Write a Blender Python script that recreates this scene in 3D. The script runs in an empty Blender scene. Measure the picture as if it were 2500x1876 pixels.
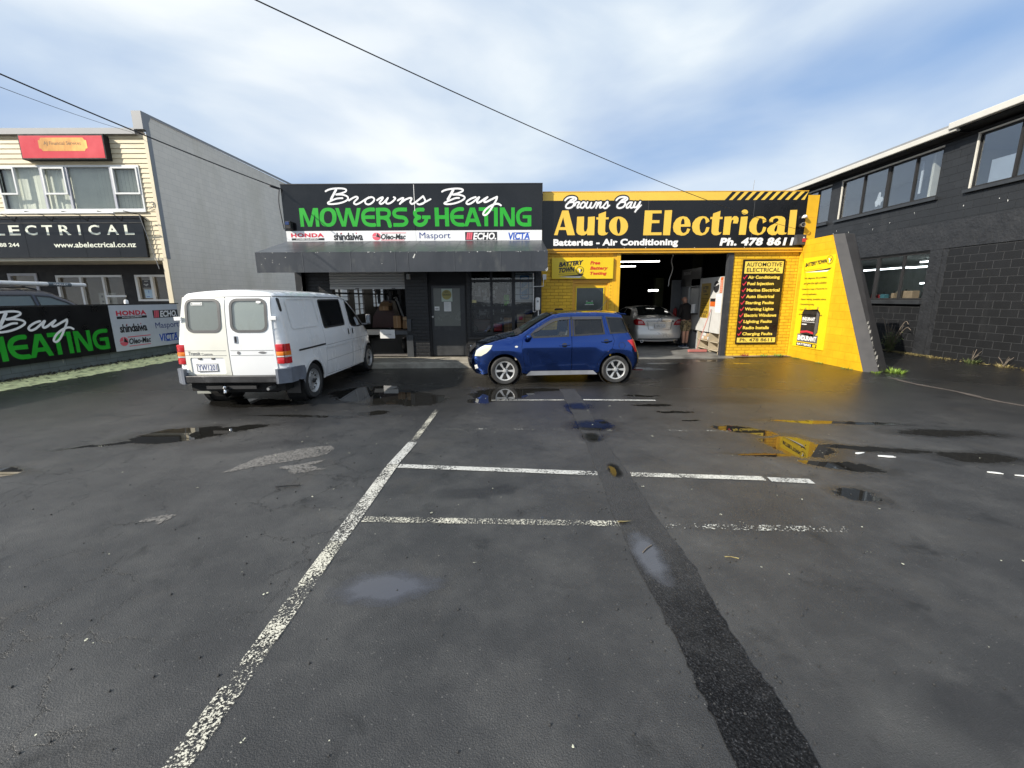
import bpy, bmesh, math, random
from mathutils import Vector, Matrix
from mathutils.geometry import delaunay_2d_cdt

random.seed(7)
SC = bpy.context.scene
COL = SC.collection
rad = math.radians

# ---------------------------------------------------------------- camera
cam_d = bpy.data.cameras.new('camera')
cam = bpy.data.objects.new('camera', cam_d)
COL.objects.link(cam)
cam_d.sensor_width = 36.0
cam_d.lens = 14.825
cam_d.clip_start = 0.05
cam_d.clip_end = 2000
_R = Vector((0.99992, -0.01108, -0.00636)); _U = Vector((0.00846, 0.20100, 0.97956)); _F = Vector((0.00958, 0.97953, -0.20107))
_m = Matrix((_R, _U, -_F)).transposed().to_4x4()
_m.translation = Vector((0, 0, 1.8))
cam.matrix_world = _m
SC.camera = cam

# ---------------------------------------------------------------- light
SUN_AZ = rad(59)      # from behind the camera, to its left
SUN_EL = rad(30.5)
to_sun = Vector((-math.sin(SUN_AZ) * math.cos(SUN_EL), -math.cos(SUN_AZ) * math.cos(SUN_EL), math.sin(SUN_EL)))
sun_d = bpy.data.lights.new('sun', 'SUN')
sun_d.energy = 5.0
sun_d.angle = rad(0.6)
sun_d.color = (1.0, 0.93, 0.82)
sun = bpy.data.objects.new('sun', sun_d)
COL.objects.link(sun)
sun.rotation_euler = to_sun.to_track_quat('Z', 'Y').to_euler()
sun.location = to_sun * 60

world = bpy.data.worlds.new('World')
SC.world = world
world.use_nodes = True
wn, wl = world.node_tree.nodes, world.node_tree.links
wn.clear()


def N(tree, typ, **kw):
    n = tree.nodes.new(typ)
    for k, v in kw.items():
        if k.startswith('i_'):
            n.inputs[k[2:].replace('_', ' ')].default_value = v
        elif k.startswith('n_'):
            n.inputs[int(k[2:])].default_value = v
        else:
            setattr(n, k, v)
    return n


def ramp(tree, stops, interp='LINEAR'):
    n = tree.nodes.new('ShaderNodeValToRGB')
    cr = n.color_ramp
    cr.interpolation = interp
    while len(cr.elements) < len(stops):
        cr.elements.new(0.5)
    for e, (p, c) in zip(cr.elements, stops):
        e.position = p
        e.color = c if len(c) == 4 else (*c, 1)
    return n


wt = world.node_tree
w_out = N(wt, 'ShaderNodeOutputWorld')
w_bg = N(wt, 'ShaderNodeBackground')
w_bg.inputs['Strength'].default_value = 0.10
w_sky = N(wt, 'ShaderNodeTexSky', sky_type='NISHITA', sun_disc=False)
w_sky.sun_elevation = SUN_EL
w_sky.sun_rotation = math.atan2(to_sun.x, to_sun.y)
w_sky.air_density = 1.0
w_sky.dust_density = 1.2
w_sky.ozone_density = 1.6
w_tc = N(wt, 'ShaderNodeTexCoord')
w_sep = N(wt, 'ShaderNodeSeparateXYZ')
wl.new(w_tc.outputs['Generated'], w_sep.inputs[0])
# flat cloud layer: direction / (height + small)
w_h = N(wt, 'ShaderNodeMath', operation='ADD'); w_h.inputs[1].default_value = 0.16
w_hm = N(wt, 'ShaderNodeMath', operation='MAXIMUM'); w_hm.inputs[1].default_value = 0.0
wl.new(w_sep.outputs['Z'], w_hm.inputs[0]); wl.new(w_hm.outputs[0], w_h.inputs[0])
w_dx = N(wt, 'ShaderNodeMath', operation='DIVIDE'); w_dy = N(wt, 'ShaderNodeMath', operation='DIVIDE')
wl.new(w_sep.outputs['X'], w_dx.inputs[0]); wl.new(w_h.outputs[0], w_dx.inputs[1])
wl.new(w_sep.outputs['Y'], w_dy.inputs[0]); wl.new(w_h.outputs[0], w_dy.inputs[1])
w_cmb = N(wt, 'ShaderNodeCombineXYZ')
wl.new(w_dx.outputs[0], w_cmb.inputs[0]); wl.new(w_dy.outputs[0], w_cmb.inputs[1])
w_map = N(wt, 'ShaderNodeMapping')
w_map.inputs['Rotation'].default_value = (0, 0, rad(-38))
w_map.inputs['Scale'].default_value = (0.85, 0.50, 1)
w_map.inputs['Location'].default_value = (3.1, 0.45, 0)
wl.new(w_cmb.outputs[0], w_map.inputs[0])
w_n1 = N(wt, 'ShaderNodeTexNoise'); w_n1.inputs['Scale'].default_value = 1.15; w_n1.inputs['Detail'].default_value = 6.0
w_n1.inputs['Roughness'].default_value = 0.45; w_n1.inputs['Distortion'].default_value = 0.55
wl.new(w_map.outputs[0], w_n1.inputs['Vector'])
w_r1 = ramp(wt, [(0.40, (0.14, 0.14, 0.14)), (0.50, (0.55, 0.55, 0.55)), (0.60, (0.97, 0.97, 0.97))], 'EASE')
wl.new(w_n1.outputs['Fac'], w_r1.inputs[0])
w_n2 = N(wt, 'ShaderNodeTexNoise'); w_n2.inputs['Scale'].default_value = 2.3; w_n2.inputs['Detail'].default_value = 9.0
w_n2.inputs['Roughness'].default_value = 0.46; w_n2.inputs['Distortion'].default_value = 0.35
w_m2 = N(wt, 'ShaderNodeMapping')
w_m2.inputs['Rotation'].default_value = (0, rad(32), 0)
w_m2.inputs['Scale'].default_value = (0.75, 1.0, 2.0)
w_m2.inputs['Location'].default_value = (1.3, 0.2, 0.4)
wl.new(w_tc.outputs['Generated'], w_m2.inputs[0])
wl.new(w_m2.outputs[0], w_n2.inputs['Vector'])
w_r2 = ramp(wt, [(0.3, (4.8, 5.6, 6.8)), (0.5, (6.2, 6.9, 7.5)), (0.64, (7.4, 7.8, 8.0))])
wl.new(w_n2.outputs['Fac'], w_r2.inputs[0])
# clearer blue of the open sky between the clouds
w_blue = N(wt, 'ShaderNodeMix', data_type='RGBA', blend_type='MIX')
w_blue.inputs[0].default_value = 0.72
w_blue.inputs[7].default_value = (1.9, 3.4, 6.2, 1)
wl.new(w_sky.outputs[0], w_blue.inputs[6])
# long cloud bands: coverage varies across them, direction and stops fitted to image pixels
w_dot = N(wt, 'ShaderNodeVectorMath', operation='DOT_PRODUCT'); w_dot.inputs[1].default_value = (0.788, 0.615, 0)
wl.new(w_cmb.outputs[0], w_dot.inputs[0])
w_wp = N(wt, 'ShaderNodeMath', operation='MULTIPLY_ADD'); w_wp.inputs[1].default_value = 0.60
wl.new(w_n1.outputs['Fac'], w_wp.inputs[0]); wl.new(w_dot.outputs['Value'], w_wp.inputs[2])
w_sc = N(wt, 'ShaderNodeMapRange'); w_sc.inputs['From Min'].default_value = -0.20; w_sc.inputs['From Max'].default_value = 3.30
wl.new(w_wp.outputs[0], w_sc.inputs['Value'])
w_band = ramp(wt, [(0.0, (.62,) * 3), (.20, (.74,) * 3), (.30, (.50,) * 3), (.43, (.82,) * 3), (.515, (.97,) * 3), (.585, (.74,) * 3), (.663, (.06,) * 3), (.75, (.55,) * 3), (.84, (.78,) * 3), (1.0, (.62,) * 3)], 'B_SPLINE')
wl.new(w_sc.outputs[0], w_band.inputs[0])
w_cov = N(wt, 'ShaderNodeMath', operation='ADD', use_clamp=True)
w_n2s = N(wt, 'ShaderNodeMath', operation='MULTIPLY_ADD'); w_n2s.inputs[1].default_value = 1.7; w_n2s.inputs[2].default_value = -0.86
wl.new(w_n2.outputs['Fac'], w_n2s.inputs[0])
wl.new(w_band.outputs[0], w_cov.inputs[0]); wl.new(w_n2s.outputs[0], w_cov.inputs[1])
w_mix = N(wt, 'ShaderNodeMix', data_type='RGBA', blend_type='MIX')
wl.new(w_cov.outputs[0], w_mix.inputs[0])
wl.new(w_blue.outputs[2], w_mix.inputs[6])
wl.new(w_r2.outputs[0], w_mix.inputs[7])
wl.new(w_mix.outputs[2], w_bg.inputs['Color'])
wl.new(w_bg.outputs[0], w_out.inputs[0])

SC.view_settings.view_transform = 'Standard'
SC.view_settings.look = 'None'
SC.view_settings.exposure = 0.40
SC.view_settings.gamma = 1.0
try:
    SC.view_settings.use_curve_mapping = False
except Exception:
    pass
SC.render.engine = 'CYCLES'
SC.cycles.max_bounces = 8
SC.cycles.transparent_max_bounces = 12


# ---------------------------------------------------------------- materials
def new_mat(name):
    m = bpy.data.materials.new(name)
    m.use_nodes = True
    t = m.node_tree
    t.nodes.clear()
    o = N(t, 'ShaderNodeOutputMaterial')
    b = N(t, 'ShaderNodeBsdfPrincipled')
    t.links.new(b.outputs[0], o.inputs[0])
    return m, t, b, o


def mat(name, col, rough=0.6, met=0.0, spec=0.5, var=0.12, vs=3.0, bump=0.0, bs=90.0, coat=0.0, dirt=None, dirt_s=1.2, dirt_lo=0.52, dirt_hi=0.7, stretch=(1, 1, 1), flake=0.0):
    m, t, b, o = new_mat(name)
    tc = N(t, 'ShaderNodeTexCoord')
    mp = N(t, 'ShaderNodeMapping')
    mp.inputs['Scale'].default_value = stretch
    t.links.new(tc.outputs['Object'], mp.inputs[0])
    n = N(t, 'ShaderNodeTexNoise', i_Scale=vs, i_Detail=6.0, i_Roughness=0.6)
    t.links.new(mp.outputs[0], n.inputs['Vector'])
    lo = tuple(max(0, c * (1 - var)) for c in col)
    hi = tuple(min(1, c * (1 + var)) for c in col)
    r = ramp(t, [(0.3, lo), (0.7, hi)])
    t.links.new(n.outputs['Fac'], r.inputs[0])
    csock = r.outputs[0]
    if dirt:
        n2 = N(t, 'ShaderNodeTexNoise', i_Scale=dirt_s, i_Detail=8.0, i_Roughness=0.68)
        t.links.new(mp.outputs[0], n2.inputs['Vector'])
        r2 = ramp(t, [(dirt_lo, (0, 0, 0)), (dirt_hi, (1, 1, 1))])
        t.links.new(n2.outputs['Fac'], r2.inputs[0])
        mx = N(t, 'ShaderNodeMix', data_type='RGBA')
        t.links.new(r2.outputs[0], mx.inputs[0]); t.links.new(csock, mx.inputs[6])
        mx.inputs[7].default_value = (*dirt, 1)
        csock = mx.outputs[2]
    t.links.new(csock, b.inputs['Base Color'])
    rr = ramp(t, [(0.3, (rough * 0.85,) * 3), (0.7, (min(1, rough * 1.15),) * 3)])
    t.links.new(n.outputs['Fac'], rr.inputs[0])
    t.links.new(rr.outputs[0], b.inputs['Roughness'])
    b.inputs['Metallic'].default_value = met
    b.inputs['Specular IOR Level'].default_value = spec
    b.inputs['Coat Weight'].default_value = coat
    b.inputs['Coat Roughness'].default_value = 0.03
    if bump:
        n3 = N(t, 'ShaderNodeTexNoise', i_Scale=bs, i_Detail=4.0)
        t.links.new(mp.outputs[0], n3.inputs['Vector'])
        bp = N(t, 'ShaderNodeBump', i_Strength=bump, i_Distance=0.02)
        t.links.new(n3.outputs['Fac'], bp.inputs['Height'])
        t.links.new(bp.outputs[0], b.inputs['Normal'])
    return m


def brick(name, col, mortar, bw, bh, axis='x', msize=0.012, rough=0.55, var=0.12, bump=0.5, dirt=None, spec=0.4, dirt_lo=0.55, dirt_hi=0.75, dirt_s=0.9, grime=0.25):
    m, t, b, o = new_mat(name)
    tc = N(t, 'ShaderNodeTexCoord')
    sp = N(t, 'ShaderNodeSeparateXYZ'); t.links.new(tc.outputs['Object'], sp.inputs[0])
    cb = N(t, 'ShaderNodeCombineXYZ')
    t.links.new(sp.outputs['X' if axis == 'x' else 'Y'], cb.inputs[0])
    t.links.new(sp.outputs['Z'], cb.inputs[1])
    wob = N(t, 'ShaderNodeTexNoise', i_Scale=9.0, i_Detail=3.0)
    t.links.new(tc.outputs['Object'], wob.inputs['Vector'])
    wv = N(t, 'ShaderNodeVectorMath', operation='SCALE'); wv.inputs['Scale'].default_value = 0.012
    t.links.new(wob.outputs['Color'], wv.inputs[0])
    av = N(t, 'ShaderNodeVectorMath', operation='ADD')
    t.links.new(cb.outputs[0], av.inputs[0]); t.links.new(wv.outputs[0], av.inputs[1])
    bt = N(t, 'ShaderNodeTexBrick')
    bt.offset = 0.5
    bt.inputs['Scale'].default_value = 1.0
    bt.inputs['Brick Width'].default_value = bw
    bt.inputs['Row Height'].default_value = bh
    bt.inputs['Mortar Size'].default_value = msize
    bt.inputs['Mortar Smooth'].default_value = 0.35
    bt.inputs['Bias'].default_value = -0.1
    bt.inputs['Color1'].default_value = (*[c * (1 - var) for c in col], 1)
    bt.inputs['Color2'].default_value = (*[min(1, c * (1 + var)) for c in col], 1)
    bt.inputs['Mortar'].default_value = (*mortar, 1)
    t.links.new(av.outputs[0], bt.inputs['Vector'])
    n = N(t, 'ShaderNodeTexNoise', i_Scale=2.2, i_Detail=7.0, i_Roughness=0.65)
    t.links.new(tc.outputs['Object'], n.inputs['Vector'])
    r = ramp(t, [(0.3, (1 - grime,) * 3), (0.65, (1, 1, 1))])
    t.links.new(n.outputs['Fac'], r.inputs[0])
    mx = N(t, 'ShaderNodeMix', data_type='RGBA', blend_type='MULTIPLY'); mx.inputs[0].default_value = 1
    t.links.new(bt.outputs['Color'], mx.inputs[6]); t.links.new(r.outputs[0], mx.inputs[7])
    cs = mx.outputs[2]
    if dirt:
        mp = N(t, 'ShaderNodeMapping'); mp.inputs['Scale'].default_value = (1, 1, 0.25)
        t.links.new(tc.outputs['Object'], mp.inputs[0])
        n2 = N(t, 'ShaderNodeTexNoise', i_Scale=dirt_s, i_Detail=9.0, i_Roughness=0.7)
        t.links.new(mp.outputs[0], n2.inputs['Vector'])
        r2 = ramp(t, [(dirt_lo, (0, 0, 0)), (dirt_hi, (1, 1, 1))])
        t.links.new(n2.outputs['Fac'], r2.inputs[0])
        m2 = N(t, 'ShaderNodeMix', data_type='RGBA')
        t.links.new(r2.outputs[0], m2.inputs[0]); t.links.new(cs, m2.inputs[6]); m2.inputs[7].default_value = (*dirt, 1)
        cs = m2.outputs[2]
    t.links.new(cs, b.inputs['Base Color'])
    b.inputs['Roughness'].default_value = rough
    b.inputs['Specular IOR Level'].default_value = spec
    inv = N(t, 'ShaderNodeMath', operation='SUBTRACT'); inv.inputs[0].default_value = 1
    t.links.new(bt.outputs['Fac'], inv.inputs[1])
    ad = N(t, 'ShaderNodeMath', operation='MULTIPLY_ADD'); ad.inputs[1].default_value = 0.35
    n4 = N(t, 'ShaderNodeTexNoise', i_Scale=40.0, i_Detail=5.0); t.links.new(tc.outputs['Object'], n4.inputs['Vector'])
    t.links.new(n4.outputs['Fac'], ad.inputs[0]); t.links.new(inv.outputs[0], ad.inputs[2])
    bp = N(t, 'ShaderNodeBump', i_Strength=bump, i_Distance=0.012)
    t.links.new(ad.outputs[0], bp.inputs['Height'])
    t.links.new(bp.outputs[0], b.inputs['Normal'])
    return m


def glass(name, tint=(0.6, 0.65, 0.65), refl=1.0, rough=0.01, ior=1.5, base=None):
    m = bpy.data.materials.new(name)
    m.use_nodes = True
    t = m.node_tree
    t.nodes.clear()
    o = N(t, 'ShaderNodeOutputMaterial')
    tr = N(t, 'ShaderNodeBsdfTransparent'); tr.inputs[0].default_value = (*tint, 1)
    gl = N(t, 'ShaderNodeBsdfGlossy'); gl.inputs['Roughness'].default_value = rough
    lw = N(t, 'ShaderNodeLayerWeight'); lw.inputs['Blend'].default_value = 0.5
    pw = N(t, 'ShaderNodeMath', operation='POWER'); pw.inputs[1].default_value = 5.0; t.links.new(lw.outputs['Facing'], pw.inputs[0])
    fr = N(t, 'ShaderNodeMath', operation='MULTIPLY_ADD'); fr.inputs[1].default_value = 0.95; fr.inputs[2].default_value = 0.045; t.links.new(pw.outputs[0], fr.inputs[0])
    mp = N(t, 'ShaderNodeMath', operation='MULTIPLY'); mp.inputs[1].default_value = refl; mp.use_clamp = True
    tc = N(t, 'ShaderNodeTexCoord')
    nz = N(t, 'ShaderNodeTexNoise', i_Scale=1.3, i_Detail=1.0)
    t.links.new(tc.outputs['Object'], nz.inputs['Vector'])
    bp = N(t, 'ShaderNodeBump', i_Strength=0.04, i_Distance=0.05)
    t.links.new(nz.outputs['Fac'], bp.inputs['Height']); t.links.new(bp.outputs[0], gl.inputs['Normal'])
    t.links.new(fr.outputs[0], mp.inputs[0])
    mx = N(t, 'ShaderNodeMixShader')
    t.links.new(mp.outputs[0], mx.inputs[0]); t.links.new(tr.outputs[0], mx.inputs[1]); t.links.new(gl.outputs[0], mx.inputs[2])
    src = mx.outputs[0]
    if base:
        df = N(t, 'ShaderNodeBsdfDiffuse'); df.inputs[0].default_value = (*base[0], 1)
        m2 = N(t, 'ShaderNodeMixShader'); m2.inputs[0].default_value = base[1]
        t.links.new(src, m2.inputs[1]); t.links.new(df.outputs[0], m2.inputs[2]); src = m2.outputs[0]
    t.links.new(src, o.inputs[0])
    return m


def lamp_mat(name, col, strength):
    m, t, b, o = new_mat(name)
    b.inputs['Base Color'].default_value = (0.8, 0.8, 0.8, 1)
    tc = N(t, 'ShaderNodeTexCoord'); n = N(t, 'ShaderNodeTexNoise', i_Scale=2.0); t.links.new(tc.outputs['Object'], n.inputs['Vector'])
    r = ramp(t, [(0, tuple(c * 0.96 for c in col)), (1, col)]); t.links.new(n.outputs['Fac'], r.inputs[0])
    t.links.new(r.outputs[0], b.inputs['Emission Color'])
    b.inputs['Emission Strength'].default_value = strength
    return m


def worn_paint(name, col, thr, scale=55.0, along=0.55):
    """Painted line with the asphalt showing through where the paint has worn off."""
    m, t, b, o = new_mat(name)
    tc = N(t, 'ShaderNodeTexCoord')
    n1 = N(t, 'ShaderNodeTexNoise', i_Scale=scale, i_Detail=5.0, i_Roughness=0.7)
    n2 = N(t, 'ShaderNodeTexNoise', i_Scale=3.2, i_Detail=3.0)
    vo = N(t, 'ShaderNodeTexVoronoi', i_Scale=scale * 1.1)
    for q in (n1, n2, vo):
        t.links.new(tc.outputs['Object'], q.inputs['Vector'])
    a = N(t, 'ShaderNodeMath', operation='MULTIPLY_ADD'); a.inputs[1].default_value = along
    t.links.new(n2.outputs['Fac'], a.inputs[0]); t.links.new(n1.outputs['Fac'], a.inputs[2])
    a2 = N(t, 'ShaderNodeMath', operation='MULTIPLY_ADD'); a2.inputs[1].default_value = -0.25
    t.links.new(vo.outputs['Distance'], a2.inputs[0]); t.links.new(a.outputs[0], a2.inputs[2])
    r = ramp(t, [(thr - 0.02, (0, 0, 0)), (thr + 0.02, (1, 1, 1))]); t.links.new(a2.outputs[0], r.inputs[0])
    tr = N(t, 'ShaderNodeBsdfTransparent')
    mx = N(t, 'ShaderNodeMixShader')
    t.links.new(r.outputs[0], mx.inputs[0]); t.links.new(tr.outputs[0], mx.inputs[1]); t.links.new(b.outputs[0], mx.inputs[2])
    t.links.new(mx.outputs[0], o.inputs[0])
    rc = ramp(t, [(0.35, tuple(c * 0.72 for c in col)), (0.6, col)]); t.links.new(n1.outputs['Fac'], rc.inputs[0])
    t.links.new(rc.outputs[0], b.inputs['Base Color'])
    b.inputs['Roughness'].default_value = 0.6
    return m


# ---------------------------------------------------------------- geometry helpers
class MB:
    def __init__(self):
        self.v = []; self.f = []

    def add(self, vs, fs):
        b = len(self.v)
        self.v += [tuple(p) for p in vs]
        self.f += [tuple(i + b for i in f) for f in fs]
        return self

    def box(self, x0, x1, y0, y1, z0, z1, bev=0.0):
        if x1 < x0: x0, x1 = x1, x0
        if y1 < y0: y0, y1 = y1, y0
        if z1 < z0: z0, z1 = z1, z0
        if bev > 0:
            e = min(bev, (x1 - x0) * .45, (y1 - y0) * .45, (z1 - z0) * .45)
            bm = bmesh.new()
            bmesh.ops.create_cube(bm, size=1)
            for q in bm.verts:
                q.co = Vector(((x0 + x1) / 2 + q.co.x * (x1 - x0), (y0 + y1) / 2 + q.co.y * (y1 - y0), (z0 + z1) / 2 + q.co.z * (z1 - z0)))
            bmesh.ops.bevel(bm, geom=bm.edges[:], offset=e, segments=2, affect='EDGES', profile=0.5)
            bm.verts.ensure_lookup_table()
            self.add([q.co[:] for q in bm.verts], [[w.index for w in f.verts] for f in bm.faces])
            bm.free()
            return self
        vs = [(x, y, z) for z in (z0, z1) for y in (y0, y1) for x in (x0, x1)]
        return self.add(vs, [(0, 2, 3, 1), (4, 5, 7, 6), (0, 1, 5, 4), (2, 6, 7, 3), (0, 4, 6, 2), (1, 3, 7, 5)])

    def quad(self, a, b, c, d):
        return self.add([a, b, c, d], [(0, 1, 2, 3)])

    def tube(self, pts, r, n=8, cap=True):
        pts = [Vector(p) for p in pts]
        rs = r if isinstance(r, (list, tuple)) else [r] * len(pts)
        rings = []
        prev = None
        for i, p in enumerate(pts):
            a = pts[max(0, i - 1)]; c = pts[min(len(pts) - 1, i + 1)]
            d = (c - a).normalized()
            if prev is None:
                ref = Vector((0, 0, 1)) if abs(d.z) < .9 else Vector((1, 0, 0))
                u = d.cross(ref).normalized()
            else:
                u = (prev - d * prev.dot(d)).normalized()
            prev = u
            w = d.cross(u)
            rings.append([p + (u * math.cos(2 * math.pi * k / n) + w * math.sin(2 * math.pi * k / n)) * rs[i] for k in range(n)])
        b = len(self.v)
        for rg in rings:
            self.v += [tuple(q) for q in rg]
        for i in range(len(rings) - 1):
            for k in range(n):
                self.f.append((b + i * n + k, b + i * n + (k + 1) % n, b + (i + 1) * n + (k + 1) % n, b + (i + 1) * n + k))
        if cap:
            self.f.append(tuple(b + k for k in range(n))[::-1])
            self.f.append(tuple(b + (len(rings) - 1) * n + k for k in range(n)))
        return self

    def lathe(self, prof, c, axis, n=24, closed=False):
        """prof: (radius, along); c centre; axis unit vector."""
        ax = Vector(axis).normalized(); c = Vector(c)
        ref = Vector((0, 0, 1)) if abs(ax.z) < .9 else Vector((1, 0, 0))
        u = ax.cross(ref).normalized(); w = ax.cross(u)
        b = len(self.v); m = len(prof)
        for k in range(n):
            t = 2 * math.pi * k / n
            d = u * math.cos(t) + w * math.sin(t)
            for (r, a) in prof:
                self.v.append(tuple(c + d * r + ax * a))
        for k in range(n):
            k2 = (k + 1) % n
            for i in range(m if closed else m - 1):
                j = (i + 1) % m
                self.f.append((b + k * m + i, b + k2 * m + i, b + k2 * m + j, b + k * m + j))
        return self

    def prism(self, poly, P, d):
        """poly: 2-D outline, P: maps (a,b) -> 3-D, d: extrusion vector (both ends capped)."""
        vs, fs = fill2d([poly])
        d = Vector(d); n = len(vs)
        A = [Vector(P(*q)) for q in vs]
        b0 = len(self.v)
        self.add(A, fs); self.add([q + d for q in A], [f[::-1] for f in fs])
        O = [Vector(P(*q)) for q in poly]; m = len(O)
        self.add(O + [q + d for q in O], [(i, (i + 1) % m, m + (i + 1) % m, m + i) for i in range(m)])
        return self

    def sheet(self, polys, holes, P, eps=0.0, nrm=None):
        vs, fs = fill2d(polys, holes)
        off = Vector(nrm) * eps if nrm else Vector((0, 0, 0))
        self.add([Vector(P(*q)) + off for q in vs], fs)
        return self

    def ball(self, c, rx, ry=None, rz=None, n=12, m=8):
        ry = rx if ry is None else ry; rz = rx if rz is None else rz
        b = len(self.v)
        for i in range(m + 1):
            ph = math.pi * i / m
            for k in range(n):
                th = 2 * math.pi * k / n
                self.v.append((c[0] + rx * math.sin(ph) * math.cos(th), c[1] + ry * math.sin(ph) * math.sin(th), c[2] + rz * math.cos(ph)))
        for i in range(m):
            for k in range(n):
                self.f.append((b + i * n + k, b + i * n + (k + 1) % n, b + (i + 1) * n + (k + 1) % n, b + (i + 1) * n + k))
        return self

    def build(self, name, material, parent=None, world=True, smooth=False, label=None, kind=None, cat=None, group=None):
        me = bpy.data.meshes.new(name)
        off = Vector((0, 0, 0))
        if parent is not None and world:
            q = parent
            while q is not None:
                off += q.location; q = q.parent
        me.from_pydata([(p[0] - off.x, p[1] - off.y, p[2] - off.z) for p in self.v], [], self.f)
        me.validate()
        me.materials.append(material)
        if smooth:
            me.polygons.foreach_set('use_smooth', [True] * len(me.polygons))
            if smooth != 'all':
                try:
                    me.set_sharp_from_angle(angle=rad(smooth if smooth is not True else 38))
                except Exception:
                    pass
        o = bpy.data.objects.new(name, me)
        COL.objects.link(o)
        if parent is not None:
            o.parent = parent
        for k, v in (('label', label), ('kind', kind), ('category', cat), ('group', group)):
            if v: o[k] = v
        return o


def thing(name, label, cat, loc=(0, 0, 0), rz=0.0, group=None):
    o = bpy.data.objects.new(name, None)
    o.empty_display_size = 0.2
    COL.objects.link(o)
    o.location = loc
    o.rotation_euler = (0, 0, rz)
    o['label'] = label; o['category'] = cat
    if group: o['group'] = group
    return o


def inside(p, poly):
    x, y = p; c = False; j = len(poly) - 1
    for i in range(len(poly)):
        xi, yi = poly[i]; xj, yj = poly[j]
        if (yi > y) != (yj > y) and x < (xj - xi) * (y - yi) / (yj - yi) + xi:
            c = not c
        j = i
    return c


def fill2d(polys, holes=(), extra=()):
    V = []; E = []
    for p in list(polys) + list(holes):
        b = len(V); n = len(p)
        V += [Vector((a[0], a[1])) for a in p]
        E += [(b + i, b + (i + 1) % n) for i in range(n)]
    V += [Vector((q[0], q[1])) for q in extra]
    vo, eo, fo, _a, _b, _c = delaunay_2d_cdt(V, E, [], 0, 1e-6)
    def bb(p): return (min(q[0] for q in p), min(q[1] for q in p), max(q[0] for q in p), max(q[1] for q in p))
    PB = [(p, bb(p)) for p in polys]; HB = [(p, bb(p)) for p in holes]
    out = []
    for f in fo:
        cx = sum(vo[i][0] for i in f) / len(f); cy = sum(vo[i][1] for i in f) / len(f)
        if any(b[0] <= cx <= b[2] and b[1] <= cy <= b[3] and inside((cx, cy), p) for p, b in PB) and not any(b[0] <= cx <= b[2] and b[1] <= cy <= b[3] and inside((cx, cy), p) for p, b in HB):
            out.append(tuple(f))
    return [(q[0], q[1]) for q in vo], out


def catmull(pts, n=5, closed=False):
    m = len(pts); out = []
    if m < 3: return list(pts)
    for i in range(m if closed else m - 1):
        if closed:
            p0, p1, p2, p3 = pts[(i - 1) % m], pts[i], pts[(i + 1) % m], pts[(i + 2) % m]
        else:
            p0, p1, p2, p3 = pts[max(0, i - 1)], pts[i], pts[i + 1], pts[min(m - 1, i + 2)]
        for k in range(n):
            t = k / n
            out.append(tuple(0.5 * (2 * b + (c - a) * t + (2 * a - 5 * b + 4 * c - d) * t * t + (3 * b - a - 3 * c + d) * t ** 3) for a, b, c, d in zip(p0, p1, p2, p3)))
    if not closed: out.append(tuple(pts[-1]))
    return out


def ribbon(pts, w, cap=True, smooth=True, n=4):
    P = catmull(pts, n) if smooth else list(pts)
    out = []
    h = w / 2
    for a, b in zip(P, P[1:]):
        dx, dy = b[0] - a[0], b[1] - a[1]
        L = math.hypot(dx, dy)
        if L < 1e-7: continue
        nx, ny = -dy / L * h, dx / L * h
        out.append([(a[0] + nx, a[1] + ny), (a[0] - nx, a[1] - ny), (b[0] - nx, b[1] - ny), (b[0] + nx, b[1] + ny)])
    for i, p in enumerate(P):
        if (i == 0 or i == len(P) - 1) and not cap: continue
        out.append([(p[0] + h * math.cos(math.pi * k / 5), p[1] + h * math.sin(math.pi * k / 5)) for k in range(10)])
    return out


def glyph_polys(items):
    polys, holes = [], []
    for it in items:
        if it[0] == 'p': polys.append(it[1])
        elif it[0] == 'h': holes.append(it[1])
        elif it[0] == 's': polys += ribbon(it[1], it[2], cap=False)
        elif it[0] == 'b': polys += ribbon(it[1], it[2], cap=False, smooth=False)
    return polys, holes


def facade(Y):   # (x, z) on a wall that faces the camera
    return lambda a, b: (a, Y, b)


def circle(cx, cy, r, n=24, ry=None):
    ry = r if ry is None else ry
    return [(cx + r * math.cos(2 * math.pi * k / n), cy + ry * math.sin(2 * math.pi * k / n)) for k in range(n)]


def rect(x0, y0, x1, y1):
    return [(x0, y0), (x1, y0), (x1, y1), (x0, y1)]


def rrect(x0, y0, x1, y1, r, n=4):
    out = []
    for cx, cy, a in ((x1 - r, y1 - r, 0), (x0 + r, y1 - r, 90), (x0 + r, y0 + r, 180), (x1 - r, y0 + r, 270)):
        for k in range(n + 1):
            t = rad(a + 90 * k / n)
            out.append((cx + r * math.cos(t), cy + r * math.sin(t)))
    return out


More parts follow.
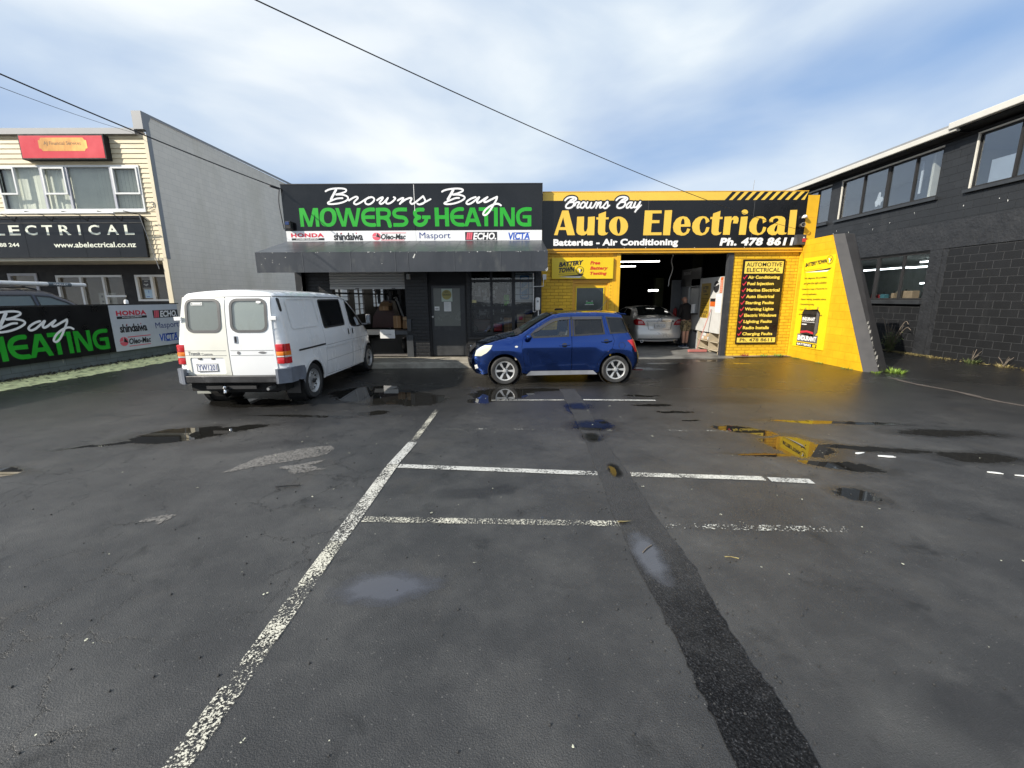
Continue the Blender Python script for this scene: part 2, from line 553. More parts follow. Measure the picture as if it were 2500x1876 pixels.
def text(s, parent, material, P, box, bold=0.0, shear=0.0, space=1.0, slope=0.0, name='lettering'):
    """Lettering fitted into box (a0, b0, a1, b1) of the plane P."""
    cu = bpy.data.curves.new('t', 'FONT')
    cu.body = s; cu.offset = bold; cu.shear = shear; cu.space_character = space; cu.resolution_u = 3
    ob = bpy.data.objects.new('t', cu)
    COL.objects.link(ob)
    dg = bpy.context.evaluated_depsgraph_get()
    me = bpy.data.meshes.new_from_object(ob.evaluated_get(dg))
    vs = [(q.co.x, q.co.y) for q in me.vertices]; fs = [tuple(f.vertices) for f in me.polygons]
    bpy.data.objects.remove(ob); bpy.data.curves.remove(cu); bpy.data.meshes.remove(me)
    x0 = min(q[0] for q in vs); x1 = max(q[0] for q in vs); y0 = min(q[1] for q in vs); y1 = max(q[1] for q in vs)
    mb = MB()
    out = []
    for x, y in vs:
        a = box[0] + (x - x0) / (x1 - x0) * (box[2] - box[0]); b = box[1] + (y - y0) / (y1 - y0) * (box[3] - box[1])
        out.append(P(a, b + slope * (a - box[0])))
    mb.add(out, fs)
    return mb.build(name, material, parent)


def marks(polys, holes, parent, material, P, name='lettering'):
    return MB().sheet(polys, holes, P).build(name, material, parent)


def wall(mb, outline, holes, P, d):
    """Wall sheet with openings whose reveals go in by vector d."""
    mb.sheet([outline], holes, P)
    d = Vector(d)
    for h in holes:
        O = [Vector(P(*q)) for q in h]; m = len(O)
        mb.add(O + [q + d for q in O], [(i, (i + 1) % m, m + (i + 1) % m, m + i) for i in range(m)])
    return mb


def copy_tree(o, parent=None):
    c = o.copy()
    COL.objects.link(c)
    c.parent = parent
    for ch in list(o.children):
        copy_tree(ch, c)
    return c

GLYPHS = {  # letter and logo tables: image pixels projected through the camera onto the sign planes
 'browns': [([(-4.952,4.681),(-4.867,4.721),(-4.733,4.748),(-4.557,4.755),(-4.426,4.74),(-4.385,4.706),(-4.418,4.665),(-4.539,4.624),(-4.673,4.597),(-4.512,4.594),(-4.383,4.554),(-4.351,4.499),(-4.408,4.437),(-4.56,4.382),(-4.739,4.355),(-4.887,4.353),(-4.917,4.381),(-4.851,4.425),(-4.668,4.491),(-4.505,4.504)],0.044),([(-4.662,4.721),(-4.739,4.604),(-4.824,4.473)],0.06),([(-4.334,4.444),(-4.218,4.508),(-4.12,4.54),(-4.086,4.502),(-4.181,4.415),(-4.2,4.364),(-4.135,4.341),(-4.013,4.391),(-3.89,4.463),(-3.775,4.524)],0.045),([(-3.716,4.528),(-3.844,4.483),(-3.894,4.407),(-3.862,4.349),(-3.773,4.344),(-3.673,4.406),(-3.635,4.475),(-3.679,4.521),(-3.738,4.527)],0.045),([(-3.559,4.447),(-3.475,4.5),(-3.4,4.519),(-3.421,4.468),(-3.494,4.392),(-3.467,4.35),(-3.386,4.384),(-3.26,4.504)],0.047),([(-3.26,4.504),(-3.319,4.405),(-3.289,4.355),(-3.195,4.376),(-3.095,4.446),(-3.059,4.498),(-3.097,4.522)],0.047),([(-2.992,4.438),(-2.885,4.493),(-2.837,4.486),(-2.941,4.348)],0.048),([(-2.937,4.359),(-2.784,4.458),(-2.648,4.502),(-2.61,4.478),(-2.654,4.395),(-2.61,4.346),(-2.53,4.377),(-2.414,4.457),(-2.292,4.546)],0.047),([(-2.292,4.546),(-2.258,4.484),(-2.239,4.417),(-2.301,4.359),(-2.403,4.331),(-2.461,4.354)],0.047),([(-2.403,4.331),(-2.255,4.387),(-2.089,4.469)],0.042)],
 'bay': [([(-1.766,4.66),(-1.692,4.696),(-1.546,4.725),(-1.353,4.738),(-1.228,4.724),(-1.19,4.692),(-1.24,4.652),(-1.357,4.609),(-1.474,4.582),(-1.329,4.582),(-1.194,4.55),(-1.147,4.504),(-1.187,4.454),(-1.316,4.391),(-1.492,4.346),(-1.657,4.336),(-1.717,4.358),(-1.665,4.392),(-1.508,4.455),(-1.39,4.494),(-1.303,4.496)],0.046),([(-1.46,4.7),(-1.532,4.583),(-1.614,4.46)],0.067),([(-0.846,4.516),(-0.964,4.481),(-1.072,4.417),(-1.105,4.363),(-1.065,4.333),(-0.967,4.362),(-0.848,4.444),(-0.759,4.512)],0.049),([(-0.749,4.511),(-0.81,4.416),(-0.791,4.371),(-0.713,4.398),(-0.615,4.461),(-0.521,4.513)],0.053),([(-0.521,4.513),(-0.606,4.434),(-0.606,4.388),(-0.538,4.397),(-0.401,4.46),(-0.259,4.521)],0.051),([(-0.259,4.521),(-0.275,4.45),(-0.365,4.305),(-0.484,4.131),(-0.584,4.048),(-0.642,4.058),(-0.641,4.104),(-0.561,4.205),(-0.423,4.296),(-0.306,4.337),(-0.218,4.336),(-0.155,4.299)],0.051)],
 'mowers': [('p',[(-5.727,4.249),(-5.589,4.254),(-5.464,3.897),(-5.343,4.253),(-5.206,4.252),(-5.206,3.763),(-5.299,3.763),(-5.304,4.097),(-5.415,3.764),(-5.519,3.764),(-5.632,4.099),(-5.63,3.765),(-5.727,3.765)]),('p',[(-4.714,4.009),(-4.725,3.937),(-4.745,3.884),(-4.773,3.84),(-4.809,3.805),(-4.852,3.779),(-4.904,3.764),(-4.972,3.759),(-5.038,3.764),(-5.087,3.78),(-5.126,3.806),(-5.155,3.842),(-5.175,3.886),(-5.184,3.94),(-5.182,4.011),(-5.17,4.083),(-5.151,4.136),(-5.122,4.179),(-5.086,4.214),(-5.043,4.239),(-4.992,4.254),(-4.925,4.259),(-4.859,4.254),(-4.81,4.238),(-4.772,4.213),(-4.742,4.178),(-4.722,4.134),(-4.712,4.081)]),('h',[(-4.832,4.01),(-4.839,3.963),(-4.85,3.928),(-4.864,3.899),(-4.882,3.877),(-4.904,3.86),(-4.93,3.85),(-4.963,3.847),(-4.996,3.85),(-5.02,3.861),(-5.039,3.877),(-5.053,3.9),(-5.062,3.929),(-5.066,3.964),(-5.064,4.011),(-5.057,4.057),(-5.046,4.092),(-5.032,4.12),(-5.013,4.143),(-4.992,4.159),(-4.966,4.169),(-4.933,4.173),(-4.9,4.169),(-4.877,4.159),(-4.858,4.142),(-4.844,4.119),(-4.835,4.091),(-4.831,4.056)]),('p',[(-4.734,4.25),(-4.635,4.25),(-4.528,3.893),(-4.443,4.249),(-4.317,4.248),(-4.216,3.891),(-4.132,4.248),(-4.029,4.247),(-4.164,3.761),(-4.283,3.761),(-4.388,4.107),(-4.474,3.762),(-4.588,3.763)]),('s',[(-3.654,4.206),(-3.795,4.207),(-3.909,4.168),(-3.966,4.099),(-3.981,4.007),(-3.965,3.916),(-3.911,3.842),(-3.802,3.804),(-3.653,3.804)],0.1),('b',[(-3.951,4.007),(-3.658,4.006)],0.094),('b',[(-3.558,4.248),(-3.567,3.758)],0.109),('s',[(-3.558,4.206),(-3.358,4.205),(-3.272,4.166),(-3.251,4.102),(-3.288,4.025),(-3.387,3.995),(-3.521,3.995)],0.094),('s',[(-3.402,3.991),(-3.312,3.952),(-3.273,3.87),(-3.246,3.757)],0.109),('s',[(-2.758,4.203),(-2.988,4.204),(-3.081,4.172),(-3.118,4.109),(-3.087,4.036),(-2.985,4.003),(-2.881,3.995),(-2.806,3.956),(-2.783,3.882),(-2.831,3.823),(-2.922,3.8),(-3.154,3.802)],0.1)],
 'amp': [('s',[(-2.289,4.198),(-2.429,4.198),(-2.518,4.166),(-2.542,4.106),(-2.504,4.031),(-2.399,4.0)],0.1),('s',[(-2.399,4.0),(-2.513,3.955),(-2.544,3.88),(-2.496,3.816),(-2.401,3.797),(-2.304,3.83),(-2.245,3.901),(-2.226,3.992)],0.103),('b',[(-2.347,4.0),(-2.113,3.999)],0.094)],
 'heating': [('b',[(-1.938,4.25),(-1.936,3.756)],0.116),('b',[(-1.657,4.249),(-1.658,3.755)],0.113),('b',[(-1.929,4.001),(-1.658,4.0)],0.1),('s',[(-1.198,4.205),(-1.333,4.206),(-1.454,4.158),(-1.509,4.086),(-1.521,4.008),(-1.502,3.921),(-1.448,3.845),(-1.346,3.802),(-1.194,3.798)],0.1),('b',[(-1.499,4.004),(-1.196,4.002)],0.097),('p',[(-1.014,4.246),(-0.879,4.246),(-0.706,3.753),(-0.818,3.754),(-0.864,3.865),(-1.032,3.866),(-1.083,3.755),(-1.19,3.755)]),('h',[(-0.945,4.122),(-1.014,3.956),(-0.886,3.956)]),('b',[(-0.768,4.205),(-0.363,4.203)],0.094),('b',[(-0.567,4.187),(-0.567,3.753)],0.103),('b',[(-0.295,4.246),(-0.297,3.751)],0.106),('p',[(-0.184,4.246),(-0.06,4.245),(0.129,3.898),(0.131,4.244),(0.23,4.244),(0.228,3.749),(0.099,3.749),(-0.09,4.095),(-0.094,3.75),(-0.185,3.751)]),('s',[(0.689,4.197),(0.514,4.198),(0.386,4.153),(0.327,4.078),(0.314,3.996),(0.337,3.882),(0.393,3.821),(0.481,3.793),(0.642,3.793)],0.1),('p',[(0.585,4.04),(0.689,4.039),(0.69,3.747),(0.586,3.747)]),('p',[(0.45,4.04),(0.689,4.039),(0.69,3.956),(0.449,3.957)])],
 'browns_y': [([(1.65,4.464),(1.718,4.525),(1.83,4.552),(1.937,4.533),(1.959,4.489),(1.876,4.436),(1.745,4.41),(1.871,4.416),(1.903,4.369),(1.848,4.287),(1.748,4.257),(1.683,4.276),(1.684,4.337),(1.746,4.396),(1.807,4.466),(1.893,4.507)],0.048),([(1.923,4.325),(1.959,4.401),(2.015,4.416),(2.059,4.404),(2.008,4.324),(2.0,4.265),(2.049,4.283)],0.044),([(2.153,4.412),(2.092,4.347),(2.094,4.277),(2.157,4.267),(2.214,4.335),(2.212,4.4),(2.159,4.418)],0.044),([(2.284,4.415),(2.247,4.323),(2.264,4.264),(2.332,4.282),(2.391,4.399)],0.044),([(2.391,4.399),(2.363,4.299),(2.387,4.261),(2.451,4.287),(2.529,4.414)],0.044),([(2.528,4.257),(2.579,4.404)],0.044),([(2.539,4.287),(2.623,4.398),(2.667,4.402),(2.633,4.298),(2.651,4.263),(2.734,4.298)],0.044),([(2.715,4.286),(2.836,4.424),(2.854,4.356),(2.844,4.274),(2.782,4.248),(2.739,4.268)],0.044),([(2.823,4.262),(2.905,4.326)],0.043),([(3.094,4.461),(3.16,4.521),(3.272,4.549),(3.379,4.53),(3.403,4.485),(3.321,4.433),(3.191,4.406),(3.316,4.413),(3.35,4.366),(3.297,4.284),(3.198,4.253),(3.131,4.272),(3.131,4.334),(3.191,4.392),(3.251,4.463),(3.337,4.503)],0.048),([(3.515,4.406),(3.465,4.398),(3.395,4.33),(3.39,4.265),(3.446,4.269),(3.517,4.363),(3.542,4.406)],0.044),([(3.542,4.406),(3.498,4.294),(3.522,4.257),(3.59,4.288),(3.629,4.376)],0.044),([(3.634,4.406),(3.589,4.306),(3.612,4.268),(3.684,4.294),(3.772,4.417)],0.044),([(3.772,4.417),(3.716,4.282),(3.639,4.154)],0.048),([(3.695,4.217),(3.802,4.329)],0.038)],
 'auto': [('p',[(1.574,4.196),(1.75,4.196),(1.948,3.531),(1.732,3.532),(1.691,3.673),(1.488,3.674),(1.452,3.534),(1.35,3.534)]),('h',[(1.605,4.018),(1.518,3.75),(1.67,3.749)]),('p',[(1.999,4.028),(2.198,4.034),(2.198,3.693),(2.219,3.626),(2.269,3.632),(2.305,3.728),(2.309,4.021),(2.504,4.032),(2.501,3.528),(2.298,3.529),(2.299,3.578),(2.221,3.53),(2.145,3.522),(2.043,3.549),(1.993,3.609),(1.986,3.67)]),('p',[(2.609,4.097),(2.814,4.167),(2.814,4.007),(2.896,4.01),(2.896,3.955),(2.81,3.953),(2.806,3.63),(2.843,3.587),(2.9,3.605),(2.857,3.545),(2.782,3.521),(2.706,3.519),(2.628,3.546),(2.603,3.606),(2.604,3.952),(2.548,3.952),(2.546,4.012),(2.606,4.008)]),('p',[(3.458,3.771),(3.454,3.714),(3.437,3.659),(3.407,3.61),(3.366,3.569),(3.316,3.538),(3.259,3.519),(3.199,3.513),(3.138,3.52),(3.08,3.539),(3.027,3.571),(2.983,3.612),(2.948,3.661),(2.926,3.716),(2.917,3.773),(2.922,3.831),(2.939,3.885),(2.969,3.934),(3.01,3.974),(3.06,4.004),(3.116,4.023),(3.176,4.029),(3.236,4.023),(3.294,4.003),(3.347,3.973),(3.391,3.932),(3.426,3.883),(3.448,3.828)]),('h',[(3.247,3.77),(3.248,3.724),(3.246,3.68),(3.24,3.641),(3.233,3.608),(3.223,3.583),(3.211,3.568),(3.198,3.563),(3.185,3.568),(3.172,3.583),(3.16,3.608),(3.149,3.641),(3.14,3.68),(3.134,3.724),(3.13,3.77),(3.13,3.816),(3.132,3.86),(3.138,3.899),(3.145,3.931),(3.155,3.955),(3.167,3.971),(3.18,3.976),(3.193,3.97),(3.206,3.955),(3.218,3.931),(3.229,3.898),(3.237,3.859),(3.244,3.815)]),('p',[(3.916,4.187),(4.393,4.187),(4.396,4.109),(4.136,4.107),(4.133,3.928),(4.349,3.924),(4.349,3.848),(4.13,3.844),(4.122,3.597),(4.429,3.597),(4.432,3.521),(3.901,3.518)]),('p',[(4.481,4.187),(4.691,4.193),(4.675,3.517),(4.47,3.518)]),('p',[(5.016,4.028),(5.123,4.007),(5.208,3.923),(5.244,3.818),(5.242,3.747),(4.965,3.746),(4.971,3.661),(5.01,3.592),(5.068,3.568),(5.132,3.608),(5.158,3.703),(5.244,3.679),(5.201,3.576),(5.106,3.513),(5.006,3.502),(4.869,3.535),(4.774,3.62),(4.746,3.726),(4.758,3.841),(4.827,3.956),(4.923,4.013)]),('h',[(5.02,3.974),(5.058,3.924),(5.072,3.814),(4.966,3.807),(4.966,3.882),(4.989,3.945)]),('p',[(5.566,4.028),(5.667,4.015),(5.75,3.952),(5.778,3.889),(5.677,3.827),(5.664,3.921),(5.626,3.973),(5.581,3.974),(5.531,3.911),(5.502,3.796),(5.511,3.69),(5.546,3.595),(5.605,3.563),(5.669,3.605),(5.702,3.732),(5.794,3.726),(5.768,3.615),(5.686,3.531),(5.565,3.502),(5.429,3.532),(5.327,3.617),(5.289,3.734),(5.302,3.849),(5.372,3.954),(5.467,4.011)]),('p',[(5.865,4.098),(6.069,4.169),(6.067,4.008),(6.145,4.005),(6.145,3.948),(6.06,3.945),(6.058,3.624),(6.085,3.582),(6.151,3.594),(6.111,3.534),(6.024,3.508),(5.934,3.514),(5.874,3.557),(5.856,3.615),(5.85,3.949),(5.795,3.947),(5.795,4.006),(5.856,4.006)]),('p',[(6.2,4.01),(6.403,4.018),(6.398,3.958),(6.467,4.023),(6.548,4.023),(6.602,3.974),(6.608,3.897),(6.586,3.825),(6.451,3.831),(6.468,3.897),(6.452,3.936),(6.414,3.909),(6.395,3.81),(6.394,3.52),(6.194,3.521)]),('p',[(6.667,4.006),(6.864,4.016),(6.852,3.518),(6.652,3.518)]),('p',[(6.857,4.133),(6.853,4.107),(6.835,4.085),(6.806,4.071),(6.771,4.066),(6.735,4.071),(6.703,4.086),(6.681,4.108),(6.671,4.134),(6.675,4.16),(6.693,4.182),(6.722,4.196),(6.757,4.201),(6.793,4.196),(6.825,4.181),(6.847,4.159)]),('p',[(7.202,4.02),(7.308,4.009),(7.391,3.948),(7.41,3.882),(7.315,3.825),(7.302,3.905),(7.26,3.965),(7.208,3.965),(7.163,3.894),(7.138,3.773),(7.148,3.663),(7.187,3.574),(7.254,3.557),(7.307,3.606),(7.339,3.734),(7.426,3.717),(7.405,3.617),(7.327,3.534),(7.201,3.505),(7.062,3.535),(6.959,3.619),(6.927,3.73),(6.94,3.851),(6.999,3.95),(7.098,4.004)]),('p',[(7.494,3.86),(7.487,3.926),(7.543,3.991),(7.679,4.024),(7.832,4.017),(7.919,3.979),(7.956,3.913),(7.959,3.603),(7.981,3.57),(8.027,3.575),(8.021,3.536),(7.929,3.512),(7.811,3.521),(7.771,3.56),(7.718,3.51),(7.613,3.503),(7.514,3.539),(7.458,3.617),(7.462,3.683),(7.535,3.76),(7.668,3.826),(7.754,3.892),(7.749,3.936),(7.71,3.963),(7.652,3.963),(7.598,3.925),(7.595,3.848)]),('h',[(7.742,3.798),(7.685,3.738),(7.66,3.649),(7.684,3.594),(7.729,3.61),(7.744,3.682)]),('p',[(8.057,4.18),(8.259,4.187),(8.271,3.515),(8.064,3.516)])],
}
RECTS = {'bat': (1.335, 3.187, 4.921, 3.428), 'ph': (6.123, 3.216, 8.268, 3.446), 'honda': (-6.02, 3.482, -5.108, 3.591), 'hbar': (-6.012, 3.4, -5.104, 3.458), 'hp': (-5.875, 3.409, -5.258, 3.452), 'shin': (-4.837, 3.394, -4.026, 3.602), 'oc': (-3.762, 3.392, -3.525, 3.6), 'oleo': (-3.521, 3.414, -2.829, 3.564), 'o1': (-3.51, 3.58, -2.81, 3.596), 'o2': (-3.523, 3.391, -2.872, 3.408), 'mas': (-2.445, 3.389, -1.58, 3.597), 'ebox': (-1.166, 3.383, -0.27, 3.604), 'echo': (-0.946, 3.395, -0.298, 3.584), 'ebar': (-1.131, 3.399, -0.948, 3.588), 'vic': (0.044, 3.39, 0.645, 3.586), 'v1': (0.199, 3.572, 0.645, 3.586), 'v2': (0.198, 3.389, 0.646, 3.403), 'band': (1.022, 4.477, 6.296, 4.669)}

# ================================================================ GROUND
PUDDLES = [  # x, y, half-length, half-width, angle
    (-4.45, 5.53, .55, .36, 8), (-3.85, 5.78, .42, .14, 25), (-5.0, 5.2, .5, .05, 22),
    (-2.35, 7.75, 1.05, .62, -18), (-1.6, 7.45, .50, .46, 0), (-2.9, 8.3, .7, .3, 30), (-2.15, 6.56, .24, .13, 8),
    (-0.1, 7.85, .62, .50, 15), (-0.45, 7.35, .30, .22, 10),
    (1.22, 5.80, .34, .24, 12), (1.15, 6.9, .2, .3, 0), (1.10, 5.28, .13, .15, 0), (1.13, 6.55, .16, .2, 0), (1.12, 4.17, .055, .17, -8),
    (3.50, 4.84, .36, .40, -20), (3.24, 5.50, .36, .17, -28), (2.95, 4.58, .36, .05, -4),
    (4.35, 4.74, .62, .10, -12), (5.25, 4.45, .38, .17, -6), (3.62, 4.24, .36, .13, -22), (3.22, 3.58, .17, .13, -20), (5.75, 5.3, .55, .13, -6), (4.7, 5.8, .8, .09, -9),
    (-5.45, 4.28, .28, .13, 0), (2.45, 7.6, .30, .08, -4), (2.42, 6.9, .34, .07, -4), (2.62, 6.45, .26, .06, -8), (2.7, 5.95, .16, .04, 0),
    (4.4, 11.4, .55, .14, 0), (5.7, 11.8, .4, .12, 0), (-4.5, 7.3, .9, .30, -6), (6.3, 11.3, .25, .1, 0), (-3.2, 6.4, .8, .06, -4),
    (0.6, 8.2, .5, .15, 0), (3.0, 10.6, 1.0, .25, -8),
]


def ground_mat():
    m, t, b, o = new_mat('wet_asphalt')
    L = t.links.new
    tc = N(t, 'ShaderNodeTexCoord'); oc = tc.outputs['Object']
    warp = N(t, 'ShaderNodeTexNoise', i_Scale=2.2, i_Detail=7.0, i_Roughness=0.68); L(oc, warp.inputs['Vector'])
    ws = N(t, 'ShaderNodeVectorMath', operation='SUBTRACT'); ws.inputs[1].default_value = (0.5, 0.5, 0.5); L(warp.outputs['Color'], ws.inputs[0])
    wsc = N(t, 'ShaderNodeVectorMath', operation='MULTIPLY'); wsc.inputs[1].default_value = (0.62, 0.34, 0); L(ws.outputs[0], wsc.inputs[0])
    wa = N(t, 'ShaderNodeVectorMath', operation='ADD'); L(oc, wa.inputs[0]); L(wsc.outputs[0], wa.inputs[1])
    prev = None
    for (x, y, a, c, ang) in PUDDLES:
        mp = N(t, 'ShaderNodeMapping', vector_type='TEXTURE')
        mp.inputs['Location'].default_value = (x, y, 0); mp.inputs['Rotation'].default_value = (0, 0, rad(ang)); mp.inputs['Scale'].default_value = (a, c, 1)
        L(wa.outputs[0], mp.inputs[0])
        ln = N(t, 'ShaderNodeVectorMath', operation='LENGTH'); L(mp.outputs[0], ln.inputs[0])
        if prev is None:
            prev = ln.outputs['Value']
        else:
            mn = N(t, 'ShaderNodeMath', operation='MINIMUM'); L(prev, mn.inputs[0]); L(ln.outputs['Value'], mn.inputs[1]); prev = mn.outputs[0]
    fine = N(t, 'ShaderNodeTexNoise', i_Scale=22.0, i_Detail=5.0, i_Roughness=0.7); L(oc, fine.inputs['Vector'])
    pf = N(t, 'ShaderNodeMath', operation='MULTIPLY_ADD'); pf.inputs[1].default_value = 0.34; L(fine.outputs['Fac'], pf.inputs[0]); L(prev, pf.inputs[2])
    pud = ramp(t, [(0.0, (1, 1, 1)), (0.97, (1, 1, 1)), (1.0, (0, 0, 0))]);
    sc = N(t, 'ShaderNodeMath', operation='MULTIPLY'); sc.inputs[1].default_value = 0.5
    L(pf.outputs[0], sc.inputs[0])
    pud = ramp(t, [(0.55, (1, 1, 1)), (0.60, (0, 0, 0))]); L(sc.outputs[0], pud.inputs[0])
    halo = ramp(t, [(0.58, (1, 1, 1)), (1.0, (0, 0, 0))], 'EASE'); L(sc.outputs[0], halo.inputs[0])
    # damp ground: wetter towards the buildings, drier where the cars turn
    sp = N(t, 'ShaderNodeSeparateXYZ'); L(oc, sp.inputs[0])
    big = N(t, 'ShaderNodeTexNoise', i_Scale=0.55, i_Detail=6.0, i_Roughness=0.62); L(oc, big.inputs['Vector'])
    my = N(t, 'ShaderNodeMapRange'); my.inputs['From Min'].default_value = 4.6; my.inputs['From Max'].default_value = 8.6; L(sp.outputs['Y'], my.inputs['Value'])
    dm = N(t, 'ShaderNodeMath', operation='MULTIPLY_ADD'); dm.inputs[1].default_value = 1.2; dm.inputs[2].default_value = -0.68; L(big.outputs['Fac'], dm.inputs[0])
    da = N(t, 'ShaderNodeMath', operation='ADD', use_clamp=True); L(my.outputs[0], da.inputs[0]); L(dm.outputs[0], da.inputs[1])
    hm = N(t, 'ShaderNodeMath', operation='MULTIPLY'); hm.inputs[1].default_value = 0.8; L(halo.outputs[0], hm.inputs[0])
    damp = N(t, 'ShaderNodeMath', operation='MAXIMUM'); L(da.outputs[0], damp.inputs[0]); L(hm.outputs[0], damp.inputs[1])
    # colour
    agg = N(t, 'ShaderNodeTexVoronoi', i_Scale=140.0); L(oc, agg.inputs['Vector'])
    n1 = N(t, 'ShaderNodeTexNoise', i_Scale=210.0, i_Detail=3.0, i_Roughness=0.75); L(oc, n1.inputs['Vector'])
    n2 = N(t, 'ShaderNodeTexNoise', i_Scale=1.1, i_Detail=10.0, i_Roughness=0.70); L(oc, n2.inputs['Vector'])
    dry = ramp(t, [(0.30, (0.026, 0.0262, 0.0265)), (0.46, (0.039, 0.039, 0.0391)), (0.60, (0.060, 0.0595, 0.058)), (0.74, (0.098, 0.096, 0.092))]); L(n2.outputs['Fac'], dry.inputs[0])
    grain = ramp(t, [(0.30, (0.22, 0.22, 0.22)), (0.47, (0.85, 0.85, 0.85)), (0.58, (1.25, 1.25, 1.25)), (0.72, (2.6, 2.6, 2.5))]); L(n1.outputs['Fac'], grain.inputs[0])
    mg = N(t, 'ShaderNodeMix', data_type='RGBA', blend_type='MULTIPLY'); mg.inputs[0].default_value = 0.85
    L(dry.outputs[0], mg.inputs[6]); L(grain.outputs[0], mg.inputs[7])
    # pale stone chips showing in the seal
    ch = N(t, 'ShaderNodeTexVoronoi', i_Scale=95.0); L(oc, ch.inputs['Vector'])
    chs = N(t, 'ShaderNodeSeparateXYZ'); L(ch.outputs['Color'], chs.inputs[0])
    chr_ = ramp(t, [(0.975, (0, 0, 0)), (0.982, (1, 1, 1))]); L(chs.outputs['X'], chr_.inputs[0])
    chd = ramp(t, [(0.25, (1, 1, 1)), (0.40, (0, 0, 0))]); L(ch.outputs['Distance'], chd.inputs[0])
    chm = N(t, 'ShaderNodeMath', operation='MULTIPLY'); L(chr_.outputs[0], chm.inputs[0]); L(chd.outputs[0], chm.inputs[1])
    mch = N(t, 'ShaderNodeMix', data_type='RGBA'); L(chm.outputs[0], mch.inputs[0]); L(mg.outputs[2], mch.inputs[6]); mch.inputs[7].default_value = (0.14, 0.137, 0.128, 1)
    # dark oil drips where cars stand
    oi = N(t, 'ShaderNodeTexNoise', i_Scale=2.4, i_Detail=5.0, i_Roughness=0.6, i_Distortion=0.4); L(oc, oi.inputs['Vector'])
    oir = ramp(t, [(0.60, (1, 1, 1)), (0.72, (0.45, 0.45, 0.45))]); L(oi.outputs['Fac'], oir.inputs[0])
    mo = N(t, 'ShaderNodeMix', data_type='RGBA', blend_type='MULTIPLY'); mo.inputs[0].default_value = 1; L(mch.outputs[2], mo.inputs[6]); L(oir.outputs[0], mo.inputs[7])
    # a broad dark oil stain on the right and another in front of the white line
    for (ex, ey, ea, eb, er) in ((2.05, 1.50, .30, .26, 20), (-.3, 3.7, .5, .16, 10), (-3.2, 5.0, .8, .25, 15), (3.9, 7.2, 1.2, .4, -5)):
        em = N(t, 'ShaderNodeMapping', vector_type='TEXTURE'); em.inputs['Location'].default_value = (ex, ey, 0); em.inputs['Rotation'].default_value = (0, 0, rad(er)); em.inputs['Scale'].default_value = (ea, eb, 1)
        L(wa.outputs[0], em.inputs[0]); el = N(t, 'ShaderNodeVectorMath', operation='LENGTH'); L(em.outputs[0], el.inputs[0])
        er_ = ramp(t, [(.45, (.55, .55, .57)), (1.0, (1, 1, 1))], 'EASE'); L(el.outputs['Value'], er_.inputs[0])
        me_ = N(t, 'ShaderNodeMix', data_type='RGBA', blend_type='MULTIPLY'); me_.inputs[0].default_value = 1; L(mo.outputs[2], me_.inputs[6]); L(er_.outputs[0], me_.inputs[7]); mo = me_
    # brown dust and oil stains
    n5 = N(t, 'ShaderNodeTexNoise', i_Scale=0.8, i_Detail=5.0, i_Roughness=0.7, i_Distortion=0.6); L(oc, n5.inputs['Vector'])
    st = ramp(t, [(0.56, (0, 0, 0)), (0.72, (0.5, 0.5, 0.5))]); L(n5.outputs['Fac'], st.inputs[0])
    ms = N(t, 'ShaderNodeMix', data_type='RGBA'); L(st.outputs[0], ms.inputs[0]); L(mo.outputs[2], ms.inputs[6]); ms.inputs[7].default_value = (0.060, 0.054, 0.045, 1)
    # fine cracks in the old seal
    cw = N(t, 'ShaderNodeTexNoise', i_Scale=5.0, i_Detail=6.0, i_Roughness=0.7); L(oc, cw.inputs['Vector'])
    cws = N(t, 'ShaderNodeVectorMath', operation='SCALE'); cws.inputs['Scale'].default_value = 0.35; L(cw.outputs['Color'], cws.inputs[0])
    cwa = N(t, 'ShaderNodeVectorMath', operation='ADD'); L(oc, cwa.inputs[0]); L(cws.outputs[0], cwa.inputs[1])
    cv = N(t, 'ShaderNodeTexVoronoi', feature='DISTANCE_TO_EDGE', i_Scale=1.9); L(cwa.outputs[0], cv.inputs['Vector'])
    cr = ramp(t, [(0.0, (1, 1, 1)), (0.014, (0, 0, 0))]); L(cv.outputs['Distance'], cr.inputs[0])
    cm = N(t, 'ShaderNodeTexNoise', i_Scale=0.9, i_Detail=4.0); L(oc, cm.inputs['Vector'])
    cmr = ramp(t, [(0.46, (0, 0, 0)), (0.54, (1, 1, 1))]); L(cm.outputs['Fac'], cmr.inputs[0])
    ml = N(t, 'ShaderNodeMapRange'); ml.inputs['From Min'].default_value = -0.9; ml.inputs['From Max'].default_value = -1.7; L(sp.outputs['X'], ml.inputs['Value'])
    ck0 = N(t, 'ShaderNodeMath', operation='MULTIPLY'); L(cr.outputs[0], ck0.inputs[0]); L(cmr.outputs[0], ck0.inputs[1])
    ck = N(t, 'ShaderNodeMath', operation='MULTIPLY'); L(ck0.outputs[0], ck.inputs[0]); L(ml.outputs[0], ck.inputs[1])
    mc = N(t, 'ShaderNodeMix', data_type='RGBA'); L(ck.outputs[0], mc.inputs[0]); L(ms.outputs[2], mc.inputs[6]); mc.inputs[7].default_value = (0.012, 0.012, 0.012, 1)
    wet = N(t, 'ShaderNodeMix', data_type='RGBA', blend_type='MULTIPLY'); wet.inputs[0].default_value = 1
    wr = ramp(t, [(0.0, (1, 1, 1)), (1.0, (0.42, 0.40, 0.37))]); L(damp.outputs[0], wr.inputs[0])
    L(mc.outputs[2], wet.inputs[6]); L(wr.outputs[0], wet.inputs[7])
    mpd = N(t, 'ShaderNodeMix', data_type='RGBA'); L(pud.outputs[0], mpd.inputs[0]); L(wet.outputs[2], mpd.inputs[6]); mpd.inputs[7].default_value = (0.014, 0.0135, 0.012, 1)
    L(mpd.outputs[2], b.inputs['Base Color'])
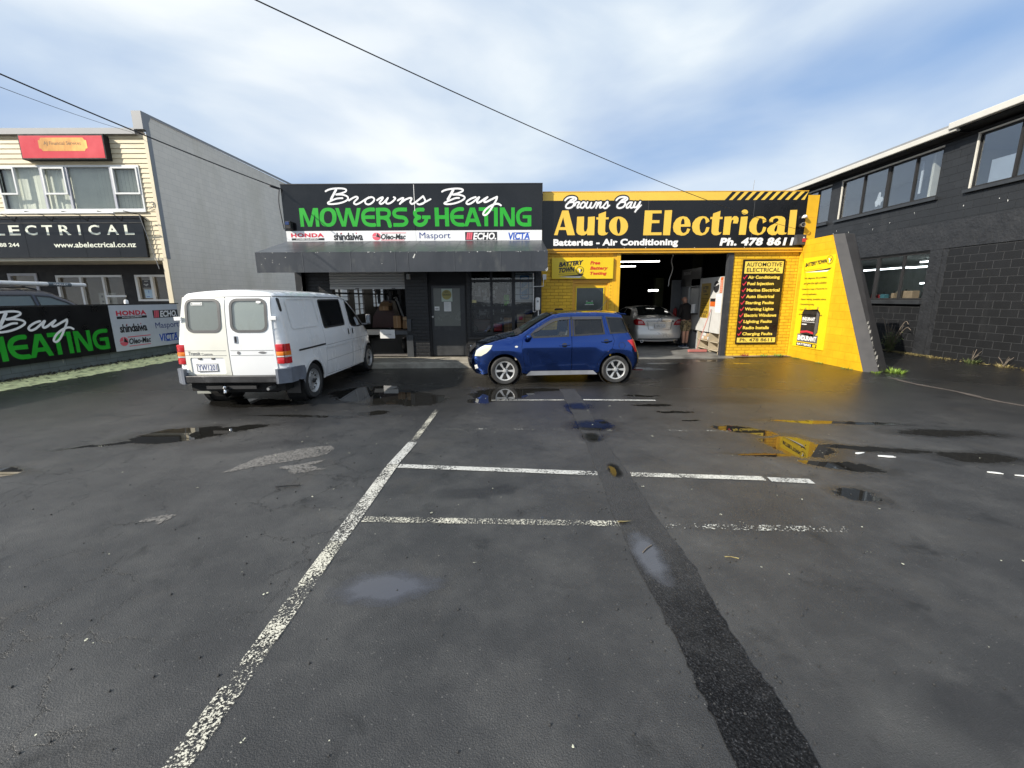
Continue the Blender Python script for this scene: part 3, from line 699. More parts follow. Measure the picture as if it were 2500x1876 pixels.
    ro = N(t, 'ShaderNodeMapRange'); ro.inputs['To Min'].default_value = 0.43; ro.inputs['To Max'].default_value = 0.25; L(damp.outputs[0], ro.inputs['Value'])
    rn = N(t, 'ShaderNodeMath', operation='MULTIPLY_ADD'); rn.inputs[1].default_value = 0.16; L(n2.outputs['Fac'], rn.inputs[0]); L(ro.outputs[0], rn.inputs[2])
    rs = N(t, 'ShaderNodeMath', operation='SUBTRACT'); rs.inputs[1].default_value = 0.08; L(rn.outputs[0], rs.inputs[0])
    rp = N(t, 'ShaderNodeMix', data_type='FLOAT'); L(pud.outputs[0], rp.inputs[0]); L(rs.outputs[0], rp.inputs[2]); rp.inputs[3].default_value = 0.015
    L(rp.outputs[0], b.inputs['Roughness'])
    b.inputs['Specular IOR Level'].default_value = 0.5
    # relief
    h1 = N(t, 'ShaderNodeMath', operation='ADD'); L(n1.outputs['Fac'], h1.inputs[0]); L(agg.outputs['Distance'], h1.inputs[1])
    hc = N(t, 'ShaderNodeMath', operation='MULTIPLY_ADD'); hc.inputs[1].default_value = -1.5; L(ck.outputs[0], hc.inputs[0]); L(h1.outputs[0], hc.inputs[2])
    iv = N(t, 'ShaderNodeMath', operation='SUBTRACT', use_clamp=True); iv.inputs[0].default_value = 1.0; L(pud.outputs[0], iv.inputs[1])
    bp = N(t, 'ShaderNodeBump', i_Distance=0.0035); L(hc.outputs[0], bp.inputs['Height'])
    bs = N(t, 'ShaderNodeMath', operation='MULTIPLY'); bs.inputs[1].default_value = 0.62; L(iv.outputs[0], bs.inputs[0]); L(bs.outputs[0], bp.inputs['Strength'])
    L(bp.outputs[0], b.inputs['Normal'])
    return m


MB().quad((-250, -120, 0), (250, -120, 0), (250, 400, 0), (-250, 400, 0)).build('ground', ground_mat(), kind='structure', label='wet dark asphalt of the car park with puddles')

G = lambda a, b: (a, b, 0.004)
# trench reinstated with coarse seal
trL = [(1.02, 8.2), (1.02, 7.2), (1.0, 6.0), (.98, 5.25), (.94, 4.34), (.91, 3.8), (.885, 3.4), (.875, 2.8), (.865, 2.45), (.88, 2.1), (.885, 1.8), (.88, 1.6), (.885, 1.3), (.88, .3), (.88, -1.5)]
trR = [(1.33, 8.2), (1.34, 7.4), (1.28, 6.0), (1.22, 5.2), (1.235, 4.6), (1.24, 3.8), (1.225, 3.1), (1.255, 2.6), (1.24, 2.4), (1.215, 2.1), (1.21, 1.75), (1.225, 1.6), (1.21, 1.3), (1.22, .3), (1.22, -1.5)]
random.seed(3)
def jag(p, a=0.010):
    q = catmull(p, 6)
    return [(x + random.uniform(-a, a), y) for x, y in q]
def trench_mat():
    m, t, b, o = new_mat('patched_seal')
    tc = N(t, 'ShaderNodeTexCoord'); oc = tc.outputs['Object']; L = t.links.new
    n = N(t, 'ShaderNodeTexNoise', i_Scale=120.0, i_Detail=3.0, i_Roughness=.8); L(oc, n.inputs['Vector'])
    v = N(t, 'ShaderNodeTexVoronoi', i_Scale=85.0); L(oc, v.inputs['Vector'])
    w = N(t, 'ShaderNodeTexNoise', i_Scale=2.6, i_Detail=7.0, i_Roughness=.7); L(oc, w.inputs['Vector'])
    sp = N(t, 'ShaderNodeSeparateXYZ'); L(oc, sp.inputs[0])
    mr = N(t, 'ShaderNodeMapRange'); mr.inputs['From Min'].default_value = 1.7; mr.inputs['From Max'].default_value = 3.0; L(sp.outputs['Y'], mr.inputs['Value'])
    wa = N(t, 'ShaderNodeMath', operation='MULTIPLY_ADD', use_clamp=True); wa.inputs[1].default_value = 1.8; L(w.outputs['Fac'], wa.inputs[0])
    ws = N(t, 'ShaderNodeMath', operation='SUBTRACT'); ws.inputs[1].default_value = .9; L(mr.outputs[0], ws.inputs[0]); L(ws.outputs[0], wa.inputs[2])
    co = ramp(t, [(.30, (.002, .002, .0025)), (.48, (.006, .0065, .0075)), (.60, (.024, .025, .027)), (.72, (.12, .122, .128))]); L(n.outputs['Fac'], co.inputs[0])
    fa = ramp(t, [(.30, (.012, .012, .012)), (.48, (.033, .033, .034)), (.60, (.050, .050, .05)), (.74, (.10, .098, .095))]); L(n.outputs['Fac'], fa.inputs[0])
    mx = N(t, 'ShaderNodeMix', data_type='RGBA'); L(wa.outputs[0], mx.inputs[0]); L(co.outputs[0], mx.inputs[6]); L(fa.outputs[0], mx.inputs[7]); L(mx.outputs[2], b.inputs['Base Color'])
    b.inputs['Roughness'].default_value = .55
    sl = ramp(t, [(0, (.12, .12, .12)), (1, (.5, .5, .5))]); L(wa.outputs[0], sl.inputs[0]); L(sl.outputs[0], b.inputs['Specular IOR Level'])
    ad = N(t, 'ShaderNodeMath', operation='ADD'); L(n.outputs['Fac'], ad.inputs[0]); L(v.outputs['Distance'], ad.inputs[1])
    bp = N(t, 'ShaderNodeBump', i_Strength=.8, i_Distance=.006); L(ad.outputs[0], bp.inputs['Height']); L(bp.outputs[0], b.inputs['Normal'])
    return m
MB().sheet([jag(trL) + jag(trR)[::-1]], [], lambda a, b: (a, b, 0.0045)).build('trench_patch', trench_mat(), kind='structure', label='strip of coarse patched asphalt running towards the blue car')
# film of water on the trench
def film_mat(name='water_film', col=(.085, .088, .100, 1), ro=.08):
    m, t, b, o = new_mat(name)
    tc = N(t, 'ShaderNodeTexCoord')
    ce = N(t, 'ShaderNodeVectorMath', operation='SUBTRACT'); ce.inputs[1].default_value = (.5, .5, 0); t.links.new(tc.outputs['Generated'], ce.inputs[0])
    fl = N(t, 'ShaderNodeVectorMath', operation='MULTIPLY'); fl.inputs[1].default_value = (2, 2, 0); t.links.new(ce.outputs[0], fl.inputs[0])
    ln = N(t, 'ShaderNodeVectorMath', operation='LENGTH'); t.links.new(fl.outputs[0], ln.inputs[0])
    n = N(t, 'ShaderNodeTexNoise', i_Scale=6.0, i_Detail=7.0, i_Roughness=.65); t.links.new(tc.outputs['Object'], n.inputs['Vector'])
    a = N(t, 'ShaderNodeMath', operation='MULTIPLY_ADD'); a.inputs[1].default_value = .9; t.links.new(n.outputs['Fac'], a.inputs[0]); t.links.new(ln.outputs['Value'], a.inputs[2])
    r = ramp(t, [(.42, (.85, .85, .85)), (.66, (0, 0, 0))]); h = N(t, 'ShaderNodeMath', operation='MULTIPLY'); h.inputs[1].default_value = .5
    t.links.new(a.outputs[0], h.inputs[0]); t.links.new(h.outputs[0], r.inputs[0])
    tr = N(t, 'ShaderNodeBsdfTransparent'); mx = N(t, 'ShaderNodeMixShader')
    t.links.new(r.outputs[0], mx.inputs[0]); t.links.new(tr.outputs[0], mx.inputs[1]); t.links.new(b.outputs[0], mx.inputs[2]); t.links.new(mx.outputs[0], o.inputs[0])
    b.inputs['Base Color'].default_value = col; b.inputs['Roughness'].default_value = ro
    return m
def blob(cx, cy, rx, ry, n=26, j=.12, rot=0.0):
    out = []
    for k in range(n):
        t = 2 * math.pi * k / n; r = 1 + random.uniform(-j, j)
        x, y = rx * r * math.cos(t), ry * r * math.sin(t)
        out.append((cx + x * math.cos(rot) - y * math.sin(rot), cy + x * math.sin(rot) + y * math.cos(rot)))
    return catmull(out, 3, True)
m_film = film_mat()
m_pool = film_mat('dark_pool', (.012, .0125, .011, 1), .015)
for cx, cy, rx, ry, lab in ((1.20, 5.78, .34, .30, 'dark puddle across the patched strip in front of the blue car'), (1.10, 5.24, .16, .22, 'small dark puddle in the patched strip'), (1.12, 4.18, .085, .26, 'narrow puddle in a hole of the patched strip'), (1.15, 6.85, .24, .30, 'faint puddle on the patched strip nearest the blue car')):
    MB().sheet([blob(cx, cy, rx, ry, j=.12)], [], lambda a, b: (a, b, 0.0085)).build('puddle', m_pool, kind='structure', label=lab)
MB().sheet([blob(.985, 2.66, .12, .40, j=.10, rot=.10)], [], lambda a, b: (a, b, 0.0085)).build('puddle', m_film, kind='structure', label='shallow water lying in the trench patch')
MB().sheet([blob(-.80, 2.37, .42, .19, j=.10, rot=.22)], [], lambda a, b: (a, b, 0.0045)).build('puddle', m_film, kind='structure', label='shallow water beside the long white line')
# worn pale patches where the top seal has come off
m_pale = worn_paint('bare_base', (0.165, 0.157, 0.145), 0.50, scale=48, along=.35)
for pl in ([(-3.03, 4.22), (-2.98, 4.38), (-2.91, 4.66), (-2.7, 4.80), (-2.48, 4.97), (-2.21, 5.01), (-2.13, 4.93), (-2.14, 4.72), (-2.5, 4.50), (-2.82, 4.34), (-2.9, 4.27)],
           [(-2.52, 4.34), (-2.08, 4.56), (-2.13, 4.46), (-2.20, 4.41), (-2.08, 4.33), (-1.97, 4.29), (-2.27, 4.15), (-2.37, 4.28)],
           [(-3.08, 3.22), (-3.04, 3.29), (-2.92, 3.33), (-2.83, 3.33), (-2.86, 3.18), (-2.93, 3.23)]):
    q = [(x + random.uniform(-.012, .012), y + random.uniform(-.012, .012)) for i in range(len(pl)) for x, y in [((pl[i][0] * (6 - k) + pl[(i + 1) % len(pl)][0] * k) / 6, (pl[i][1] * (6 - k) + pl[(i + 1) % len(pl)][1] * k) / 6) for k in range(6)]]
    MB().sheet([q], [], G).build('bare_patch', m_pale, kind='structure')
# painted lines
wp = [worn_paint('line_paint_fair', (0.60, 0.59, 0.53), 0.635, scale=75), worn_paint('line_paint_worn', (0.62, 0.60, 0.50), 0.700, scale=85), worn_paint('line_paint_faint', (0.5, 0.5, 0.45), 0.80), worn_paint('line_paint_good', (0.52, 0.52, 0.49), 0.56), worn_paint('line_paint_used', (0.52, 0.52, 0.49), 0.60)]
P6 = lambda a, b: (a, b, 0.0072)
def line(a, b, w, k, name='painted_line'):
    d = Vector((b[0] - a[0], b[1] - a[1])).normalized(); n = Vector((-d.y, d.x)) * w / 2
    MB().sheet([[(a[0] + n.x, a[1] + n.y), (b[0] + n.x, b[1] + n.y), (b[0] - n.x, b[1] - n.y), (a[0] - n.x, a[1] - n.y)]], [], P6).build(name, wp[k], kind='structure')
line((-1.315, 1.0), (-1.30, 2.9), .112, 1); line((-1.30, 2.9), (-1.275, 4.4), .125, 0); line((-1.275, 4.4), (-1.215, 5.12), .115, 3); line((-1.215, 5.12), (-1.165, 6.68), .08, 1)
line((-1.13, 8.95), (-1.10, 10.6), .06, 2)
line((-.3, 7.32), (1.0, 7.29), .06, 0); line((1.34, 7.29), (2.6, 7.2), .075, 3)
line((-1.15, 5.67), (1.0, 5.57), .06, 2); line((1.35, 5.53), (3.05, 5.45), .06, 2)
line((-1.2, 4.345), (.92, 4.09), .10, 4); line((1.26, 4.06), (2.56, 3.925), .10, 0); line((2.6, 3.90), (2.99, 3.845), .11, 3)
line((-1.21, 3.215), (.89, 3.10), .085, 1); line((1.25, 3.06), (2.65, 2.97), .085, 2)
# mossy kerb strip at the foot of the low wall
m_moss = mat('moss', (0.80, 0.78, 0.38), rough=0.9, var=0.35, vs=7, bump=0.7, bs=25, dirt=(0.10, 0.10, 0.05), dirt_s=5.0, dirt_lo=0.55, dirt_hi=0.66)
mk = MB()
random.seed(5)
prev = None
NC = 11
for k in range(150):
    y = 4.0 + k * 10.0 / 149
    x0 = -11.17; xo = -10.36 + (y - 8) * .075 + random.uniform(-.09, .09)
    row = []
    for c in range(NC):
        f = c / (NC - 1)
        h = .055 * (1 - f) + .03 * random.random() * (1 - abs(2 * f - 1) ** 3)
        row.append((x0 + (xo - x0) * f + random.uniform(-.02, .02) * (0 < c < NC - 1), y, h if c < NC - 1 else .002))
    if prev:
        for a in range(NC - 1):
            mk.quad(prev[a], prev[a + 1], row[a + 1], row[a])
    prev = row
mk.build('moss_strip', m_moss, kind='stuff', smooth='all', label='yellow-green moss growing along the foot of the low wall', cat='moss')
# dark rotted leaves and grit in the angle of the wall
random.seed(6)
mk = MB()
for k in range(700):
    y = random.uniform(5.5, 14.2); x = -11.06 + abs(random.gauss(0, .13)); s_ = random.uniform(.015, .05); a = random.uniform(0, 3.1); c, d = math.cos(a) * s_, math.sin(a) * s_; z = .06 + random.uniform(0, .04)
    mk.quad((x - c, y - d, z), (x + d * .5, y - c * .5, z + random.uniform(0, .03)), (x + c, y + d, z), (x - d * .5, y + c * .5, z + random.uniform(0, .03)))
mk.build('leaf_mould', mat('leaf_mould', (.035, .03, .02), rough=.9, var=.6, vs=20), kind='stuff', label='dark leaf mould lying against the foot of the low wall', cat='leaf mould')

# concrete apron and kerb in front of the mower shop
m_conc = mat('old_concrete', (0.36, 0.33, 0.27), rough=0.75, var=0.18, vs=4, bump=0.3, bs=60, dirt=(0.13, 0.12, 0.10), dirt_s=1.6, dirt_lo=.5, dirt_hi=.72)
MB().box(-5.9, .97, 10.92, 12.6, -.1, .155, bev=.02).build('apron', m_conc, kind='structure', label='concrete step in front of the black shop')
m_dark = mat('kerb_joint', (0.05, 0.05, 0.045), rough=0.8, var=0.4, vs=20)
m_gfl = mat('workshop_floor', (0.20, 0.20, 0.19), rough=0.42, var=0.25, vs=2.5, bump=0.15, bs=30, dirt=(0.06, 0.06, 0.06), dirt_s=1.4, dirt_lo=.48, dirt_hi=.66)
MB().quad((1.0, 12.45, .02), (8.5, 12.45, .02), (8.5, 26, .02), (1.0, 26, .02)).add([(3.2, 12.45, .02), (6.7, 12.45, .02), (6.7, 12.25, .001), (3.2, 12.25, .001)], [(0, 1, 2, 3)]).build('workshop_floor', m_gfl, kind='structure')
m_foot = mat('dry_litter', (0.22, 0.14, 0.085), rough=0.9, var=0.5, vs=25, bump=0.5, bs=60)
# cracked edge of the lane beside the black building
ml = MB()
random.seed(11)
pv = None
for k in range(30):
    y = 4.5 + k * 4.6 / 29; x = 8.42 + .05 * math.sin(k * .7) + (9.1 - y) * .01
    a = (x - .03 - random.uniform(0, .04), y); c = (x + .03 + random.uniform(0, .05), y)
    if pv: ml.quad((*pv[0], .005), (*pv[1], .005), (*c, .005), (*a, .005))
    pv = (a, c)
ml.build('lane_edge', mat('lane_edge_grit', (0.085, 0.07, 0.06), rough=.85, var=.4, vs=14), kind='structure')

# ================================================================ BLACK MOWER SHOP
m_bbrick = brick('black_painted_brick', (0.013, 0.0135, 0.015), (0.007, 0.007, 0.0075), .235, .0925, 'x', rough=.42, bump=.8, dirt=(0.06, 0.06, 0.06), dirt_lo=.66, dirt_hi=.9, spec=.5)
m_black = mat('black_paint', (0.011, 0.0115, 0.013), rough=.42, var=.25, vs=6, dirt=(0.05, 0.05, 0.05), dirt_s=3, dirt_lo=.6, dirt_hi=.9)
m_blackm = mat('black_matt', (0.012, 0.012, 0.013), rough=.7, var=.3, vs=8)
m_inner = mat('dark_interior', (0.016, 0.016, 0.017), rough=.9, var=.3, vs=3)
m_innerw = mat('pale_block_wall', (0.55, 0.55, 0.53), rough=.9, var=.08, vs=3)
m_glass = glass('shop_glass', (0.92, 0.94, 0.94), refl=1.1)
m_gray_st = mat('awning_sheet', (0.046, 0.050, 0.057), rough=.36, met=.2, var=.18, vs=2.2, dirt=(0.095, 0.098, 0.095), dirt_s=3.5, dirt_lo=.56, dirt_hi=.8, stretch=(1, 1, .5))
m_chip = mat('chipped_metal', (0.55, 0.55, 0.52), rough=.6, var=.2)
m_white = mat('white_paint', (0.78, 0.78, 0.76), rough=.45, var=.05, vs=6)
m_steel = mat('shutter_steel', (0.42, 0.42, 0.41), rough=.42, met=.2, var=.06, vs=2)

YS = 12.44; YW_ = 12.50; YW = 12.50
shop = thing('mower_shop', 'black brick shop with grey awning and half raised roller door', 'shop', (-2.4, 11.95, 0))
Y0 = 11.95
mb = MB()
wall(mb, rect(-5.78, .1, .95, 3.2), [rect(-5.62, .155, -2.82, 2.62), rect(-2.2, .155, -1.13, 2.62), rect(-1.03, .78, .80, 2.56)], facade(Y0), (0, .22, 0))
mb.build('wall', m_bbrick, shop)
mb = MB()
mb.box(-5.80, -5.62, Y0 - .012, Y0 + .25, .1, 2.7)

lw = MB(); wall(lw, rect(Y0 + .25, .1, 21, 3.1), [rect(12.95, 1.74, 15.7, 2.65), rect(16.25, 1.2, 17.3, 2.65), rect(18.5, 1.45, 20.2, 2.65)], lambda a, b: (-5.74, a, b), (-.06, 0, 0)); lw.build('side_wall', m_black, shop)
lw = MB(); lw.box(-5.78, -5.70, 12.66, 21, 3.1, 4.5); lw.build('side_wall', m_black, shop)
lw = MB()
for y in (13.35, 14.1, 14.85, 16.75, 18.9, 19.5): lw.box(-5.78, -5.73, y - .03, y + .03, 1.2, 2.65)
for z in (1.98, 2.3): lw.box(-5.785, -5.735, 12.95, 20.2, z - .03, z + .03)
for z in (1.4, 1.6, 1.86, 2.12, 2.42): lw.box(-5.77, -5.745, 12.95, 20.2, z - .011, z + .011)
lw.build('side_window_bars', m_blackm, shop)
mb2 = MB(); mb2.box(.87, .95, Y0 + .02, 12.45, .1, 3.1); mb2.box(.87, .95, 12.46, 21, .1, 4.5); mb2.build('side_wall', m_black, shop); mb.box(-6.12, .94, YW_ + .003, YW_ + .15, 3.1, 4.80)
mb.build('side_wall', m_black, shop)
# brick return left of the roller door
MB().box(-5.62, -4.9, Y0 + .20, Y0 + .42, .155, 2.7).build('return_wall', m_bbrick, shop)
MB().box(-5.7, .87, YW_ + .2, 20.9, 4.0, 4.1).build('roof', m_blackm, shop)
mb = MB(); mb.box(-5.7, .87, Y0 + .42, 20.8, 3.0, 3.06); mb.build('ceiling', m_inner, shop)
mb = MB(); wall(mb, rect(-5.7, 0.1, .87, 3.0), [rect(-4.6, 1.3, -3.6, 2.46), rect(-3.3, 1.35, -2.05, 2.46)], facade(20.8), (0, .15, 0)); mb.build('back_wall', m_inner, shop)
mb = MB()
for x in (-4.2, -3.9, -2.9, -2.5):
    mb.box(x - .015, x + .015, 20.84, 20.87, 1.0, 2.46)
for z in (1.25, 1.5, 1.75, 2.0, 2.12, 2.3):
    mb.box(-4.6, -2.05, 20.88, 20.905, z - .012, z + .012)
mb.build('window_bars', m_blackm, shop)
MB().box(-9, 3, 23.6, 23.8, 0, 4.2).build('yard_wall', mat('white_yard_wall', (.75, .75, .72), rough=.9, var=.06), shop)
MB().box(-5.7, .87, Y0 + .25, 20.8, .1, .16).build('floor', mat('shop_floor', (0.16, 0.15, 0.14), rough=.5, var=.3, vs=3), shop)
MB().box(-1.12, -1.05, Y0 + .24, 19, .16, 3.0).build('partition', m_inner, shop)
# roller shutter
ro = MB()
prof = []
nz = 7
for k in range(nz):
    z = 2.62 - k * .073
    prof += [(Y0 + .10, z), (Y0 + .075, z - .02), (Y0 + .075, z - .052), (Y0 + .10, z - .068)]
pb = len(ro.v)
for (y, z) in prof:
    ro.v += [(-4.90, y, z), (-2.82, y, z)]
for i in range(len(prof) - 1):
    ro.f.append((pb + 2 * i, pb + 2 * i + 1, pb + 2 * i + 3, pb + 2 * i + 2))
ro.box(-4.90, -2.82, Y0 + .06, Y0 + .11, 2.05, 2.115)
sh = ro.build('roller_shutter', m_steel, shop)
for hx in (-4.2, -3.2): MB().box(hx, hx + .1, Y0 + .05, Y0 + .062, 2.06, 2.08).build('handle', m_blackm, sh)
# door
dr = MB(); dr.box(-2.14, -1.18, Y0 + .12, Y0 + .165, .17, 2.14)
door = dr.build('door', mat('door_paint', (0.022, 0.023, 0.025), rough=.38, var=.25, vs=5, dirt=(0.07, 0.07, 0.07), dirt_s=2.6, dirt_lo=.58, dirt_hi=.8), shop)
MB().box(-2.06, -1.32, Y0 + .10, Y0 + .119, 1.02, 2.06).build('pane', mat('grey_board', (0.13, 0.14, 0.125), rough=.25, var=.1, vs=2), door)
MB().box(-2.06, -1.26, Y0 + .108, Y0 + .119, .18, .46).build('door_foot_panel', mat('door_foot_panel', (0.035, 0.036, 0.037), rough=.45, var=.3, vs=5), door)  # slightly paler thin panel across the foot of the door
kb = MB(); kb.lathe([(0, -.05), (.02, -.048), (.028, -.03), (.02, -.012), (.012, 0)], (-2.10, Y0 + .12, 1.28), (0, 1, 0), 14); kb.build('handle', m_white, door, smooth=True)
fr = MB()
fr.box(-2.2, -2.14, Y0 + .05, Y0 + .2, .16, 2.2); fr.box(-1.18, -1.13, Y0 + .05, Y0 + .2, .16, 2.2); fr.box(-2.14, -1.18, Y0 + .05, Y0 + .2, 2.14, 2.2); fr.box(-2.2, -1.13, Y0 + .1, Y0 + .2, 2.2, 2.62)
fr.build('door_frame', m_blackm, shop)
# shop window: frame and bars, pane behind
wf = MB()
yw = Y0 + .09
for x0, x1 in ((-1.03, -.985), (-.475, -.405), (.125, .215), (.755, .80)):
    wf.box(x0, x1, yw - .03, yw + .04, .78, 2.56)
for z0, z1 in ((.78, .83), (1.47, 1.56), (2.215, 2.29), (2.50, 2.56)):
    for x0, x1 in ((-.985, -.475), (-.405, .125), (.215, .755)):
        wf.box(x0, x1, yw - .026, yw + .036, z0, z1)
win = wf.build('window', m_black, shop)
MB().box(-.99, .76, yw + .0, yw + .012, .8, 2.53).build('pane', m_glass, win)
wb = MB()
for z in (.95, 1.10, 1.25, 1.38, 1.72, 1.88, 2.06, 2.42):
    wb.box(-.985, .755, yw + .055, yw + .067, z - .007, z + .007)
for x in (-.14,):
    wb.box(x - .01, x + .01, yw + .07, yw + .085, .83, 2.5)
wb.build('security_bars', m_blackm, win)
MB().box(-1.09, .83, Y0 - .07, Y0 + .03, .66, .73).build('sill', m_black, shop)
# awning
aw = MB()
ax0, ax1, ay = -5.9, .965, 10.35
aw.quad((ax0 - .0, ay, 2.868), (ax1, ay, 2.868), (1.0, 12.43, 3.372), (-6.15, 12.43, 3.372))
aw.quad((ax0, ay, 2.41), (ax1, ay, 2.41), (ax1, ay, 2.87), (ax0, ay, 2.87))
aw.quad((ax0, ay + .03, 2.41), (ax1, ay + .03, 2.41), (ax1, ay + .03, 2.86), (ax0, ay + .03, 2.86))
aw.quad((ax0, ay, 2.41), (ax0, ay + .03, 2.41), (ax1, ay + .03, 2.41), (ax1, ay, 2.41))
for x in (ax0, ax1):
    aw.add([(x, ay, 2.41), (x, ay, 2.868), (x * 1.03, 12.43, 3.37), (x, Y0 - .02, 3.1), (x, Y0 - .02, 2.60), (x, ay + .1, 2.41)], [(0, 1, 2, 3, 4, 5)])
awn = aw.build('awning', m_gray_st, shop)
MB().box(-5.88, .95, ay + .04, Y0 - .03, 2.60, 2.63).build('soffit', mat('soffit_paint', (0.03, 0.03, 0.032), rough=.7), awn)
m_seam = mat('seam_metal', (0.062, 0.066, 0.073), rough=.45)
for x in (-4.8, -3.68, -2.63, -2.33, -1.24, -.15, .55):
    sm = MB(); sm.box(x - .006, x + .006, ay - .006, ay, 2.415, 2.866)
    sm.quad((x - .008, ay, 2.872), (x + .008, ay, 2.872), (x * 1.035 + .008, 12.43, 3.376), (x * 1.035 - .008, 12.43, 3.376))
    sm.build('seam', m_seam, awn)
ck = MB()
random.seed(21)
for k in range(40):
    if k < 6:
        x = random.uniform(-5.8, -5.0); z = random.uniform(2.48, 2.84)
    elif k < 38:
        x = random.uniform(ax0, ax1); z = 2.868 - random.uniform(0, .012)
    else:
        x = random.uniform(ax0, ax1); z = random.uniform(2.45, 2.85)
    ck.sheet([blob(x, z, random.uniform(.004, .016), random.uniform(.003, .009), 7, .4)], [], facade(ay - .003))
ck.sheet([[(-2.22, 2.73), (-2.19, 2.72), (-2.15, 2.81), (-2.17, 2.82)]], [], facade(ay - .003))
ck.build('paint_chips', m_chip, awn)
bf = MB(); bf.add([(.93, ay - .01, 2.40), (.965, ay - .02, 2.43), (.97, ay - .035, 2.50), (.90, ay - .03, 2.44)], [(0, 1, 2, 3)]); bf.build('bent_corner', m_chip, awn)
# coping on top of the shop wall
MB().box(-6.18, 1.0, YS - .01, YW + .18, 4.85, 4.875).build('coping', m_black, shop)

# sign board of the mower shop
m_gloss = mat('gloss_black_board', (0.009, 0.0095, 0.0105), rough=.13, var=.3, vs=2.2, spec=.5)
m_vw = mat('white_vinyl', (0.84, 0.84, 0.83), rough=.35, var=.03)
m_vg = mat('green_vinyl', (0.020, 0.36, 0.026), rough=.35, var=.06)
m_vgl = mat('pale_green_edge', (0.25, 0.62, 0.25), rough=.35, var=.05)
m_vr = mat('red_vinyl', (0.62, 0.03, 0.06), rough=.4, var=.08)
m_vp = mat('pink_vinyl', (0.72, 0.12, 0.16), rough=.4, var=.08)
m_vk = mat('black_vinyl', (0.02, 0.02, 0.022), rough=.4, var=.2)
m_vb = mat('blue_vinyl', (0.02, 0.09, 0.48), rough=.4, var=.08)
m_vn = mat('navy_vinyl', (0.03, 0.05, 0.20), rough=.4, var=.1)
m_vy = mat('yellow_vinyl', (0.80, 0.52, 0.07), rough=.35, var=.06, vs=1.2)
m_vo = mat('orange_vinyl', (0.62, 0.13, 0.02), rough=.4, var=.06)
m_wboard = mat('white_board', (0.78, 0.79, 0.79), rough=.3, var=.03)

sg = thing('shop_sign', 'large black fascia sign with white script over green capitals', 'sign', (-2.4, 11.9, 3.57))
YS = 12.44
YW = 12.50
MB().box(-6.175, -2.545, YS, YW, 3.652, 4.848).build('panel', m_gloss, sg)
MB().box(-2.535, .999, YS, YW, 3.652, 4.848).build('panel', m_gloss, sg)
MB().box(-2.547, -2.533, YS - .006, YS, 4.16, 4.848).build('joint', m_white, sg)
fp = facade(YS - .004)
def script(key, parent, material, P, name='script_lettering', extra=0.0, f=None):
    polys = []
    for pts, w in GLYPHS[key]:
        q = [f(*p) for p in pts] if f else pts
        polys += ribbon(q, w + extra, n=4)
    return MB().sheet(polys, [], P).build(name, material, parent)
def green(key, parent, P1, P2, f=None, grow=.0):
    po, ho = glyph_polys(GLYPHS[key])
    if f:
        po = [[f(*p) for p in q] for q in po]; ho = [[f(*p) for p in q] for q in ho]
    return MB().sheet(po, ho, P1).build('lettering', m_vg, parent)
for key in ('mowers', 'amp', 'heating'):
    green(key, sg, facade(YS - .003), None)
for key in ('browns', 'bay'):
    script(key, sg, m_vw, facade(YS - .007))

st = thing('brand_strip', 'white strip of six brand logos beneath the black fascia sign', 'sign', (-2.4, 11.9, 3.3))
MB().box(-6.147, -2.545, YS - .005, YW, 3.374, 3.648).build('panel', m_wboard, st)
MB().box(-2.538, .989, YS - .005, YW, 3.374, 3.648).build('panel', m_wboard, st)


def logos(parent, P, R, P2):
    """Six logos; R gives the box of each, P its plane, P2 a plane a little in front."""
    a = R['honda']; text('HONDA', parent, m_vr, P, a, bold=.045, space=1.1)
    sf = MB()
    h = R['hbar']; sf.sheet([rect(*h)], [], P); sf.build('bar', m_vk, parent)
    text('POWER EQUIPMENT', parent, m_vw, P2, R['hp'], bold=.02)
    text('shindaiwa', parent, m_vk, P, R['shin'], bold=.03, space=.92)
    s = R['shin']; w = s[2] - s[0]; hh = s[3] - s[1]
    for q in (.255, .765):
        dots = MB(); dots.sheet([rect(s[0] + w * q, s[1] + hh * .84, s[0] + w * (q + .028), s[1] + hh * 1.0)], [], P2); dots.build('letter_dot', m_vr, parent)
    c = R['oc']; cx, cy, r, ry = (c[0] + c[2]) / 2, (c[1] + c[3]) / 2, (c[2] - c[0]) / 2, (c[3] - c[1]) / 2
    k = MB(); k.sheet([circle(cx, cy, r, 24, ry)], [rect(cx - r, cy - ry * .10, cx + r, cy + ry * .02), rect(cx - r * .1, cy, cx + r * .02, cy + ry)], P); k.build('roundel', m_vp, parent)
    MB().sheet([[(cx - r * .1, cy - ry * .05), (cx + r * .95, cy - ry * .35), (cx + r * .25, cy + ry * .85)]], [], P2).build('wedge', m_vk, parent)
    text('Oleo-Mac', parent, m_vk, P, R['oleo'], bold=.03, shear=.2)
    b = MB(); b.sheet([rect(*R['o1']), rect(*R['o2'])], [], P); b.build('rule_lines', m_vp, parent)
    text('Masport', parent, m_vn, P, R['mas'], bold=0)
    MB().sheet([rect(*R['ebox'])], [], P).build('box', m_vk, parent)
    e = R['ebar']; w = (e[2] - e[0]) / 3.3
    b = MB()
    for q in range(3):
        x = e[0] + q * w
        b.sheet([[(x - w * .1, e[1]), (x + w * .75, e[1]), (x + w * 1.25, e[3]), (x + w * .4, e[3])]], [], P2)
    b.build('slanted_bars', m_vp, parent)
    text('ECHO.', parent, m_vw, P2, R['echo'], bold=.04, shear=.18)
    text('VICTA', parent, m_vb, P, R['vic'], bold=.03, shear=.12)
    b = MB(); b.sheet([rect(*R['v1']), rect(*R['v2'])], [], P); b.build('rule_lines', m_vb, parent)


logos(st, facade(YS - .0085), RECTS, facade(YS - .012))

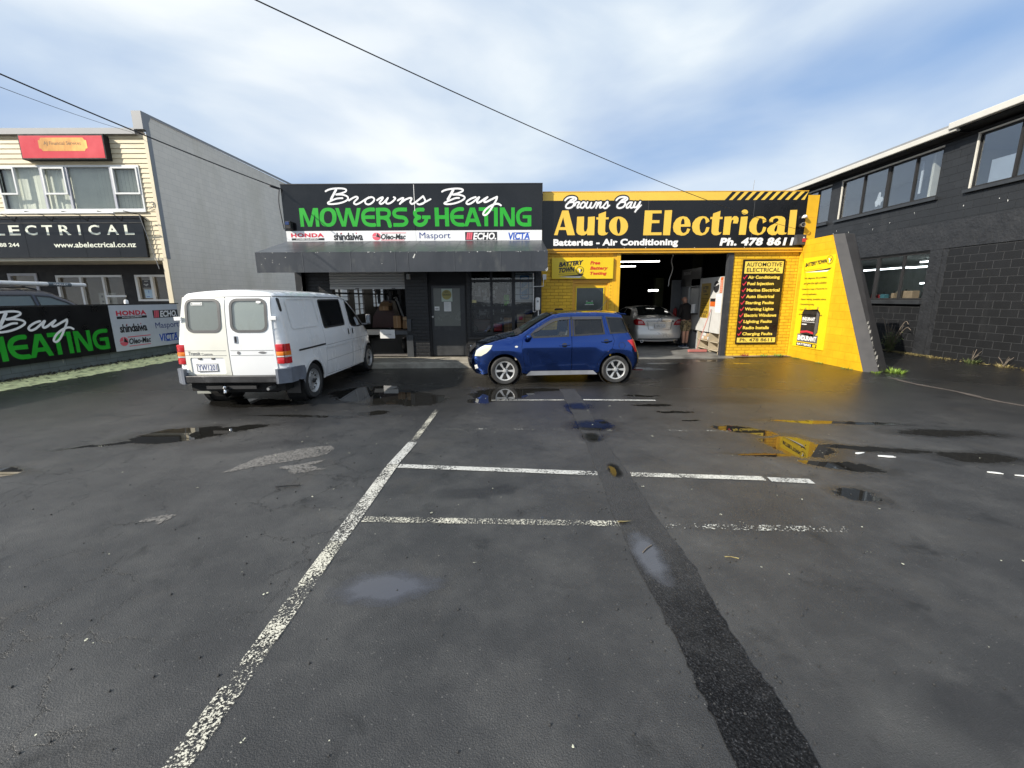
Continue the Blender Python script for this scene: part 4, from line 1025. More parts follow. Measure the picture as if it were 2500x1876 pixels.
# fittings on the shop front
cm = thing('security_camera', 'small black box camera at the lower end of the black fascia sign', 'camera', (-5.98, 12.4, 3.75))
MB().box(-6.07, -5.92, 12.26, 12.43, 3.68, 3.89, bev=.015).build('housing', m_blackm, cm)
MB().box(-6.06, -5.96, 12.25, 12.26, 3.79, 3.87).build('lens', mat('lens_blue', (0.03, 0.05, 0.14), rough=.1), cm)
bx = thing('meter_box', 'white rounded meter box on the pier beside the shop window', 'meter box', (.83, 11.9, 1.55))
mb = MB(); mb.box(.775, .905, 11.82, 11.94, 1.44, 1.80, bev=.04); mb.build('case', m_white, bx, smooth=True)
MB().lathe([(0, -.02), (.028, -.018), (.03, 0)], (.84, 11.82, 1.69), (0, 1, 0), 16).build('dial', mat('dial_grey', (.3, .31, .31), rough=.3), bx)
cd = thing('conduit', 'thin white conduit running down the black pier to the meter box', 'conduit', (.8, 11.93, 1.4))
mb = MB(); mb.tube([(.72, 11.93, 2.45), (.72, 11.93, 1.42), (.735, 11.93, 1.40), (.79, 11.93, 1.41), (.80, 11.93, 1.45)], .011)
mb.tube([(.735, 11.93, 2.09), (1.0, 11.93, 2.10), (1.0, 11.93, 2.3)], .011)
mb.tube([(.865, 11.93, 1.46), (.865, 11.93, .6)], .015)
mb.build('pipe', m_white, cd)
jb = thing('junction_box', 'small white junction box on the yellow brick edge under the awning', 'box', (1.08, 12.62, 2.35))
MB().box(1.03, 1.14, 12.60, 12.69, 2.30, 2.45, bev=.01).build('case', m_white, jb)
sl = thing('wall_lamp', 'small grey lamp hanging under the awning beside the roller door', 'lamp', (-2.62, 11.6, 2.45))
MB().box(-2.68, -2.59, 11.58, 11.68, 2.29, 2.43, bev=.01).build('housing', mat('lamp_grey', (.35, .36, .36), rough=.5), sl)
MB().tube([(-2.635, 11.63, 2.43), (-2.635, 11.63, 2.61)], .01).build('stem', m_black, sl)
# notices on the door
m_paper = mat('paper', (0.75, 0.76, 0.74), rough=.8, var=.05)
nt = thing('poster', 'pale door poster with a round olive gold emblem', 'poster', (-1.68, 12.04, 1.9))
YD = Y0 + .094
MB().box(-1.835, -1.535, YD, YD + .005, 1.70, 2.05).build('sheet', mat('pale_green_paper', (0.52, 0.60, 0.52), rough=.6, var=.06), nt)
MB().sheet([circle(-1.69, 1.885, .133, 28)], [], facade(YD - .002)).build('roundel', mat('olive_gold', (0.36, 0.32, 0.10), rough=.5, var=.12), nt)
text('NOTE', nt, m_vk, facade(YD - .004), (-1.745, 1.945, -1.64, 1.975), bold=.03)
text('GOLD', nt, m_vk, facade(YD - .004), (-1.80, 1.865, -1.585, 1.905), bold=.03)
n2 = thing('notice', 'white paper notice below the round emblem poster on the black door', 'notice', (-1.68, 12.04, 1.55))
MB().box(-1.775, -1.575, YD, YD + .004, 1.43, 1.69).build('sheet', m_paper, n2)
b = MB()
for k in range(7):
    b.sheet([rect(-1.74, 1.64 - k * .028, -1.62 - .02 * (k % 3), 1.645 - k * .028)], [], facade(YD - .002))
b.build('print_lines', mat('grey_print', (.45, .45, .46), rough=.8), n2)
n3 = thing('door_plate', 'small white push plate on the left edge of the door glass', 'plate', (-2.0, 12.04, 1.45))
MB().box(-2.04, -1.905, YD, YD + .006, 1.455, 1.565, bev=.003).build('plate', m_white, n3)
MB().sheet([rect(-2.02, 1.485, -1.925, 1.495), rect(-2.02, 1.505, -1.93, 1.515)], [], facade(YD - .002)).build('print_lines', m_vk, n3)
n4 = thing('sticker', 'small cream sticker in the shop window corner', 'sticker', (-.92, 12.03, 1.72))
MB().box(-.985, -.865, yw - .012, yw - .006, 1.66, 1.735, bev=.002).build('sheet', mat('cream_sticker', (.6, .55, .28), rough=.5), n4)

# ---------------------------------------------------------------- goods inside the mower shop
m_card = mat('cardboard', (0.30, 0.175, 0.085), rough=.85, var=.15, vs=5)
m_card2 = mat('pale_cardboard', (0.46, 0.33, 0.20), rough=.85, var=.12, vs=5)
m_rust = mat('dark_red_enamel', (0.045, 0.010, 0.008), rough=.4, var=.25)
m_tool = mat('tool_black', (0.015, 0.015, 0.016), rough=.5, var=.3)
m_met = mat('bare_metal', (0.45, 0.45, 0.44), rough=.35, met=.8, var=.15)
m_grn = mat('green_plastic', (0.10, 0.42, 0.03), rough=.5)
m_red = mat('red_plastic', (0.42, 0.03, 0.03), rough=.4)


def carton(name_label, x0, x1, y0, y1, z0, z1, m, group=None, open_top=False):
    t = thing('cardboard_box', name_label, 'box', ((x0 + x1) / 2, (y0 + y1) / 2, z0), group=group)
    mb = MB()
    mb.box(x0, x1, y0, y1, z0, z1, bev=.004)
    mb.build('carton', m, t)
    MB().box(x0 + (x1 - x0) * .46, x0 + (x1 - x0) * .54, y0 - .002, y1 + .002, z0 + .02, z1 + .002).build('tape', m_card2 if m is m_card else m_card, t)
    if open_top:
        f = MB(); zz = z1
        f.quad((x0, y0, zz), (x1, y0, zz), (x1 - .03, y0 + .16, zz + .14), (x0 + .03, y0 + .16, zz + .14))
        f.quad((x0, y1, zz), (x1, y1, zz), (x1 + .03, y1 + .1, zz + .10), (x0 - .03, y1 + .1, zz + .10))
        f.build('flap', m, t)
    return t


carton('open cardboard carton with raised flaps behind the counter rail', -3.86, -3.58, 12.95, 13.3, 1.44, 1.56, m_card, open_top=True)
carton('brown carton on the counter beside the black brick pier, lower of two', -3.08, -2.86, 12.55, 12.9, .92, 1.14, m_card)
carton('flat orange brown carton lying on top of the counter carton by the pier', -3.08, -2.86, 12.6, 12.9, 1.15, 1.26, m_card2)
carton('dull carton standing on the shop counter left of the stacked pair', -3.42, -3.2, 12.8, 13.1, .92, 1.28, m_card)
# counter rail across the doorway with its posts
cr = thing('counter_rail', 'grey steel counter rail across the open roller doorway', 'barrier', (-3.8, 12.15, .16))
MB().box(-4.86, -2.70, 12.08, 12.62, .78, .90, bev=.008).build('rail', mat('grey_steel_paint', (0.075, 0.08, 0.085), rough=.4, var=.2), cr)
mb = MB(); mb.box(-2.84, -2.66, Y0 - .04, Y0 + .12, .16, .78); mb.box(-2.80, -2.69, Y0 - .06, Y0 + .08, .90, 1.22); mb.build('post', mat('grey_post', (0.05, 0.053, 0.056), rough=.4, var=.2), cr)
MB().box(-4.86, -4.78, 12.1, 12.3, .16, .78).build('post', m_black, cr)
kp = thing('hanging_sign', 'white plastic sign hung on the counter rail in the doorway', 'sign', (-3.35, 12.05, .7))
mb = MB(); mb.box(-3.62, -3.20, 12.055, 12.075, .68, .925, bev=.004); mb.build('panel', m_white, kp)
text('NO ACCESS', kp, mat('grey_letter', (.35, .35, .36), rough=.6), facade(12.05), (-3.53, .775, -3.30, .81), bold=.02)
# big engine hoist / splitter silhouette
hz = thing('garden_machine', 'dark red garden machine with sloping chute behind the counter', 'machine', (-3.75, 13.5, .16))
mb = MB()
mb.prism([(-4.25, .9), (-3.25, .9), (-3.5, 1.25), (-3.62, 1.72), (-3.85, 1.74), (-4.05, 1.5), (-4.2, 1.25)], facade(13.4), (0, .5, 0)); mb.build('hopper', m_rust, hz)
mb = MB(); mb.tube([(-3.45, 13.3, 1.78), (-3.38, 13.3, 1.7), (-3.15, 13.2, 1.05)], .03); mb.tube([(-3.5, 13.3, 1.8), (-3.42, 13.3, 1.84), (-3.38, 13.3, 1.75)], .02); mb.build('handle', m_met, hz)
mb = MB(); mb.lathe([(.0, -.05), (.22, -.05), (.24, 0), (.22, .05), (0, .05)], (-3.15, 13.0, .4), (1, 0, 0), 18); mb.lathe([(0, -.05), (.2, -.05), (.22, 0), (.2, .05), (0, .05)], (-4.3, 13.0, .38), (1, 0, 0), 18); mb.build('wheel', m_tool, hz)
# tools hanging from the ceiling
random.seed(31)
HT = []
for k, (x, y, kind) in enumerate([(-4.05, 13.6, 0), (-3.85, 13.8, 1), (-3.68, 13.6, 0), (-3.52, 13.9, 1), (-3.38, 13.6, 0), (-3.2, 13.8, 1), (-3.05, 13.7, 0)]):
    lab = ['chainsaw hanging nose down among the tools in the shop doorway', 'line trimmer head hanging among the tools in the shop doorway'][kind]
    t = thing('chainsaw' if kind == 0 else 'line_trimmer', lab, 'power tool', (x, y, 2.9), group='chainsaws hanging in the shop' if kind == 0 else 'line trimmers hanging in the shop')
    z = 1.96 - random.uniform(0, .22)
    if kind == 0:
        mb = MB(); mb.box(x - .07, x + .07, y - .05, y + .05, z - .02, z + .17, bev=.02); mb.tube([(x - .07, y, z + .15), (x - .13, y, z + .1), (x - .07, y, z + .02)], .012); mb.build('engine', m_tool, t)
        mb = MB(); mb.sheet([rrect(x - .035, z - .33, x + .035, z, .03)], [], facade(y)); mb.build('guide_bar', m_tool, t)
        MB().tube([(x, y, z + .17), (x, y, 2.95)], .006).build('cord', m_tool, t)
    else:
        mb = MB(); mb.tube([(x, y, 2.95), (x + .05, y, z)], .014); mb.build('shaft', m_tool, t)
        mb = MB(); mb.lathe([(0, .08), (.05, .06), (.11, 0), (.1, -.02), (0, -.03)], (x + .05, y, z - .03), (.3, 0, 1), 12); mb.build('guard', m_tool, t)
sf = thing('tool_shelf', 'tall dark shelving of tools against the back wall of the mower shop', 'shelf', (-2.6, 17.5, .16))
mb = MB()
for z in (.6, 1.0, 1.4, 1.55):
    mb.box(-3.2, -1.3, 16.2, 16.7, z, z + .03)
for x in (-3.2, -1.35):
    mb.box(x, x + .05, 16.2, 16.7, .16, 1.9)
mb.build('frame', m_tool, sf)
random.seed(8)
mb = MB()
for z in (.63, 1.03, 1.43):
    x = -3.1
    while x < -1.4:
        w = random.uniform(.08, .25); mb.box(x, x + w, 16.25, 16.6, z, z + random.uniform(.1, .3), bev=.01); x += w + random.uniform(.01, .08)
mb.build('tools', m_tool, sf)
pn = thing('wall_panel', 'pale block wall panel hung with dark tools beside the roller door', 'panel', (-2.9, 15.0, 1.6))
MB().box(-3.10, -1.9, 15.3, 15.34, 1.2, 2.9).build('panel', m_innerw, pn)
mb = MB()
for k in range(14):
    x = random.uniform(-3.05, -2.3); z = random.uniform(1.25, 2.2); mb.tube([(x, 15.27, z), (x + random.uniform(-.15, .15), 15.27, z + random.uniform(.1, .35)), (x + random.uniform(-.2, .2), 15.27, z + random.uniform(.2, .5))], random.uniform(.012, .035), 6)
mb.build('hung_tools', m_tool, pn)

# goods behind the shop window
carton('tall carton with a red label standing in the right pane of the shop window', .28, .72, 12.35, 12.7, .80, 1.32, m_card2)
rl = thing('label_sticker', 'red square label on the carton in the right pane', 'label', (.4, 12.34, 1.2))
MB().box(.33, .44, 12.343, 12.348, 1.16, 1.26).build('sheet', m_vr, rl)
carton('brown carton low in the middle pane of the shop window', -.1, .15, 12.4, 12.7, .80, 1.22, m_card)
b1 = thing('shop_banner', 'blue and pale hanging banner in the right pane of the shop window', 'banner', (.5, 12.5, 2.0))
MB().box(.24, .74, 12.5, 12.51, 1.68, 2.5).build('cloth', mat('pale_banner', (.45, .5, .54), rough=.7, var=.08), b1)
MB().sheet([rrect(.36, 1.74, .64, 2.42, .06)], [rrect(.40, 1.80, .60, 2.36, .04)], facade(12.495)).build('border', mat('blue_banner', (.04, .14, .30), rough=.6), b1)
mb = MB(); mb.sheet([[(.41, 2.05), (.59, 2.18), (.59, 2.32), (.41, 2.19)], [(.41, 1.82), (.59, 1.86), (.59, 2.06), (.41, 1.95)]], [], facade(12.494)); mb.build('print', mat('blue_print', (.06, .22, .40), rough=.6), b1)
random.seed(14)
for k, (x, z, w, h, m, lab) in enumerate([(-.02, 1.62, .16, .26, m_grn, 'upright green plastic bottle in the middle pane of the shop window'), (-.05, 1.47 + .1, .09, .16, m_grn, 'small green packet below the green bottle in the middle pane'), (-.75, .83, .5, .35, m_rust, 'dark red mower deck low in the left pane of the shop window'), (-.28, .82, .25, .22, m_red, 'red fuel can at the foot of the middle pane of the shop window')]):
    t = thing('bottle' if k == 0 else 'packet' if k == 1 else 'lawn_mower' if k == 2 else 'fuel_can', lab, ['bottle', 'packet', 'mower', 'can'][k], (x, 12.6, z))
    mb = MB(); mb.box(x - w / 2, x + w / 2, 12.5, 12.72, z, z + h, bev=.03); mb.build('body', m, t)
    mb = MB()
    if k == 2:
        mb.tube([(x + .1, 12.8, z + .3), (x + .2, 13.1, z + .8), (x - .2, 13.1, z + .8), (x - .1, 12.8, z + .3)], .014)
        mb.lathe([(0, -.03), (.09, -.03), (.1, 0), (.09, .03), (0, .03)], (x - .22, 12.5, z + .07), (0, 1, 0), 14)
        mb.build('handle', m_tool, t)
    else:
        mb.lathe([(.03, .0), (.03, .05), (0, .055)], (x, 12.6, z + h), (0, 0, 1), 10); mb.build('cap', m_tool, t)
hs = thing('display_rack', 'dark rack hung with small grey goods in the left pane of the shop window', 'rack', (-.7, 12.9, .16))
mb = MB(); mb.box(-1.0, .1, 13.0, 13.03, .16, 2.5)
mb.build('backboard', m_inner, hs)
mb = MB()
for k in range(30):
    x = random.uniform(-.98, .05); z = random.uniform(1.0, 2.2); mb.box(x, x + random.uniform(.03, .09), 12.94, 12.99, z, z + random.uniform(.05, .3))
mb.build('hung_goods', mat('grey_goods', (.42, .42, .42), rough=.6, var=.6, vs=6), hs)
mb = MB()
for z in (1.0, 1.28, 1.6): mb.box(-1.0, .1, 12.8, 13.0, z, z + .02)
mb.build('shelf', m_tool, hs)

# ================================================================ YELLOW WORKSHOP
m_ybrick = brick('yellow_painted_brick', (0.86, 0.52, 0.026), (0.58, 0.31, 0.010), .243, .0925, 'x', msize=.011, rough=.45, bump=.7, spec=.4, var=.07, dirt=(0.40, 0.22, 0.03), dirt_lo=.62, dirt_hi=.85)
m_yblock = brick('yellow_painted_block', (0.72, 0.42, 0.014), (0.56, 0.30, 0.008), .40, .20, 'y', msize=.006, rough=.45, bump=.25, spec=.4, var=.05, dirt=(0.42, 0.23, 0.03), dirt_lo=.56, dirt_hi=.80)
m_ypaint = mat('yellow_paint', (0.74, 0.42, 0.018), rough=.42, var=.06, vs=4, dirt=(.42, .22, .02), dirt_s=2.2, dirt_lo=.62, dirt_hi=.85)
m_ysign = mat('bright_yellow_panel', (0.78, 0.55, 0.012), rough=.35, var=.03)
m_ybeam = mat('yellow_beam', (0.72, 0.38, 0.03), rough=.45, var=.08, vs=3)
Yg = 12.7
ga = thing('workshop', 'yellow painted brick vehicle workshop with a wide open doorway', 'workshop', (4.8, Yg, 0))
mb = MB()
wall(mb, rect(.955, -.05, 8.52, 4.66), [rect(3.30, -.05, 6.565, 3.03), rect(1.93, .05, 3.02, 2.30)], facade(Yg), (0, .25, 0))
mb.build('wall', m_ybrick, ga)
mb = MB(); mb.box(3.19, 3.30, Yg - .035, Yg + .24, -.05, 3.03); mb.box(3.08, 3.188, Yg - .012, Yg, -.05, 3.03); mb.build('door_pier', m_ypaint, ga)
mb = MB(); mb.box(6.46, 6.60, Yg - .03, Yg + .12, 0, 3.03); mb.build('steel_jamb', mat('dark_steel_post', (0.045, 0.048, 0.055), rough=.4, met=.2, var=.2, dirt=(.16, .15, .14), dirt_s=3, dirt_lo=.6, dirt_hi=.8), ga)
mb = MB(); mb.box(1.0, 8.52, Yg - .10, Yg - .002, 3.035, 3.10); mb.box(1.0, 8.50, Yg - .13, Yg - .002, 3.10, 3.15); mb.build('beam', m_ybeam, ga)
mb = MB(); mb.box(8.53, 8.86, Yg - .06, Yg + .6, -.05, 4.58); mb.build('end_pier', m_ypaint, ga)
mb = MB(); mb.box(8.53, 8.86, Yg - .062, Yg - .058, 3.98, 3.99); mb.build('joint', m_ybeam, ga)
# inside
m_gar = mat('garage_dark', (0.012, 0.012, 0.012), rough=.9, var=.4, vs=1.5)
mb = MB()
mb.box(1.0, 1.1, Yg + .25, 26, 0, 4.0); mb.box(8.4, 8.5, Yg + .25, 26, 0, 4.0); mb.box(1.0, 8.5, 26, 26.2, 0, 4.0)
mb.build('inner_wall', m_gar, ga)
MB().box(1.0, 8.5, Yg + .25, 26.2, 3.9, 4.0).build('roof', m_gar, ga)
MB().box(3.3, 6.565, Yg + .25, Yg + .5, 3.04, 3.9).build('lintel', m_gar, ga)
mb = MB(); mb.box(7.8, 8.1, 18.0, 18.3, 0, 3.9); mb.box(6.55, 6.9, 19.0, 19.3, 0, 2.6); mb.build('column', mat('dim_olive_wall', (.05, .055, .03), rough=.9, var=.3), ga)
mb = MB(); mb.box(6.2, 8.4, 16.2, 16.25, 0, 2.4); mb.build('partition', mat('grey_partition', (.16, .165, .17), rough=.8, var=.15), ga)
# door to the office
od = MB(); od.box(1.95, 3.0, Yg + .08, Yg + .12, .06, 2.20); odr = od.build('door', m_ypaint, ga)
MB().box(2.06, 2.85, Yg + .068, Yg + .079, 1.36, 2.06).build('pane', mat('dark_door_glass', (0.035, 0.045, 0.04), rough=.08, var=.35, vs=2, spec=.6), odr)
mb = MB()
for a in (rect(1.93, .05, 1.985, 2.25), rect(2.965, .05, 3.02, 2.25)):
    mb.box(a[0][0], a[1][0], Yg + .03, Yg + .10, .06, 2.30)
mb.box(1.985, 2.965, Yg + .03, Yg + .10, 2.20, 2.30); mb.build('door_frame', m_ybeam, ga)
mb = MB()
for (a, b2, c, d) in ((2.03, 1.33, 2.06, 2.09), (2.85, 1.33, 2.88, 2.09)): mb.box(a, c, Yg + .06, Yg + .08, b2, d)
mb.box(2.06, 2.85, Yg + .06, Yg + .08, 2.06, 2.09); mb.box(2.06, 2.85, Yg + .06, Yg + .08, 1.33, 1.36); mb.build('window_trim', m_ysign, odr)
text('OPEN', odr, mat('green_glow', (0.12, 0.50, 0.16), rough=.4), facade(Yg + .066), (2.34, 1.60, 2.55, 1.65), bold=.03)
MB().sheet([rect(2.31, 1.572, 2.58, 1.582), rect(2.34, 1.672, 2.39, 1.682), rect(2.50, 1.672, 2.55, 1.682)], [], facade(Yg + .066)).build('print_lines', m_white, odr)
# letter slot
ls = thing('letter_slot', 'dark oval letter slot in the yellow brickwork left of the office door', 'letter slot', (1.55, Yg, 1.4))
MB().sheet([rrect(1.40, 1.37, 1.66, 1.475, .05)], [], facade(Yg - .006)).build('opening', m_blackm, ls)
MB().sheet([rrect(1.37, 1.335, 1.69, 1.50, .03)], [rrect(1.40, 1.37, 1.66, 1.475, .05)], facade(Yg - .004)).build('surround', m_ypaint, ls)

# fascia sign of the workshop
fs = thing('workshop_sign', 'wide black fascia sign with yellow lettering and a striped gold band', 'sign', (4.8, 12.65, 3.15))
YF = 12.64
MB().box(1.02, 8.53, YF, Yg - .003, 3.157, 4.675).build('panel', mat('satin_black_board', (0.006, 0.006, 0.0065), rough=.28, var=.3, vs=2), fs)
MB().box(1.02, 8.53, YF - .002, Yg - .003, 4.678, 4.70).build('edge_trim', m_ybeam, fs)
fF = facade(YF - .003)
band_h = (4.455, 4.672)
MB().sheet([[(1.025, band_h[0]), (6.16, band_h[0]), (6.36, band_h[1]), (1.025, band_h[1])]], [], fF).build('gold_band', m_vy, fs)
mb = MB()
for k in range(10):
    x = 6.28 + k * .228
    xr = min(x + .31, 8.525)
    mb.sheet([[(x, band_h[0]), (min(x + .10, 8.525), band_h[0]), (min(x + .31, 8.525), band_h[1]), (min(x + .20, 8.52), band_h[1])]], [], fF)
mb.build('hazard_stripes', m_vy, fs)
MB().box(4.012, 4.018, YF - .0055, YF - .0035, 3.16, 4.45).box(7.02, 7.026, YF - .0055, YF - .0035, 3.16, 4.45).build('joint', mat('joint_grey', (.12, .12, .12), rough=.5), fs)
script('browns_y', fs, m_vk, facade(YF - .007), name='outline', extra=.075)
script('browns_y', fs, m_vw, facade(YF - .010))
po, ho = glyph_polys(GLYPHS['auto'])
MB().sheet(po, ho, facade(YF - .007)).build('lettering', m_vy, fs)
text('Batteries - Air Conditioning', fs, m_vw, facade(YF - .007), RECTS['bat'], bold=.045, space=1.04)
text('Ph. 478 8611', fs, m_vw, facade(YF - .007), RECTS['ph'], bold=.05, shear=.12, space=1.08)
mb = MB()
for x in (2.6, 2.9, 3.37, 3.99, 5.4, 6.85): mb.box(x, x + .014, YF - .004, YF, 3.168, 3.182)
mb.build('screws', m_white, fs)
# things on the end of the fascia
t = thing('bulkhead_lamp', 'small white lamp at the right end of the black workshop fascia', 'lamp', (8.45, 12.55, 3.98))
mb = MB(); mb.ball((8.45, 12.56, 3.99), .06, .06, .05); mb.build('bulb', m_white, t, smooth='all')
mb = MB(); mb.box(8.42, 8.54, 12.58, 12.64, 3.96, 4.0); mb.build('bracket', m_white, t)
t = thing('dome_camera', 'black dome camera between the lamp and the siren box on the fascia end', 'camera', (8.4, 12.55, 3.75))
mb = MB(); mb.ball((8.38, 12.55, 3.75), .075, .075, .075); mb.build('dome', m_vk, t, smooth='all')
mb = MB(); mb.lathe([(.05, -.02), (.062, -.02), (.062, .0), (.05, .0)], (8.37, 12.475, 3.76), (0.1, 1, 0), 16, closed=True); mb.build('ring', m_met, t)
t = thing('siren_box', 'dark grey alarm box with a red lens at the lower end of the fascia', 'alarm', (8.4, 12.6, 3.35))
mb = MB(); mb.box(8.26, 8.53, 12.50, 12.638, 3.22, 3.50, bev=.01); mb.build('case', mat('dark_grey_plastic', (.05, .05, .055), rough=.5), t)
MB().box(8.42, 8.525, 12.485, 12.499, 3.30, 3.39).build('lens', m_red, t)
MB().box(8.44, 8.47, 12.487, 12.499, 3.40, 3.43).build('badge', m_white, t)
t = thing('aerial', 'thin aerial rod rising from the workshop roof near the hazard stripes', 'aerial', (8.0, 14.5, 4.6))
MB().tube([(7.9, 14.5, 4.2), (7.98, 14.5, 5.45)], [.014, .006]).build('rod', mat('aerial_grey', (.3, .3, .3), rough=.5), t)


def bt_logo(parent, P, P2, x0, z0, w, h, two=True, slope=.09):
    """The battery shop's mark: two words, a roundel, and a pair of swooshes."""
    if two:
        text('BATTERY', parent, m_vk, P, (x0, z0 + h * .60, x0 + w * .97, z0 + h * .86), bold=.055, shear=.2, slope=slope)
        text('TOWN', parent, m_vk, P, (x0, z0 + h * .27, x0 + w * .63, z0 + h * .55), bold=.055, shear=.2, slope=slope)
        c = (x0 + w * .84, z0 + h * .42); r = w * .155
    else:
        text('BATTERY TOWN', parent, m_vk, P, (x0, z0 + h * .42, x0 + w * .80, z0 + h * .70), bold=.055, shear=.2, slope=slope * 2)
        c = (x0 + w * .90, z0 + h * .74); r = w * .11
    MB().sheet([circle(c[0], c[1], r, 24)], [circle(c[0], c[1], r * .88, 24)], P2).build('ring', m_vk, parent)
    MB().sheet([circle(c[0], c[1], r * .88, 24)], [], P).build('disc', m_ysign, parent)
    MB().sheet([[(c[0] - r * .5, c[1] + r * .35), (c[0] - r * .1, c[1] - r * .1), (c[0] - r * .15, c[1] - r * .6), (c[0] + r * .1, c[1] - r * .55), (c[0] + r * .12, c[1] + r * .1), (c[0] - r * .2, c[1] + r * .4)]], [], P2).build('emblem', m_white, parent)
    MB().sheet([[(c[0] + r * .15, c[1] - r * .5), (c[0] + r * .55, c[1] - r * .1), (c[0] + r * .5, c[1] + r * .45), (c[0] + r * .2, c[1] + r * .15)]], [], P2).build('emblem', m_vk, parent)
    MB().sheet([[(x0 - w * .03, z0 + h * .10), (x0 + w * .70, z0 + h * .17), (x0 + w * 1.0, z0 + h * .24), (x0 + w * .93, z0 + h * .11), (x0 + w * .5, z0 + h * .09)]], [], P).build('swoosh', m_vk, parent)
    MB().sheet([[(x0, z0 + h * .065), (x0 + w * .93, z0 + h * .095), (x0 + w * .85, z0 + h * .01), (x0 + w * .5, z0 + h * .02)]], [], P).build('swoosh', m_white, parent)
    MB().sheet([[(x0 - w * .01, z0 + h * .19), (x0 + w * .66, z0 + h * .235), (x0 + w * .66, z0 + h * .245), (x0 - w * .01, z0 + h * .205)]], [], P).build('rule_lines', m_vk, parent)


bs = thing('battery_sign', 'yellow sign board with red italic words above the office door', 'sign', (2.2, 12.62, 2.3))
YB = 12.615
MB().box(1.295, 3.085, YB, Yg - .002, 2.315, 2.91, bev=.006).build('panel', m_ysign, bs)
bt_logo(bs, facade(YB - .003), facade(YB - .0055), 1.50, 2.345, .73, .51)
for s, bx in (('Free', (2.405, 2.715, 2.695, 2.815)), ('Battery', (2.405, 2.545, 2.93, 2.665)), ('Testing', (2.405, 2.405, 2.90, 2.515))):
    text(s, bs, mat('red_orange_vinyl', (.62, .05, .015), rough=.4, var=.05) if s == 'Free' else bpy.data.materials['red_orange_vinyl'], facade(YB - .003), bx, bold=.05, shear=.22, space=1.05)

lst = thing('service_sign', 'tall black board listing ten services with red ticks on the yellow pier', 'sign', (7.5, 12.62, .38))
YL = 12.655
MB().box(6.885, 8.11, YL, Yg - .002, .378, 2.842, bev=.004).build('panel', mat('brown_black_board', (0.012, 0.008, 0.006), rough=.3, var=.3), lst)
fl = facade(YL - .003)
m_yl = mat('pale_yellow_vinyl', (.82, .62, .10), rough=.4, var=.04)
MB().sheet([rect(6.935, 2.44, 8.06, 2.785)], [], fl).build('header', m_yl, lst)
MB().sheet([rect(6.915, .425, 8.075, .57)], [], fl).build('footer', m_yl, lst)
fl2 = facade(YL - .006)
text('AUTOMOTIVE', lst, m_vk, fl2, (6.975, 2.635, 8.02, 2.752), bold=.015)
text('ELECTRICAL', lst, m_vk, fl2, (7.0, 2.482, 7.98, 2.60), bold=.015)
text('Ph. 478 8611', lst, m_vk, fl2, (7.0, .450, 7.98, .55), bold=.015)
for k, s in enumerate(('Air Conditioning', 'Fuel Injection', 'Marine Electrical', 'Auto Electrical', 'Starting Faults', 'Warning Lights', 'Electric Windows', 'Lighting Faults', 'Radio Installs', 'Charging Faults')):
    z = 2.286 - k * .1835
    wdt = (.935, .78, .975, .83, .845, .865, .965, .855, .785, .91)[k]
    d = -.022 if any(c in s for c in 'gjy') else 0
    text(s, lst, m_yl, fl, (7.06, z + d, 7.06 + wdt, z + .095), bold=.04)
    mb = MB(); mb.sheet(ribbon([(6.925, z + .045), (6.955, z + .005), (7.02, z + .10)], .026, smooth=False), [], fl); mb.build('tick', m_vr, lst)

# buttress wall that closes the yard on the right
bw = thing('buttress_wall', 'yellow block wing wall with a sloping dark painted end', 'wall', (8.75, 11.3, 0))
PX = lambda X: (lambda a, b: (X, a, b))
poly = [(Yg - .065, -.05), (Yg - .065, 3.35), (11.46, 3.35), (9.86, -.05)]
MB().prism(poly, PX(8.52), (.48, 0, 0)).build('wall', m_yblock, bw)
m_cap = mat('dark_capping', (0.036, 0.034, 0.034), rough=.5, var=.15, vs=4, dirt=(.065, .062, .06), dirt_s=2.5, dirt_lo=.58, dirt_hi=.8)
e = MB()
T0 = [(8.515, 11.47, 3.36), (8.72, 11.34, 3.37), (9.04, 11.42, 3.37)]
B0 = [(8.515, 9.86, -.02), (8.76, 9.70, -.02), (9.16, 9.92, -.02)]
e.quad(B0[0], B0[1], T0[1], T0[0]); e.quad(B0[1], B0[2], T0[2], T0[1])
e.add([T0[0], T0[1], T0[2], (9.01, 11.75, 3.36), (8.515, 11.75, 3.36)], [(0, 1, 2, 3, 4)])
e.quad(B0[2], (9.02, 10.2, -.02), (9.01, 11.75, 3.36), T0[2])
e.build('capping', m_cap, bw)
mb = MB(); random.seed(4)
for k in range(16):
    s = random.uniform(.02, .36); a = Vector(B0[1]).lerp(Vector(T0[1]), s); wv = random.uniform(.012, .045) * (1.3 - s)
    mb.add([a + Vector((-wv * .3, -.006, 0)), a + Vector((wv, -.004 + wv * .25, .01)), a + Vector((wv * .8, -.004 + wv * .2, wv * 2.2)), a + Vector((-wv * .2, -.006, wv * 1.6))], [(0, 1, 2, 3)])
for k in range(6):
    a = Vector(B0[0]).lerp(Vector(T0[0]), random.uniform(.1, .9)) + Vector((.1 + .1 * random.random(), -.09, 0))
mb.build('bare_concrete', mat('bare_concrete', (.55, .52, .46), rough=.8, var=.2), bw)
sgn = thing('battery_poster', 'tall yellow poster with a black battery on the wing wall', 'poster', (8.5, 11.85, .34))
XP = 8.495
MB().box(XP, 8.519, 11.23, 12.47, .34, 2.84, bev=.003).build('panel', m_ysign, sgn)
pw = lambda a, b: (XP - .003, 12.47 - a, b)       # a: 0..1.24 left to right
pw2 = lambda a, b: (XP - .0055, 12.47 - a, b)
pw3 = lambda a, b: (XP - .008, 12.47 - a, b)
bt_logo(sgn, pw, pw2, .13, 2.42, 1.02, .40, two=False, slope=.035)
m_vkd = mat('dark_print', (.10, .075, .01), rough=.5)
